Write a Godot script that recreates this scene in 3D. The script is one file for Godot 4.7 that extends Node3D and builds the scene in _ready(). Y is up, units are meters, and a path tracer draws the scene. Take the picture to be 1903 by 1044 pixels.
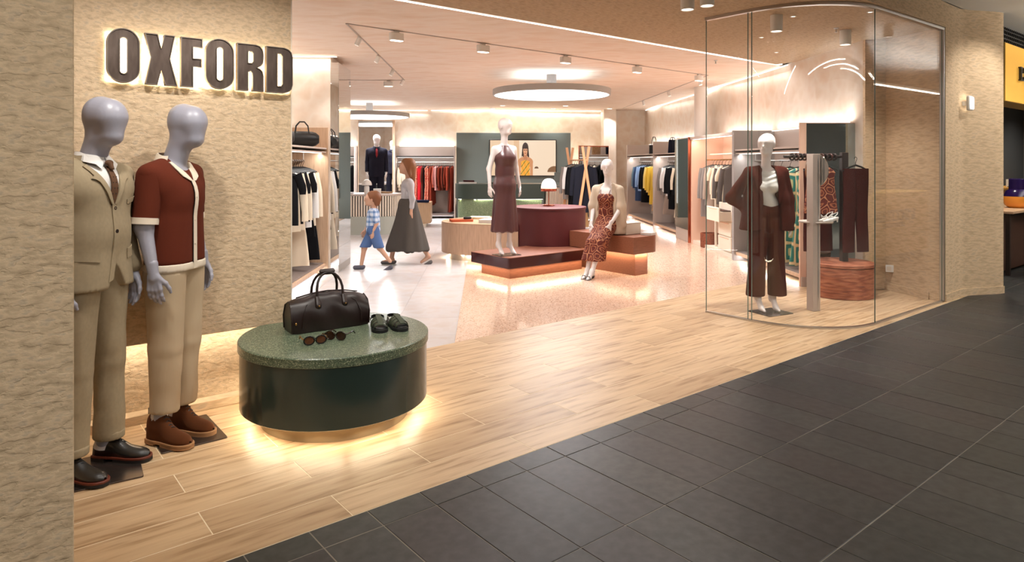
extends Node3D
# ---------------------------------------------------------------- light and exposure
const EXPOSURE := 1.0
const E_PENDANT := 17.0
const E_SLOT := 1.4
const E_WALLFOOT := 0.35
const E_MALL := 7.4
const E_COVE := 1.6
const E_TRACK := 3.9
const E_UNIT := 0.45
const E_SIGN := 0.36
const E_FOOT := 0.3

func _ready() -> void:
	var cam := Camera3D.new()
	cam.name = "camera"
	cam.projection = Camera3D.PROJECTION_FRUSTUM
	cam.near = 0.05
	cam.far = 80.0
	cam.size = 0.05 * 1044.0 / 1247.0
	cam.frustum_offset = Vector2(0, -0.05 * 220.0 / 1247.0)
	cam.position = Vector3(0, 1.55, 0)
	add_child(cam)
	cam.current = true
	var we := WorldEnvironment.new()
	we.name = "world_environment"
	var env := Environment.new()
	env.background_mode = Environment.BG_COLOR
	env.background_color = Color(0.12, 0.12, 0.12)
	env.tonemap_mode = Environment.TONE_MAPPER_LINEAR
	env.tonemap_exposure = EXPOSURE
	env.sdfgi_enabled = true
	env.ssao_enabled = true
	env.ssil_enabled = true
	we.environment = env
	add_child(we)
	var t0 := Time.get_ticks_msec()
	make_materials()
	make_floors()
	make_shell()
	make_window()
	make_lamps()
	make_sign()
	make_plinth()
	make_display()
	make_units()
	make_back()
	make_vitrine()
	make_neighbour()
	print("setting ", Time.get_ticks_msec() - t0)
	make_mannequins()
	make_people()
	print("figures ", Time.get_ticks_msec() - t0)
	make_garments()
	make_small()
	print("done ", Time.get_ticks_msec() - t0)

# ---------------------------------------------------------------- helpers
const CT := 0.77686   # the shopfront runs 39 degrees across the view
const SN := 0.62967
const TH := 0.68113
const PH := 0.042     # the sales floor inside is turned by 2.4 degrees

var M := {}
var taken := {}
var rng := RandomNumberGenerator.new()

func G(X: float, Z: float, y := 0.0) -> Vector3:          # shopfront grid -> world
	return Vector3(X * CT + Z * SN, y, -X * SN + Z * CT)

func I(a: float, b: float, y := 0.0) -> Vector3:          # sales floor grid (a to the right, b into the shop) -> world
	return Vector3(a * cos(PH) - b * sin(PH), y, -a * sin(PH) - b * cos(PH))

func numbered(called: String) -> String:
	if not taken.has(called):
		taken[called] = 0
		return called
	taken[called] += 1
	return "%s_%03d" % [called, taken[called]]

const ORD := ["first", "second", "third", "fourth", "fifth", "sixth", "seventh", "eighth", "ninth", "tenth", "eleventh", "twelfth", "thirteenth", "fourteenth", "fifteenth", "sixteenth", "seventeenth", "eighteenth", "nineteenth", "twentieth", "twenty-first", "twenty-second", "twenty-third", "twenty-fourth", "twenty-fifth", "twenty-sixth", "twenty-seventh", "twenty-eighth", "twenty-ninth", "thirtieth"]

class MB:
	var v := PackedVector3Array()
	var n := PackedVector3Array()
	var t := PackedVector2Array()
	var ix := PackedInt32Array()
	var xf := Transform3D()

	func pt(p: Vector3, nn: Vector3, uv := Vector2.ZERO) -> int:
		v.append(xf * p)
		n.append((xf.basis * nn).normalized())
		t.append(uv)
		return v.size() - 1

	func tri3(a: int, b: int, c: int) -> void:
		var g := (v[a] - v[c]).cross(v[a] - v[b])
		if g.dot(n[a] + n[b] + n[c]) < 0.0:
			ix.append(a); ix.append(c); ix.append(b)
		else:
			ix.append(a); ix.append(b); ix.append(c)

	func quad(a: Vector3, b: Vector3, c: Vector3, d: Vector3, nn: Vector3) -> void:
		var i := pt(a, nn, Vector2(0, 0)); pt(b, nn, Vector2(1, 0)); pt(c, nn, Vector2(1, 1)); pt(d, nn, Vector2(0, 1))
		tri3(i, i + 1, i + 2); tri3(i, i + 2, i + 3)

	func fan(a: Vector3, b: Vector3, c: Vector3, nn: Vector3) -> void:
		var i := pt(a, nn); pt(b, nn); pt(c, nn)
		tri3(i, i + 1, i + 2)

	func box(c: Vector3, size: Vector3, bev := 0.0, bs := Basis()) -> void:
		var h := size * 0.5
		var e := Vector3(h.x - bev, h.y - bev, h.z - bev)
		for ax in 3:
			var u := (ax + 1) % 3
			var w := (ax + 2) % 3
			for s in [-1.0, 1.0]:
				var nn := Vector3.ZERO; nn[ax] = s
				var P := []
				for q in [[-1, -1], [1, -1], [1, 1], [-1, 1]]:
					var p := Vector3.ZERO
					p[ax] = s * h[ax]; p[u] = q[0] * e[u]; p[w] = q[1] * e[w]
					P.append(c + bs * p)
				quad(P[0], P[1], P[2], P[3], bs * nn)
		if bev <= 0.0:
			return
		for ax in 3:                       # edges along ax
			var u := (ax + 1) % 3
			var w := (ax + 2) % 3
			for q in [[-1.0, -1.0], [1.0, -1.0], [1.0, 1.0], [-1.0, 1.0]]:
				var P := []
				for k in [[0, -1], [0, 1], [1, 1], [1, -1]]:
					var p := Vector3.ZERO
					p[ax] = k[1] * e[ax]
					p[u] = q[0] * (h[u] if k[0] == 0 else e[u])
					p[w] = q[1] * (e[w] if k[0] == 0 else h[w])
					P.append(c + bs * p)
				var nn := Vector3.ZERO; nn[u] = q[0]; nn[w] = q[1]
				quad(P[0], P[1], P[2], P[3], bs * nn.normalized())
		for sx in [-1.0, 1.0]:
			for sy in [-1.0, 1.0]:
				for sz in [-1.0, 1.0]:
					fan(c + bs * Vector3(sx * h.x, sy * e.y, sz * e.z), c + bs * Vector3(sx * e.x, sy * h.y, sz * e.z), c + bs * Vector3(sx * e.x, sy * e.y, sz * h.z), bs * Vector3(sx, sy, sz).normalized())

	# grid of points, smooth; wrapped round if closed; o is a point inside for the direction of the faces
	func grid(rows: Array, closed := true, hint := Vector3.ZERO, uvs := Vector2.ONE) -> void:
		var nr := rows.size()
		var nc: int = rows[0].size()
		var base := v.size()
		var cols := nc + 1 if closed else nc
		for r in nr:
			for c in cols:
				v.append(xf * (rows[r][c % nc] as Vector3))
				n.append(Vector3.ZERO)
				t.append(Vector2(uvs.x * c / float(cols - 1), uvs.y * r / float(maxi(1, nr - 1))))
		var vol := 0.0
		var tr := PackedInt32Array()
		var mid := Vector3.ZERO
		for i in range(base, v.size()):
			mid += v[i]
		mid /= float(v.size() - base)
		var hw := xf.basis * hint
		for r in nr - 1:
			for c in cols - 1:
				var a := base + r * cols + c
				var b := a + 1
				var d := a + cols
				var e := d + 1
				for q in [[a, b, e], [a, e, d]]:
					var g: Vector3 = (v[q[0]] - v[q[2]]).cross(v[q[0]] - v[q[1]])
					if hint != Vector3.ZERO:
						vol += g.dot(hw)
					else:
						vol += g.dot((v[q[0]] + v[q[1]] + v[q[2]]) / 3.0 - mid)
					tr.append(q[0]); tr.append(q[1]); tr.append(q[2])
					n[q[0]] += g; n[q[1]] += g; n[q[2]] += g
		if closed:
			for r in nr:
				var s := n[base + r * cols] + n[base + r * cols + cols - 1]
				n[base + r * cols] = s; n[base + r * cols + cols - 1] = s
		var sg := 1.0 if vol >= 0.0 else -1.0
		for i in range(base, v.size()):
			n[i] = (n[i] * sg).normalized() if n[i].length_squared() > 1e-20 else Vector3.UP
		for i in range(0, tr.size(), 3):
			ix.append(tr[i])
			ix.append(tr[i + 1] if sg > 0.0 else tr[i + 2])
			ix.append(tr[i + 2] if sg > 0.0 else tr[i + 1])

	func cap(ring: Array, nn: Vector3) -> void:
		var c := Vector3.ZERO
		for p in ring:
			c += p
		c /= ring.size()
		var i0 := pt(c, nn)
		for p in ring:
			pt(p, nn)
		for k in ring.size():
			tri3(i0, i0 + 1 + k, i0 + 1 + (k + 1) % ring.size())

	func loft(rings: Array, c0 := true, c1 := true) -> void:
		grid(rings, true)
		if c0:
			cap(rings[0], _out(rings[0], rings[1]))
		if c1:
			cap(rings[-1], _out(rings[-1], rings[-2]))

	func _out(r: Array, s: Array) -> Vector3:
		var a := Vector3.ZERO
		var b := Vector3.ZERO
		for i in r.size():
			a += r[i]; b += s[i]
		return (a - b).normalized() if (a - b).length() > 1e-9 else Vector3.UP

	func tube(path: Array, rad, sides := 8, caps := true, flat := 1.0) -> void:
		var rows := []
		var up := Vector3.UP
		var d0: Vector3 = (path[1] - path[0]).normalized()
		if absf(d0.dot(up)) > 0.9:
			up = Vector3.FORWARD
		var side := d0.cross(up).normalized()
		for i in path.size():
			var d: Vector3
			if i == 0: d = path[1] - path[0]
			elif i == path.size() - 1: d = path[i] - path[i - 1]
			else: d = path[i + 1] - path[i - 1]
			d = d.normalized()
			side = (side - d * side.dot(d)).normalized()
			var oth := d.cross(side)
			var r: float = rad[i] if rad is Array else rad
			var row := []
			for k in sides:
				var a := TAU * k / sides
				row.append(path[i] + side * cos(a) * r + oth * sin(a) * r * flat)
			rows.append(row)
		loft(rows, caps, caps)

	func lathe(prof: Array, seg := 32, ctr := Vector3.ZERO) -> void:
		var ns := prof.size() - 1
		var sn := []
		for i in ns:
			var d: Vector2 = prof[i + 1] - prof[i]
			sn.append(Vector2(d.y, -d.x).normalized())
		for i in ns:
			var n0: Vector2 = sn[i]
			var n1: Vector2 = sn[i]
			if i > 0 and sn[i - 1].dot(sn[i]) > 0.75: n0 = (sn[i] + sn[i - 1]).normalized()
			if i < ns - 1 and sn[i + 1].dot(sn[i]) > 0.75: n1 = (sn[i] + sn[i + 1]).normalized()
			if prof[i].distance_to(prof[i + 1]) < 1e-7: continue
			var base := v.size()
			for k in seg + 1:
				var a := TAU * k / seg
				var cs := cos(a)
				var si := sin(a)
				pt(ctr + Vector3(prof[i].x * cs, prof[i].y, prof[i].x * si), Vector3(n0.x * cs, n0.y, n0.x * si), Vector2(k / float(seg), 0))
				pt(ctr + Vector3(prof[i + 1].x * cs, prof[i + 1].y, prof[i + 1].x * si), Vector3(n1.x * cs, n1.y, n1.x * si), Vector2(k / float(seg), 1))
			for k in seg:
				var q := base + k * 2
				tri3(q, q + 2, q + 3); tri3(q, q + 3, q + 1)

	# vertical prism of a plan (x, z), with a bevel at the top (bt) and bottom (bb)
	func prism(poly: PackedVector2Array, y0: float, y1: float, bt := 0.0, bb := 0.0, bottom := true) -> void:
		var np := poly.size()
		var area := 0.0
		for i in np:
			area += poly[i].cross(poly[(i + 1) % np])
		var sg := 1.0 if area > 0.0 else -1.0
		var en := []
		for i in np:
			var d := (poly[(i + 1) % np] - poly[i]).normalized()
			en.append(Vector2(d.y, -d.x) * sg)
		var vm := []       # mitred inward offset
		for i in np:
			var m: Vector2 = en[i] + en[(i + np - 1) % np]
			vm.append(-m / maxf(0.3, 0.5 * m.length_squared()) )
		var lv := []       # [offset, y]
		lv.append([bb, y0])
		if bb > 0.0: lv.append([0.0, y0 + bb])
		if bt > 0.0: lv.append([0.0, y1 - bt])
		lv.append([bt, y1])
		for l in lv.size() - 1:
			var ny := 0.0
			if lv[l][0] > lv[l + 1][0]: ny = -1.0
			elif lv[l][0] < lv[l + 1][0]: ny = 1.0
			for i in np:
				var j := (i + 1) % np
				var na: Vector2 = en[i]
				var nb: Vector2 = en[i]
				if en[(i + np - 1) % np].dot(en[i]) > 0.8: na = (en[i] + en[(i + np - 1) % np]).normalized()
				if en[j].dot(en[i]) > 0.8: nb = (en[i] + en[j]).normalized()
				var p0: Vector2 = poly[i] + vm[i] * lv[l][0]
				var p1: Vector2 = poly[j] + vm[j] * lv[l][0]
				var p2: Vector2 = poly[j] + vm[j] * lv[l + 1][0]
				var p3: Vector2 = poly[i] + vm[i] * lv[l + 1][0]
				var k := pt(Vector3(p0.x, lv[l][1], p0.y), Vector3(na.x, ny, na.y).normalized())
				pt(Vector3(p1.x, lv[l][1], p1.y), Vector3(nb.x, ny, nb.y).normalized())
				pt(Vector3(p2.x, lv[l + 1][1], p2.y), Vector3(nb.x, ny, nb.y).normalized())
				pt(Vector3(p3.x, lv[l + 1][1], p3.y), Vector3(na.x, ny, na.y).normalized())
				tri3(k, k + 1, k + 2); tri3(k, k + 2, k + 3)
		var tp := PackedVector2Array()
		var bp := PackedVector2Array()
		for i in np:
			tp.append(poly[i] + vm[i] * bt); bp.append(poly[i] + vm[i] * bb)
		flat_poly(tp, y1, 1.0)
		if bottom: flat_poly(bp, y0, -1.0)

	func flat_poly(poly: PackedVector2Array, y: float, s: float) -> void:
		var tr := Geometry2D.triangulate_polygon(poly)
		var b := v.size()
		for p in poly:
			pt(Vector3(p.x, y, p.y), Vector3(0, s, 0), p)
		for i in range(0, tr.size(), 3):
			tri3(b + tr[i], b + tr[i + 1], b + tr[i + 2])

	# a cloth or leather sheet: rows of points, given thickness along nrm
	func sheet(rows: Array, nrm: Vector3, th: float) -> void:
		var back := []
		for r in rows:
			var q := []
			for p in r: q.append(p - nrm * th)
			back.append(q)
		grid(rows, false, nrm)
		grid(back, false, -nrm)
		var nr := rows.size()
		var nc: int = rows[0].size()
		var loop := []
		for c in nc: loop.append([rows[0][c], back[0][c]])
		for r in range(1, nr): loop.append([rows[r][nc - 1], back[r][nc - 1]])
		for c in range(nc - 2, -1, -1): loop.append([rows[nr - 1][c], back[nr - 1][c]])
		for r in range(nr - 2, 0, -1): loop.append([rows[r][0], back[r][0]])
		var mid := Vector3.ZERO
		for l in loop: mid += l[0]
		mid /= loop.size()
		for i in loop.size():
			var a: Array = loop[i]
			var b: Array = loop[(i + 1) % loop.size()]
			var e: Vector3 = (b[0] - a[0]).cross(nrm)
			if e.length() < 1e-9: continue
			if e.dot((a[0] + b[0]) * 0.5 - mid) < 0.0: e = -e
			quad(a[0], b[0], b[1], a[1], e.normalized())

	func mesh() -> ArrayMesh:
		var arr := []
		arr.resize(Mesh.ARRAY_MAX)
		arr[Mesh.ARRAY_VERTEX] = v
		arr[Mesh.ARRAY_NORMAL] = n
		arr[Mesh.ARRAY_TEX_UV] = t
		arr[Mesh.ARRAY_INDEX] = ix
		var m := ArrayMesh.new()
		m.add_surface_from_arrays(Mesh.PRIMITIVE_TRIANGLES, arr)
		return m

	# smooth body: bones [a, b, ra, rb, squash] joined with a smooth minimum k, cut by planes (kept below them) and by carves
	func blob(bones: Array, h: float, k: float, cuts := [], carves := [], disp = null, grow := 0.0) -> void:
		var lo := Vector3.INF
		var hi := -Vector3.INF
		for b in bones:
			var sq: Vector3 = b[4] if b.size() > 4 else Vector3.ONE
			var r := maxf(b[2], b[3]) + grow
			var e := Vector3(r / sq.x, r / sq.y, r / sq.z)
			lo = lo.min(b[0].min(b[1]) - e); hi = hi.max(b[0].max(b[1]) + e)
		for c in cuts:                       # cheap trim of the box by level cuts
			if c.normal.y > 0.99: hi.y = minf(hi.y, c.d / c.normal.y)
			if c.normal.y < -0.99: lo.y = maxf(lo.y, -c.d)
		var pad := 3.0 * h
		lo -= Vector3.ONE * pad; hi += Vector3.ONE * pad
		var nx := int((hi.x - lo.x) / h) + 2
		var ny := int((hi.y - lo.y) / h) + 2
		var nz := int((hi.z - lo.z) / h) + 2
		var f := PackedFloat32Array()
		f.resize(nx * ny * nz)
		f.fill(9.0)
		for b in bones:
			var sq: Vector3 = b[4] if b.size() > 4 else Vector3.ONE
			var ra: float = b[2] + grow
			var rb: float = b[3] + grow
			var rm := maxf(ra, rb) + k + 2.0 * h
			var e := Vector3(rm / sq.x, rm / sq.y, rm / sq.z)
			var A: Vector3 = b[0]
			var B: Vector3 = b[1]
			var i0 := maxi(0, int((minf(A.x, B.x) - e.x - lo.x) / h))
			var i1 := mini(nx - 1, int((maxf(A.x, B.x) + e.x - lo.x) / h) + 1)
			var j0 := maxi(0, int((minf(A.y, B.y) - e.y - lo.y) / h))
			var j1 := mini(ny - 1, int((maxf(A.y, B.y) + e.y - lo.y) / h) + 1)
			var k0 := maxi(0, int((minf(A.z, B.z) - e.z - lo.z) / h))
			var k1 := mini(nz - 1, int((maxf(A.z, B.z) + e.z - lo.z) / h) + 1)
			var ab := (B - A) * sq
			var il := 1.0 / maxf(1e-9, ab.length_squared())
			var dr := rb - ra
			for kk in range(k0, k1 + 1):
				for jj in range(j0, j1 + 1):
					var p := (Vector3(lo.x + i0 * h, lo.y + jj * h, lo.z + kk * h) - A) * sq
					var st := h * sq.x
					var c := i0 + nx * (jj + ny * kk)
					for ii in range(i0, i1 + 1):
						var tt := clampf(p.dot(ab) * il, 0.0, 1.0)
						var d := (p - ab * tt).length() - ra - dr * tt
						var o := f[c]
						var w := k - absf(d - o)
						f[c] = minf(d, o) - (w * w / (4.0 * k) if w > 0.0 else 0.0)
						p.x += st
						c += 1
		if cuts.size() or carves.size():
			var c := 0
			for kk in nz:
				for jj in ny:
					for ii in nx:
						var o := f[c]
						if o < 8.0 and o > -0.2:
							var p := Vector3(lo.x + ii * h, lo.y + jj * h, lo.z + kk * h)
							for pl in cuts:
								o = maxf(o, pl.distance_to(p))
							for b in carves:
								var sq: Vector3 = b[4] if b.size() > 4 else Vector3.ONE
								var ab: Vector3 = (b[1] - b[0]) * sq
								var q: Vector3 = (p - b[0]) * sq
								var tt := clampf(q.dot(ab) / maxf(1e-9, ab.length_squared()), 0.0, 1.0)
								o = maxf(o, b[2] + (b[3] - b[2]) * tt - (q - ab * tt).length())
							f[c] = o
						c += 1
		var vi := PackedInt32Array()
		vi.resize(nx * ny * nz)
		vi.fill(-1)
		var base := v.size()
		var of := [0, 1, nx, nx + 1, nx * ny, nx * ny + 1, nx * ny + nx, nx * ny + nx + 1]
		var cellv := []
		var far := 4.5 * h
		for kk in range(0, nz - 1):
			for jj in range(0, ny - 1):
				var c := nx * (jj + ny * kk) - 1
				for ii in range(0, nx - 1):
					c += 1
					var f0 := f[c]
					if f0 > far or f0 < -far: continue
					var f1 := f[c + 1]
					var f2 := f[c + nx]
					var f3 := f[c + nx + 1]
					var f4 := f[c + of[4]]
					var f5 := f[c + of[5]]
					var f6 := f[c + of[6]]
					var f7 := f[c + of[7]]
					if f0 < 0.0:
						if f1 < 0.0 and f2 < 0.0 and f3 < 0.0 and f4 < 0.0 and f5 < 0.0 and f6 < 0.0 and f7 < 0.0: continue
					elif f1 >= 0.0 and f2 >= 0.0 and f3 >= 0.0 and f4 >= 0.0 and f5 >= 0.0 and f6 >= 0.0 and f7 >= 0.0: continue
					var s := Vector3.ZERO
					var m := 0
					if (f0 < 0.0) != (f1 < 0.0): s += Vector3(f0 / (f0 - f1), 0, 0); m += 1
					if (f2 < 0.0) != (f3 < 0.0): s += Vector3(f2 / (f2 - f3), 1, 0); m += 1
					if (f4 < 0.0) != (f5 < 0.0): s += Vector3(f4 / (f4 - f5), 0, 1); m += 1
					if (f6 < 0.0) != (f7 < 0.0): s += Vector3(f6 / (f6 - f7), 1, 1); m += 1
					if (f0 < 0.0) != (f2 < 0.0): s += Vector3(0, f0 / (f0 - f2), 0); m += 1
					if (f1 < 0.0) != (f3 < 0.0): s += Vector3(1, f1 / (f1 - f3), 0); m += 1
					if (f4 < 0.0) != (f6 < 0.0): s += Vector3(0, f4 / (f4 - f6), 1); m += 1
					if (f5 < 0.0) != (f7 < 0.0): s += Vector3(1, f5 / (f5 - f7), 1); m += 1
					if (f0 < 0.0) != (f4 < 0.0): s += Vector3(0, 0, f0 / (f0 - f4)); m += 1
					if (f1 < 0.0) != (f5 < 0.0): s += Vector3(1, 0, f1 / (f1 - f5)); m += 1
					if (f2 < 0.0) != (f6 < 0.0): s += Vector3(0, 1, f2 / (f2 - f6)); m += 1
					if (f3 < 0.0) != (f7 < 0.0): s += Vector3(1, 1, f3 / (f3 - f7)); m += 1
					var p := lo + (Vector3(ii, jj, kk) + s / m) * h
					if disp != null:
						p += disp.call(p, Vector3(f1 + f3 + f5 + f7 - f0 - f2 - f4 - f6, f2 + f3 + f6 + f7 - f0 - f1 - f4 - f5, f4 + f5 + f6 + f7 - f0 - f1 - f2 - f3).normalized())
					vi[c] = v.size()
					v.append(xf * p)
					n.append(Vector3.ZERO)
					t.append(Vector2.ZERO)
					cellv.append(c)
		var sx := 1
		var sy := nx
		var sz := nx * ny
		for c in cellv:
			var inside := f[c] < 0.0
			for ax in 3:
				var d := sx if ax == 0 else (sy if ax == 1 else sz)
				if (f[c + d] < 0.0) == inside: continue
				var e1 := sy if ax == 0 else (sz if ax == 1 else sx)
				var e2 := sz if ax == 0 else (sx if ax == 1 else sy)
				if c - e1 - e2 < 0: continue
				var q0 := vi[c]
				var q1 := vi[c - e1]
				var q2 := vi[c - e1 - e2]
				var q3 := vi[c - e2]
				if q1 < 0 or q2 < 0 or q3 < 0: continue
				if inside:
					var tmp := q1; q1 = q3; q3 = tmp
				for q in [[q0, q1, q2], [q0, q2, q3]]:
					var g: Vector3 = (v[q[0]] - v[q[2]]).cross(v[q[0]] - v[q[1]])
					ix.append(q[0]); ix.append(q[1]); ix.append(q[2])
					n[q[0]] += g; n[q[1]] += g; n[q[2]] += g
		for i in range(base, v.size()):
			n[i] = n[i].normalized() if n[i].length_squared() > 1e-20 else Vector3.UP

func obj(called: String, mb, m: Material, parent: Node = null) -> MeshInstance3D:
	var o := MeshInstance3D.new()
	o.mesh = mb.mesh() if mb is MB else mb
	o.material_override = m
	if parent == null:
		o.name = numbered(called)
		add_child(o)
	else:
		o.name = called
		parent.add_child(o, true)
	return o

func tag(o: Node, label: String, category: String, group := "") -> Node:
	o.set_meta("label", label)
	o.set_meta("category", category)
	if group: o.set_meta("group", group)
	return o

func thing(called: String, label: String, category: String, at := Vector3.ZERO, turn := 0.0, group := "") -> Node3D:
	var o := Node3D.new()
	o.name = numbered(called)
	add_child(o)
	o.position = at
	o.rotation.y = turn
	return tag(o, label, category, group)

func struct(called: String, mb, m: Material, at := Vector3.ZERO, turn := 0.0) -> MeshInstance3D:
	var o := obj(called, mb, m)
	o.position = at
	o.rotation.y = turn
	o.set_meta("kind", "structure")
	return o

func frame(called: String, at := Vector3.ZERO, turn := 0.0) -> Node3D:
	var o := Node3D.new()
	o.name = numbered(called)
	add_child(o)
	o.position = at
	o.rotation.y = turn
	o.set_meta("kind", "structure")
	return o

func bx(c: Vector3, s: Vector3, bev := 0.0) -> MB:
	var b := MB.new()
	b.box(c, s, bev)
	return b

func arc(c: Vector2, r: float, a0: float, a1: float, seg: int) -> PackedVector2Array:
	var p := PackedVector2Array()
	for i in seg + 1:
		var a := deg_to_rad(lerpf(a0, a1, i / float(seg)))
		p.append(c + Vector2(cos(a), sin(a)) * r)
	return p

func rrect(w: float, h: float, r: float, seg := 5) -> PackedVector2Array:
	var p := PackedVector2Array()
	p.append_array(arc(Vector2(w - r, h - r), r, 0, 90, seg))
	p.append_array(arc(Vector2(-w + r, h - r), r, 90, 180, seg))
	p.append_array(arc(Vector2(-w + r, -h + r), r, 180, 270, seg))
	p.append_array(arc(Vector2(w - r, -h + r), r, 270, 360, seg))
	return p

# lamp: a rectangle of light at a point, shining along dir
func area(at: Vector3, dir: Vector3, along: Vector3, size: Vector2, energy: float, col := Color(1, 0.985, 0.965), parent: Node = null) -> void:
	var l := AreaLight3D.new()
	l.name = "area_light"
	l.area_size = size
	l.light_energy = energy
	l.light_color = col
	l.shadow_enabled = true
	l.area_range = 30.0
	l.area_attenuation = 2.0
	var zz := -dir.normalized()
	var xx := (along - zz * along.dot(zz)).normalized()
	l.transform = Transform3D(Basis(xx, zz.cross(xx), zz), at)
	(parent if parent else self).add_child(l, true)

func spot(at: Vector3, to: Vector3, energy: float, angle := 35.0, col := Color(1, 0.985, 0.965), size := 0.03, parent: Node = null) -> void:
	var l := SpotLight3D.new()
	l.name = "spot_light"
	l.light_energy = energy
	l.light_color = col
	l.light_size = size
	l.spot_angle = angle
	l.spot_angle_attenuation = 0.8
	l.spot_range = 30.0
	l.spot_attenuation = 2.0
	l.shadow_enabled = true
	var zz := (at - to).normalized()
	var xx := Vector3.UP.cross(zz)
	if xx.length() < 0.01: xx = Vector3.RIGHT
	xx = xx.normalized()
	l.transform = Transform3D(Basis(xx, zz.cross(xx), zz), at)
	(parent if parent else self).add_child(l, true)
# ---------------------------------------------------------------- materials
func mat(c: Color, rough := 0.6, metal := 0.0) -> StandardMaterial3D:
	var m := StandardMaterial3D.new()
	m.albedo_color = c
	m.roughness = rough
	m.metallic = metal
	return m

func noise_tex(sd: int, freq: float, ramp: Array, type := FastNoiseLite.TYPE_SIMPLEX_SMOOTH, oct := 4, size := 512, warp := 0.0) -> NoiseTexture2D:
	var f := FastNoiseLite.new()
	f.seed = sd
	f.noise_type = type
	f.frequency = freq
	f.fractal_octaves = oct
	if type == FastNoiseLite.TYPE_CELLULAR:
		f.fractal_type = FastNoiseLite.FRACTAL_NONE
	if warp > 0.0:
		f.domain_warp_enabled = true
		f.domain_warp_amplitude = warp
		f.domain_warp_frequency = freq * 1.5
	var t := NoiseTexture2D.new()
	t.width = size
	t.height = size
	t.seamless = true
	t.noise = f
	if ramp.size():
		var g := Gradient.new()
		var of := PackedFloat32Array()
		var cs := PackedColorArray()
		for r in ramp:
			of.append(r[0])
			cs.append(r[1] if r[1] is Color else Color(r[1], r[1], r[1]))
		g.offsets = of
		g.colors = cs
		t.color_ramp = g
	return t

func tri(m: StandardMaterial3D, sc: Vector3, off := Vector3.ZERO) -> StandardMaterial3D:
	m.uv1_triplanar = true
	m.uv1_scale = sc
	m.uv1_offset = off
	m.uv1_triplanar_sharpness = 4.0
	return m

func tex(m: StandardMaterial3D, t: Texture2D, sc: Vector3, off := Vector3.ZERO) -> StandardMaterial3D:
	m.albedo_texture = t
	return tri(m, sc, off)

func relief(m: StandardMaterial3D, t: Texture2D, cm: float) -> StandardMaterial3D:
	m.heightmap_enabled = true
	m.heightmap_texture = t
	m.heightmap_scale = cm
	return m

func cloth(c: Color, rim := 0.12) -> StandardMaterial3D:
	var m := mat(c, 0.92)
	m.metallic_specular = 0.25
	m.rim_enabled = true
	m.rim = rim
	m.rim_tint = 0.7
	return m

func glow(c: Color, e: float) -> StandardMaterial3D:
	var m := mat(c, 0.8)
	m.emission_enabled = true
	m.emission = c
	m.emission_energy_multiplier = e
	return m

# chips of stone scattered on a ground colour
func terrazzo(sd: int, size: int, ground: Color, chips: Array, count: int, rmax: int) -> ImageTexture:
	var im := Image.create(size, size, false, Image.FORMAT_RGB8)
	im.fill(ground)
	rng.seed = sd
	for i in count:
		var c: Color = chips[rng.randi() % chips.size()]
		c = c.lightened(rng.randf() * 0.12).darkened(rng.randf() * 0.12)
		var r := 1 + int(pow(rng.randf(), 2.2) * rmax)
		var x := rng.randi() % size
		var y := rng.randi() % size
		for dy in range(-r, r + 1):
			for dx in range(-r, r + 1):
				if dx * dx + dy * dy * (1.0 + rng.randf() * 0.5) <= r * r:
					im.set_pixel(posmod(x + dx, size), posmod(y + dy, size), c)
	return ImageTexture.create_from_image(im)

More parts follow.
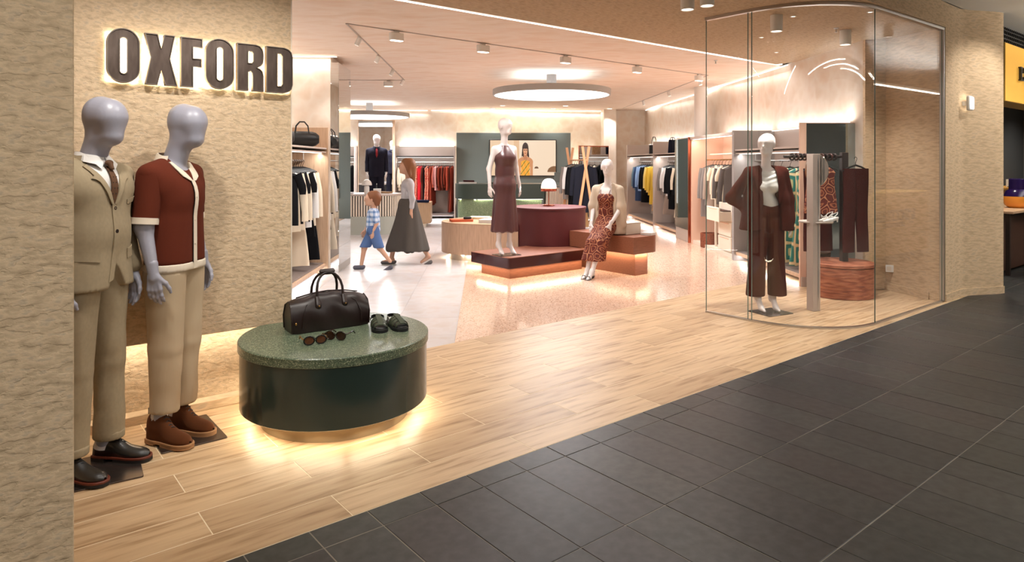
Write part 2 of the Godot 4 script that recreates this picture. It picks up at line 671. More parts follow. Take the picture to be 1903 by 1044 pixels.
func make_materials() -> void:
	M.t_weave = noise_tex(3, 0.35, [], FastNoiseLite.TYPE_VALUE, 2, 256)
	var crust := noise_tex(11, 0.008, [[0.0, 0.0], [0.36, 0.22], [0.44, 0.62], [0.55, 0.68], [0.62, 0.82], [1.0, 1.0]], FastNoiseLite.TYPE_SIMPLEX_SMOOTH, 6, 1024, 26.0)
	var tone := noise_tex(12, 0.012, [[0.0, Color(0.84, 0.82, 0.79)], [0.42, Color(0.94, 0.93, 0.91)], [0.60, Color(1, 0.99, 0.97)], [0.78, Color(0.92, 0.92, 0.92)], [1.0, Color(0.85, 0.86, 0.88)]], FastNoiseLite.TYPE_SIMPLEX_SMOOTH, 5, 1024, 20.0)
	# trowelled plaster of the shopfront
	var p := mat(Color(0.845, 0.755, 0.64), 0.85)
	tex(p, tone, Vector3(1.15, 2.5, 1.15))
	relief(p, crust, 0.32)
	M.plaster = p
	var p2 := mat(Color(0.845, 0.745, 0.62), 0.85)
	tex(p2, tone, Vector3(0.5, 2.2, 0.5), Vector3(0.3, 0.1, 0.7))
	relief(p2, crust, 0.09)
	M.plaster_soft = p2
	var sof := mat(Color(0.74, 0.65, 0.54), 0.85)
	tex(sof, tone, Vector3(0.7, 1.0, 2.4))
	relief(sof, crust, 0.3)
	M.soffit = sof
	var cl := noise_tex(21, 0.006, [[0.0, Color(0.95, 0.90, 0.85)], [0.5, Color(1, 0.99, 0.98)], [1.0, Color(0.97, 0.92, 0.88)]], FastNoiseLite.TYPE_SIMPLEX_SMOOTH, 4, 512, 20.0)
	var ce := mat(Color(0.93, 0.88, 0.835), 0.8)
	tex(ce, cl, Vector3(0.35, 0.5, 0.9))
	M.ceiling = ce
	var wi := mat(Color(0.92, 0.885, 0.84), 0.8)
	tex(wi, cl, Vector3(0.6, 0.6, 0.6))
	M.wall_in = wi
	M.white = mat(Color(0.90, 0.89, 0.87), 0.5)
	M.mall_white = mat(Color(0.86, 0.86, 0.86), 0.7)
	M.mall_grey = mat(Color(0.46, 0.45, 0.44), 0.8)
	# oak-look planks
	var grain := noise_tex(31, 0.016, [[0.0, Color(0.70, 0.63, 0.56)], [0.22, Color(0.84, 0.80, 0.75)], [0.42, Color(0.94, 0.92, 0.90)], [0.7, Color(0.98, 0.97, 0.95)], [1.0, Color(1, 1, 1)]], FastNoiseLite.TYPE_SIMPLEX_SMOOTH, 5, 1024, 0.0)
	M.planks = []
	for i in 8:
		rng.seed = 500 + i
		var w := mat(Color(0.82, 0.705, 0.565).lerp(Color(0.70, 0.58, 0.445), rng.randf()).lightened(rng.randf() * 0.05), 0.42)
		tex(w, grain, Vector3(0.11, 1.0, 1.15), Vector3(rng.randf() * 3.0, 0, rng.randf() * 3.0))
		w.metallic_specular = 0.45
		M.planks.append(w)
	M.grout_light = mat(Color(0.90, 0.83, 0.71), 0.8)
	# slate tiles of the arcade
	var sl := noise_tex(41, 0.02, [[0.0, Color(0.70, 0.70, 0.70)], [0.5, Color(0.86, 0.86, 0.86)], [1.0, Color(1, 1, 1)]], FastNoiseLite.TYPE_SIMPLEX_SMOOTH, 6, 512)
	M.slate = []
	var sc := [Color(0.235, 0.238, 0.235), Color(0.215, 0.217, 0.218), Color(0.252, 0.253, 0.248), Color(0.236, 0.226, 0.228), Color(0.224, 0.232, 0.226)]
	for i in sc.size():
		var s := mat(sc[i], 0.42)
		tex(s, sl, Vector3(1.3, 1.3, 1.3), Vector3(i * 0.37, 0, i * 0.21))
		s.metallic_specular = 0.42
		M.slate.append(s)
	M.grout_grey = mat(Color(0.50, 0.47, 0.43), 0.85)
	# sales floor
	var te := mat(Color(1, 1, 1), 0.16)
	tex(te, terrazzo(51, 512, Color(0.85, 0.72, 0.63), [Color(0.93, 0.81, 0.71), Color(0.72, 0.53, 0.42), Color(0.90, 0.76, 0.66), Color(0.81, 0.64, 0.52), Color(0.58, 0.42, 0.34)], 9000, 4), Vector3(1.1, 1.1, 1.1))
	M.terrazzo = te
	M.greytile = []
	for i in 4:
		var gt := mat(Color(0.80, 0.79, 0.80).darkened(i * 0.012), 0.28)
		tex(gt, cl, Vector3(0.8, 0.8, 0.8), Vector3(i * 0.3, 0, i * 0.7))
		M.greytile.append(gt)
	M.grout_pale = mat(Color(0.66, 0.65, 0.65), 0.8)
	var gz := mat(Color(1, 1, 1), 0.3)
	tex(gz, terrazzo(52, 512, Color(0.27, 0.33, 0.26), [Color(0.38, 0.44, 0.34), Color(0.20, 0.25, 0.20), Color(0.50, 0.55, 0.43), Color(0.34, 0.42, 0.33), Color(0.72, 0.74, 0.62)], 16000, 4), Vector3(2.6, 2.6, 2.6))
	M.green_terrazzo = gz
	var gb := mat(Color(1, 1, 1), 0.45)
	tex(gb, terrazzo(53, 256, Color(0.46, 0.54, 0.40), [Color(0.58, 0.64, 0.50), Color(0.34, 0.42, 0.31), Color(0.66, 0.70, 0.56)], 4000, 3), Vector3(2, 2, 2))
	M.green_base = gb
	M.lacquer_green = mat(Color(0.155, 0.215, 0.20), 0.18)
	M.lacquer_green.metallic_specular = 0.6
	M.panel_green = mat(Color(0.42, 0.465, 0.455), 0.5)
	M.desk_green = mat(Color(0.22, 0.275, 0.25), 0.4)
	M.burgundy = mat(Color(0.35, 0.125, 0.14), 0.5)
	M.burgundy_gloss = mat(Color(0.24, 0.09, 0.105), 0.12)
	# joinery
	var jg := noise_tex(61, 0.03, [[0.0, Color(0.88, 0.86, 0.84)], [0.45, Color(0.95, 0.945, 0.94)], [1.0, Color(1, 1, 1)]], FastNoiseLite.TYPE_SIMPLEX_SMOOTH, 4, 512, 0.0)
	M.oak = tex(mat(Color(0.82, 0.69, 0.57), 0.5), jg, Vector3(2.2, 0.22, 2.2))
	M.oak_warm = mat(Color(0.80, 0.60, 0.44), 0.5)
	M.oak_pale = tex(mat(Color(0.84, 0.71, 0.60), 0.5), jg, Vector3(2.0, 0.2, 2.0), Vector3(0.4, 0.2, 0.1))
	M.oak_flat = tex(mat(Color(0.80, 0.66, 0.53), 0.5), jg, Vector3(0.4, 2.0, 2.2))
	M.walnut = tex(mat(Color(0.58, 0.37, 0.275), 0.42), jg, Vector3(0.45, 2.4, 2.2), Vector3(0.1, 0.5, 0.9))
	M.walnut_top = tex(mat(Color(0.60, 0.39, 0.31), 0.4), jg, Vector3(0.45, 2.4, 2.2), Vector3(0.6, 0.2, 0.3))
	M.slab_grey = tex(mat(Color(0.52, 0.47, 0.45), 0.5), jg, Vector3(0.5, 2.0, 2.0))
	M.panel_taupe = mat(Color(0.72, 0.66, 0.62), 0.5)
	M.panel_grey = mat(Color(0.60, 0.58, 0.57), 0.45)
	M.panel_pink = mat(Color(0.86, 0.71, 0.62), 0.5)
	M.foot_tan = mat(Color(0.60, 0.53, 0.42), 0.7)
	M.cream = mat(Color(0.88, 0.83, 0.76), 0.45)
	var st := noise_tex(71, 0.02, [[0.0, Color(0.46, 0.24, 0.16)], [0.4, Color(0.62, 0.35, 0.24)], [0.6, Color(0.70, 0.42, 0.30)], [1.0, Color(0.80, 0.55, 0.40)]], FastNoiseLite.TYPE_SIMPLEX_SMOOTH, 5, 512, 12.0)
	M.red_travertine = relief(tex(mat(Color(0.95, 0.95, 0.95), 0.6), st, Vector3(0.5, 3.0, 0.5)), crust, 0.5)
	M.basket = relief(tex(mat(Color(0.80, 0.72, 0.66), 0.8), st, Vector3(2, 6, 2)), M.t_weave, 1.0)
	# metals, glass
	M.steel = mat(Color(0.75, 0.74, 0.73), 0.28, 1.0)
	M.steel_dark = mat(Color(0.30, 0.29, 0.29), 0.35, 0.8)
	M.frame_grey = mat(Color(0.52, 0.51, 0.50), 0.5)
	M.rim_grey = mat(Color(0.70, 0.70, 0.69), 0.5)
	M.mirror = mat(Color(0.90, 0.91, 0.91), 0.015, 1.0)
	M.mirror_dark = mat(Color(0.62, 0.66, 0.67), 0.03, 1.0)
	M.plate = mat(Color(0.34, 0.30, 0.28), 0.22, 0.75)
	M.brass = mat(Color(0.80, 0.62, 0.36), 0.3, 1.0)
	M.copper = mat(Color(0.78, 0.46, 0.36), 0.25, 1.0)
	var gl := mat(Color(0.86, 0.92, 0.90, 0.01), 0.02)
	gl.metallic_specular = 0.42
	gl.transparency = BaseMaterial3D.TRANSPARENCY_ALPHA
	M.glass = gl
	M.glass_edge = mat(Color(0.42, 0.50, 0.47), 0.2)
	M.led = glow(Color(1, 0.99, 0.98), 2.0)
	M.led_low = glow(Color(1, 0.90, 0.76), 1.2)
	M.lamp_face = glow(Color(0.99, 0.99, 1.0), 2.4)
	M.lamp_small = glow(Color(1, 0.97, 0.92), 3.0)
	M.black = mat(Color(0.07, 0.07, 0.07), 0.45)
	M.black_rubber = mat(Color(0.06, 0.06, 0.06), 0.7)
	# mannequins, skin
	M.shell_grey = mat(Color(0.60, 0.60, 0.65), 0.38)
	M.shell_white = mat(Color(0.90, 0.87, 0.86), 0.35)
	M.skin = mat(Color(0.80, 0.63, 0.53), 0.55)
	M.skin.subsurf_scatter_enabled = true
	M.skin.subsurf_scatter_strength = 0.1
	M.hair = mat(Color(0.40, 0.26, 0.16), 0.55)
	# prints
	M.print_rust = mat(Color(0.88, 0.86, 0.85), 0.8)
	var pr := noise_tex(81, 0.019, [[0.0, Color(0.84, 0.60, 0.44)], [0.07, Color(0.84, 0.58, 0.42)], [0.10, Color(0.38, 0.12, 0.09)], [0.40, Color(0.46, 0.16, 0.10)], [0.44, Color(0.76, 0.50, 0.34)], [0.56, Color(0.70, 0.42, 0.28)], [0.66, Color(0.38, 0.12, 0.09)], [1.0, Color(0.45, 0.15, 0.10)]], FastNoiseLite.TYPE_CELLULAR, 1, 512)
	(pr.noise as FastNoiseLite).cellular_return_type = FastNoiseLite.RETURN_DISTANCE2_SUB
	(pr.noise as FastNoiseLite).cellular_jitter = 0.9
	tex(M.print_rust, pr, Vector3(1.1, 1.1, 1.1))
	M.print_red = tex(mat(Color(1, 1, 1), 0.8), noise_tex(82, 0.06, [[0.0, Color(0.95, 0.80, 0.66)], [0.38, Color(0.93, 0.74, 0.60)], [0.44, Color(0.70, 0.16, 0.12)], [1.0, Color(0.55, 0.10, 0.09)]], FastNoiseLite.TYPE_SIMPLEX_SMOOTH, 2, 256), Vector3(2.2, 2.2, 2.2))
	var pg := noise_tex(83, 0.022, [[0.0, Color(0.85, 0.78, 0.62)], [0.12, Color(0.80, 0.72, 0.55)], [0.17, Color(0.10, 0.42, 0.40)], [0.5, Color(0.16, 0.50, 0.46)], [0.55, Color(0.75, 0.72, 0.52)], [1.0, Color(0.84, 0.80, 0.66)]], FastNoiseLite.TYPE_CELLULAR, 1, 256)
	(pg.noise as FastNoiseLite).cellular_return_type = FastNoiseLite.RETURN_DISTANCE2_SUB
	(pg.noise as FastNoiseLite).cellular_jitter = 0.15
	M.print_teal = tex(mat(Color(1, 1, 1), 0.8), pg, Vector3(1.2, 0.7, 1.2))
	M.print_leopard = tex(mat(Color(1, 1, 1), 0.8), noise_tex(84, 0.09, [[0.0, Color(0.25, 0.16, 0.10)], [0.42, Color(0.35, 0.22, 0.14)], [0.5, Color(0.78, 0.62, 0.45)], [1.0, Color(0.85, 0.72, 0.55)]], FastNoiseLite.TYPE_SIMPLEX_SMOOTH, 2, 256), Vector3(2.5, 2.5, 2.5))
	M.print_tie = mat(Color(0.36, 0.24, 0.15), 0.8)
	M.leather = mat(Color(0.12, 0.062, 0.05), 0.38)
	M.patent = mat(Color(0.035, 0.02, 0.018), 0.1)
	M.patent.clearcoat_enabled = true
	M.suede = cloth(Color(0.34, 0.19, 0.10), 0.6)
	M.sole_tan = mat(Color(0.62, 0.45, 0.30), 0.7)
	M.sole_red = mat(Color(0.40, 0.16, 0.09), 0.5)
	M.linen = cloth(Color(0.62, 0.56, 0.46))
	var ln := noise_tex(91, 0.05, [[0.0, Color(0.94, 0.94, 0.94)], [1.0, Color(1, 1, 1)]], FastNoiseLite.TYPE_SIMPLEX_SMOOTH, 3, 256)
	tex(M.linen, ln, Vector3(4, 2.5, 4))
	M.chino = cloth(Color(0.73, 0.655, 0.55))
	M.rust_knit = cloth(Color(0.36, 0.16, 0.105))
	M.ivory = cloth(Color(0.87, 0.82, 0.75))
	M.shirt_white = cloth(Color(0.88, 0.87, 0.86))
	M.sock = cloth(Color(0.80, 0.77, 0.76))
	M.satin = mat(Color(0.32, 0.175, 0.175), 0.34)
	M.satin.metallic_specular = 0.6
	M.jacket_cream = cloth(Color(0.80, 0.74, 0.66))
	M.suit_brown = cloth(Color(0.285, 0.115, 0.085))
	M.navy = cloth(Color(0.13, 0.125, 0.17))
	M.grey_skirt = cloth(Color(0.33, 0.31, 0.29))
	M.tie_red = cloth(Color(0.55, 0.20, 0.22))
	M.silk_white = mat(Color(0.86, 0.86, 0.84), 0.4)
	M.check_blue = tex(mat(Color(1, 1, 1), 0.85), check_tex(), Vector3(7, 7, 7))
	M.denim = cloth(Color(0.34, 0.44, 0.62))

func check_tex() -> ImageTexture:
	var im := Image.create(64, 64, false, Image.FORMAT_RGB8)
	for y in 64:
		for x in 64:
			var s := (1 if x % 32 < 14 else 0) + (1 if y % 32 < 14 else 0)
			im.set_pixel(x, y, [Color(0.84, 0.87, 0.92), Color(0.58, 0.68, 0.82), Color(0.36, 0.48, 0.68)][s])
	return ImageTexture.create_from_image(im)

var cl_cache := {}
func fabric(c: Color) -> StandardMaterial3D:
	if not cl_cache.has(c):
		cl_cache[c] = cloth(c)
	return cl_cache[c]
# ---------------------------------------------------------------- the setting
func pick_plank(r: int, i: int) -> int:
	return absi((r * 7 + i * 5 + r * r * 3 + i * i) % 8)

func make_floors() -> void:
	# oak planks across the entrance
	var slab := MB.new()
	slab.box(Vector3(4.4, -0.0758, -3.765), Vector3(9.4, 0.15, 2.07))
	var fl := struct("floor", slab, M.grout_light, Vector3.ZERO, TH)
	for r in 9:
		var z1 := -2.73 - 0.2296 * r
		var j := 0.249 if r % 2 == 0 else -0.2715
		var i := 0
		while j < 9.1:
			var x0 := maxf(j, 0.26 if r < 8 else 1.5)
			var x1 := minf(j + 1.065, 9.08)
			if x1 - x0 > 0.03:
				var b := bx(Vector3.ZERO, Vector3(x1 - x0 - 0.0048, 0.012, 0.2296 - 0.0046), 0.0008)
				var o := obj("plank", b, M.planks[pick_plank(r, i)], fl)
				o.position = Vector3((x0 + x1) / 2, -0.006, z1 - 0.1148)
			j += 1.065
			i += 1
	# slate tiles of the arcade
	var sb := MB.new()
	sb.box(Vector3(6.5, -0.0775, 1.635), Vector3(27, 0.15, 8.73))
	sb.box(Vector3(14.8, -0.08, -3.9), Vector3(10.4, 0.147, 2.32))
	var ar := struct("floor", sb, M.grout_grey, Vector3.ZERO, TH)
	var zs := [-2.73, -2.575, -1.925, -1.27, -0.615, 0.04]
	var cache := {}
	for r in 5:
		for c in range(-3, 43):
			var x0 := 1.381 + 0.2675 * c
			var d: float = zs[r + 1] - zs[r]
			if not cache.has(r): cache[r] = bx(Vector3.ZERO, Vector3(0.2675 - 0.0045, 0.014, d - 0.0045), 0.0014).mesh()
			var o := obj("tile", cache[r], M.slate[absi((r * 3 + c * 2 + c * c * r) % 5)], ar)
			o.position = Vector3(x0 + 0.13375, -0.007 + 0.0006 * ((c * 5 + r * 3) % 3 - 1), (zs[r] + zs[r + 1]) / 2)
	for r in 3:
		for c in range(31, 43):
			var o := obj("tile", bx(Vector3.ZERO, Vector3(0.2675 - 0.0045, 0.014, 0.655 - 0.0045), 0.0014), M.slate[absi((r + c * 3) % 5)], ar)
			o.position = Vector3(1.381 + 0.2675 * c + 0.13375, -0.007, -2.73 - 0.655 * (r + 0.5))
	# sales floor: terrazzo to the right, pale tiles to the left
	var edge := func(a: float) -> float:       # depth b where the line a meets the planks
		for k in 400:
			var b := 3.0 + k * 0.02
			var w := I(a, b)
			if w.x * SN + w.z * CT < -4.797: return b
		return 9.0
	var P := func(a: float, b: float) -> Vector2: return Vector2(I(a, b).x, I(a, b).z)
	var e0: float = edge.call(-0.25)
	var right := PackedVector2Array([P.call(-0.25, e0), Vector2(G(9.1, -4.797).x, G(9.1, -4.797).z), P.call(5.2, 19.4), P.call(-0.25, 19.4)])
	var tz := MB.new()
	tz.prism(right, -0.15, 0.0)
	struct("floor", tz, M.terrazzo)
	var left := PackedVector2Array([P.call(-0.25, e0), P.call(-0.25, 19.4), P.call(-7.0, 19.4), P.call(-7.0, 9.0), Vector2(G(1.4, -6.0).x, G(1.4, -6.0).z), Vector2(G(1.4, -4.797).x, G(1.4, -4.797).z)])
	var lb := MB.new()
	lb.prism(left, -0.15, -0.003)
	var lf := struct("floor", lb, M.grout_pale)
	for i in 10:
		for k in 21:
			var a1 := -0.252 - 0.592 * i
			var b0 := 4.70 + 0.68 * k
			var q := PackedVector2Array([P.call(a1, b0 + 0.002), P.call(a1, b0 + 0.678), P.call(a1 - 0.589, b0 + 0.678), P.call(a1 - 0.589, b0 + 0.002)])
			for piece in Geometry2D.intersect_polygons(q, left):
				if k > 13 and i > 7: continue
				var cen := Vector2.ZERO
				for p in piece: cen += p
				cen /= piece.size()
				var loc := PackedVector2Array()
				for p in piece: loc.append(p - cen)
				var t := MB.new()
				t.prism(loc, -0.012, 0.0, 0.0012, 0.0, false)
				var o := obj("tile", t, M.greytile[(i * 3 + k * 2) % 4], lf)
				o.position = Vector3(cen.x, 0, cen.y)

func make_shell() -> void:
	# pier at the far left, flush with the arcade
	struct("wall_left", bx(Vector3(-1.36, 1.66, -2.98), Vector3(3.284, 3.34, 0.50), 0.004), M.plaster, Vector3.ZERO, TH)
	# sign wall: upper slab, recessed foot
	var s := struct("wall_sign", bx(Vector3(0.93, 1.78, -4.53), Vector3(1.484, 2.58, 0.26), 0.004), M.plaster, Vector3.ZERO, TH)
	obj("wall_foot", bx(Vector3(0.92, 0.26, -4.61), Vector3(1.46, 0.52, 0.10)), M.plaster, s)
	obj("corner_bead", bx(Vector3(1.674, 1.77, -4.405), Vector3(0.008, 2.56, 0.012)), M.cream, s)
	struct("baseboard_left", bx(Vector3(0.92, 0.0275, -4.515), Vector3(1.46, 0.055, 0.09), 0.003), M.plaster_soft, Vector3.ZERO, TH)
	# light under the slab
	var L := frame("trim_1", Vector3.ZERO, TH)
	obj("light_strip", bx(Vector3(0.94, 0.488, -4.475), Vector3(1.44, 0.008, 0.035)), M.led, L)
	area(Vector3(0.94, 0.478, -4.475), Vector3(0, -1, -0.25), Vector3(1, 0, 0), Vector2(1.40, 0.03), E_WALLFOOT, Color(1, 0.93, 0.82), L)
	# entrance soffit and the light slot behind it
	struct("ceiling", bx(Vector3(3.3, 3.19, -4.107), Vector3(12.6, 0.28, 2.646)), M.soffit, Vector3.ZERO, TH)
	struct("wall_fascia", bx(Vector3(4.37, 3.19, -2.768), Vector3(8.15, 0.28, 0.03)), M.plaster_soft, Vector3.ZERO, TH)
	var slot := frame("trim_2", Vector3.ZERO, TH)
	obj("slot_back", bx(Vector3(4.3, 3.12, -5.47), Vector3(11.0, 0.02, 0.10)), M.white, slot)
	obj("light_strip", bx(Vector3(4.3, 3.075, -5.462), Vector3(11.0, 0.02, 0.05)), M.led, slot)
	for k in 3:
		area(Vector3(1.4 + 3.2 * k, 3.06, -5.462), Vector3(0, -1, 0), Vector3(1, 0, 0), Vector2(3.1, 0.05), E_SLOT, Color(0.99, 0.99, 1.0), slot)
	# main ceiling
	var P := func(a: float, b: float) -> Vector2: return Vector2(I(a, b).x, I(a, b).z)
	var c := PackedVector2Array([Vector2(G(-1.2, -5.495).x, G(-1.2, -5.495).z), Vector2(G(10.0, -5.495).x, G(10.0, -5.495).z), P.call(5.2, 19.5), P.call(-7.2, 19.5), P.call(-7.2, 9.0)])
	var cb := MB.new()
	cb.prism(c, 3.05, 3.30)
	struct("ceiling", cb, M.ceiling)
	# back and side walls of the shop
	struct("wall_back", bx(Vector3(-1.0, 1.5, -19.35), Vector3(12.4, 3.12, 0.25)), M.wall_in, Vector3.ZERO, PH)
	struct("wall_right", bx(Vector3(4.80, 1.5, -13.7), Vector3(0.3, 3.12, 11.3)), M.wall_in, Vector3.ZERO, PH)
	struct("wall_side", bx(Vector3(-7.0, 1.5, -14.5), Vector3(0.25, 3.12, 10.5)), M.wall_in, Vector3.ZERO, PH)
	struct("wall_closet", bx(Vector3(-3.02, 1.5, -7.6), Vector3(0.22, 3.12, 5.6)), M.wall_in, Vector3.ZERO, PH)
	struct("wall_pier", bx(Vector3(-2.56, 1.53, -9.95), Vector3(0.80, 3.06, 0.78), 0.004), M.wall_in, Vector3.ZERO, PH)
	struct("wall_return", bx(Vector3(-4.95, 1.5, -10.2), Vector3(4.0, 3.12, 0.25)), M.wall_in, Vector3.ZERO, PH)
	struct("wall_niche", bx(Vector3(-0.20, 1.5, -3.92), Vector3(0.12, 3.1, 1.5)), M.plaster, Vector3.ZERO, TH)
	struct("wall_recess", bx(Vector3(0.30, 1.5, -4.96), Vector3(1.4, 3.1, 0.6)), M.wall_in, Vector3.ZERO, TH)
	# curved plaster wall at the right of the window
	var q := PackedVector2Array()
	var cv := Curve2D.new()
	cv.add_point(Vector2(8.44, -2.76)); cv.add_point(Vector2(8.90, -2.765), Vector2(-0.15, 0), Vector2(0.2, 0)); cv.add_point(Vector2(9.57, -2.52), Vector2(-0.2, -0.02), Vector2.ZERO)
	for p in cv.tessellate(5, 2): q.append(p)
	q.append_array(PackedVector2Array([Vector2(9.57, -4.0), Vector2(9.15, -4.0), Vector2(8.80, -3.69), Vector2(8.44, -2.90)]))
	var rw := MB.new()
	rw.prism(q, 0.0, 3.33)
	struct("wall_front", rw, M.plaster_soft, Vector3.ZERO, TH)
	var sk := PackedVector2Array()
	var nf := q.size() - 4
	for i in nf: sk.append(q[i] + Vector2(0.0, 0.012))
	for i in range(nf - 1, -1, -1): sk.append(q[i] + Vector2(0, -0.02))
	var kb := MB.new()
	kb.prism(sk, 0.0, 0.085)
	struct("baseboard_right", kb, M.plaster_soft, Vector3.ZERO, TH)
	var sk2 := MB.new()
	sk2.prism(PackedVector2Array([Vector2(8.43, -2.93), Vector2(8.785, -3.69), Vector2(8.80, -3.69), Vector2(8.45, -2.93)]), 0.0, 0.085)
	struct("baseboard_window", sk2, M.plaster_soft, Vector3.ZERO, TH)
	# arcade: ceiling, far side
	struct("ceiling", bx(Vector3(6.5, 3.45, 1.7), Vector3(27, 0.24, 8.9)), M.mall_white, Vector3.ZERO, TH)
	struct("ceiling", bx(Vector3(14.8, 3.45, -3.9), Vector3(10.4, 0.24, 2.3)), M.mall_white, Vector3.ZERO, TH)
	struct("wall_opposite", bx(Vector3(6.5, 1.65, 6.1), Vector3(27, 3.4, 0.25)), M.mall_grey, Vector3.ZERO, TH)
	struct("wall_end", bx(Vector3(-6.9, 1.65, 1.2), Vector3(0.25, 3.4, 10)), M.mall_grey, Vector3.ZERO, TH)
	struct("wall_far", bx(Vector3(19.9, 1.65, 0.5), Vector3(0.25, 3.4, 11.4)), M.mall_grey, Vector3.ZERO, TH)
	struct("wall_arcade", bx(Vector3(-4.9, 1.65, -3.6), Vector3(3.9, 3.4, 1.8)), M.mall_grey, Vector3.ZERO, TH)
	# linear lamps of the arcade; the last is unseen, added to brighten the ceiling
	for k in 5:
		var at: Vector3 = G(4.5 + 2.2 * k, 1.1 + 0.55 * k, 3.10) if k < 3 else (G(-0.4, -0.9, 3.10) if k == 3 else G(11.6, -0.95, 2.80))
		var l := thing("linear_lamp", "slim white linear ceiling lamp of the arcade, %s" % ["nearest of three across", "middle of three across", "farthest of three across", "in front of the left pier", "added out of view to brighten the ceiling"][k], "lamp", at, TH, "arcade linear lamps")
		obj("housing", bx(Vector3(0, 0.005, 0), Vector3(5.0, 0.03, 0.07), 0.004), M.white, l)
		obj("diffuser", bx(Vector3(0, -0.013, 0), Vector3(4.96, 0.008, 0.05)), M.lamp_small, l)
		area(Vector3(0, -0.025, 0), Vector3.DOWN, Vector3(1, 0, 0), Vector2(4.9, 0.05), E_MALL * [1.0, 1.0, 1.0, 0.8, 0.35][k], Color(1, 0.98, 0.94), l)
		area(Vector3(0, 0.03, 0), Vector3.UP, Vector3(1, 0, 0), Vector2(4.9, 0.05), E_MALL * (0.3 if k < 4 else 1.6), Color(1, 0.98, 0.94), l)  # uplight added to lift the dark arcade ceiling
		for x in [-2.0, 2.0]:
			obj("cable", bx(Vector3(x, (3.33 - at.y) * 0.5 + 0.008, 0), Vector3(0.006, 3.31 - at.y, 0.006)), M.steel, l)

func make_window() -> void:
	# curved shop window: flat pane, bent pane, flat pane, with steel tracks
	var w := frame("window_1", Vector3.ZERO, TH)
	var path := [Vector2(5.95, -4.14), Vector2(5.95, -3.66)]
	var bend := []
	for p in arc(Vector2(6.76, -3.62), 0.81, 180, 90, 16): bend.append(p)
	var right := [Vector2(6.76, -2.81), Vector2(8.42, -2.79)]
	var pane := func(pts: Array, called: String) -> void:
		var th := 0.012
		var poly := PackedVector2Array()
		var back := []
		for i in pts.size():
			var d: Vector2 = (pts[mini(i + 1, pts.size() - 1)] - pts[maxi(i - 1, 0)]).normalized()
			poly.append(pts[i])
			back.append(pts[i] + Vector2(-d.y, d.x) * -th)
		back.reverse()
		for b in back: poly.append(b)
		var m := MB.new()
		m.prism(poly, 0.012, 3.03)
		obj(called, m, M.glass, w)
		# polished edges read green
		for e in [0, pts.size() - 1]:
			var p: Vector2 = pts[e]
			obj("pane_edge", bx(Vector3(p.x, 1.52, p.y), Vector3(0.007, 3.02, 0.007)), M.glass_edge, w)
	pane.call(path, "pane")
	pane.call(bend, "pane")
	pane.call(right, "pane")
	var all := path.duplicate()
	for p in bend: all.append(p)
	all.append(right[1])
	for y in [[0.0, 0.016, 0.034], [3.02, 3.05, 0.05]]:
		var poly := PackedVector2Array()
		var back := []
		for i in all.size():
			var d: Vector2 = (all[mini(i + 1, all.size() - 1)] - all[maxi(i - 1, 0)]).normalized()
			var nn := Vector2(-d.y, d.x)
			poly.append(all[i] + nn * y[2] * 0.5)
			back.append(all[i] - nn * y[2] * 0.5)
		back.reverse()
		for b in back: poly.append(b)
		var m := MB.new()
		m.prism(poly, y[0], y[1])
		obj("floor_track" if y[0] == 0.0 else "head_track", m, M.steel, w)
	obj("jamb", bx(Vector3(8.435, 1.53, -2.79), Vector3(0.03, 3.04, 0.05), 0.003), M.steel, w)
# ---------------------------------------------------------------- lamps
func pendant(at: Vector3, label: String) -> void:
	var t := thing("pendant_lamp", label, "lamp", at, PH)
	var f := MB.new()
	f.lathe([Vector2(0.975, 0.0), Vector2(1.0, 0.0), Vector2(1.004, 0.004), Vector2(1.004, 0.098), Vector2(1.0, 0.102), Vector2(0.90, 0.102)], 72)
	obj("rim", f, M.rim_grey, t)
	var tp := MB.new()
	tp.lathe([Vector2(0.90, 0.10), Vector2(0.0, 0.10)], 48)
	obj("cover", tp, M.frame_grey, t)
	var d := MB.new()
	d.lathe([Vector2(0.0, 0.004), Vector2(0.975, 0.004)], 64)
	obj("diffuser", d, M.lamp_face, t)
	var r := MB.new()
	r.lathe([Vector2(0.0, 0.102), Vector2(0.085, 0.102), Vector2(0.085, 0.36), Vector2(0.0, 0.36)], 28)
	obj("stem", r, M.frame_grey, t)
	var up := MB.new()
	up.lathe([Vector2(0.84, 0.112), Vector2(0.80, 0.112)], 48)
	obj("uplight_ring", up, M.led, t)
	area(Vector3(0, -0.01, 0), Vector3.DOWN, Vector3.RIGHT, Vector2(1.5, 1.5), E_PENDANT, Color(0.99, 0.99, 1.0), t)
	area(Vector3(0, 0.125, 0), Vector3.UP, Vector3.RIGHT, Vector2(1.2, 1.2), E_PENDANT * 0.08, Color(0.99, 0.99, 1.0), t)

func on_track(p0: Vector3, p1: Vector3, u: float) -> Vector3:
	# where the sight line at picture column u crosses a track
	var r := (u - 951.5) / 1247.0
	var k := (r * -p0.z - p0.x) / ((p1.x - p0.x) + r * (p1.z - p0.z))
	return p0.lerp(p1, k)

func track(p0: Vector3, p1: Vector3, label: String) -> Node3D:
	var v := p1 - p0
	var t := thing("light_track", label, "light track", (p0 + p1) / 2, atan2(-v.z, v.x))
	obj("rail", bx(Vector3(0, -0.004, 0), Vector3(v.length(), 0.008, 0.02), 0.001), M.panel_taupe, t)
	return t

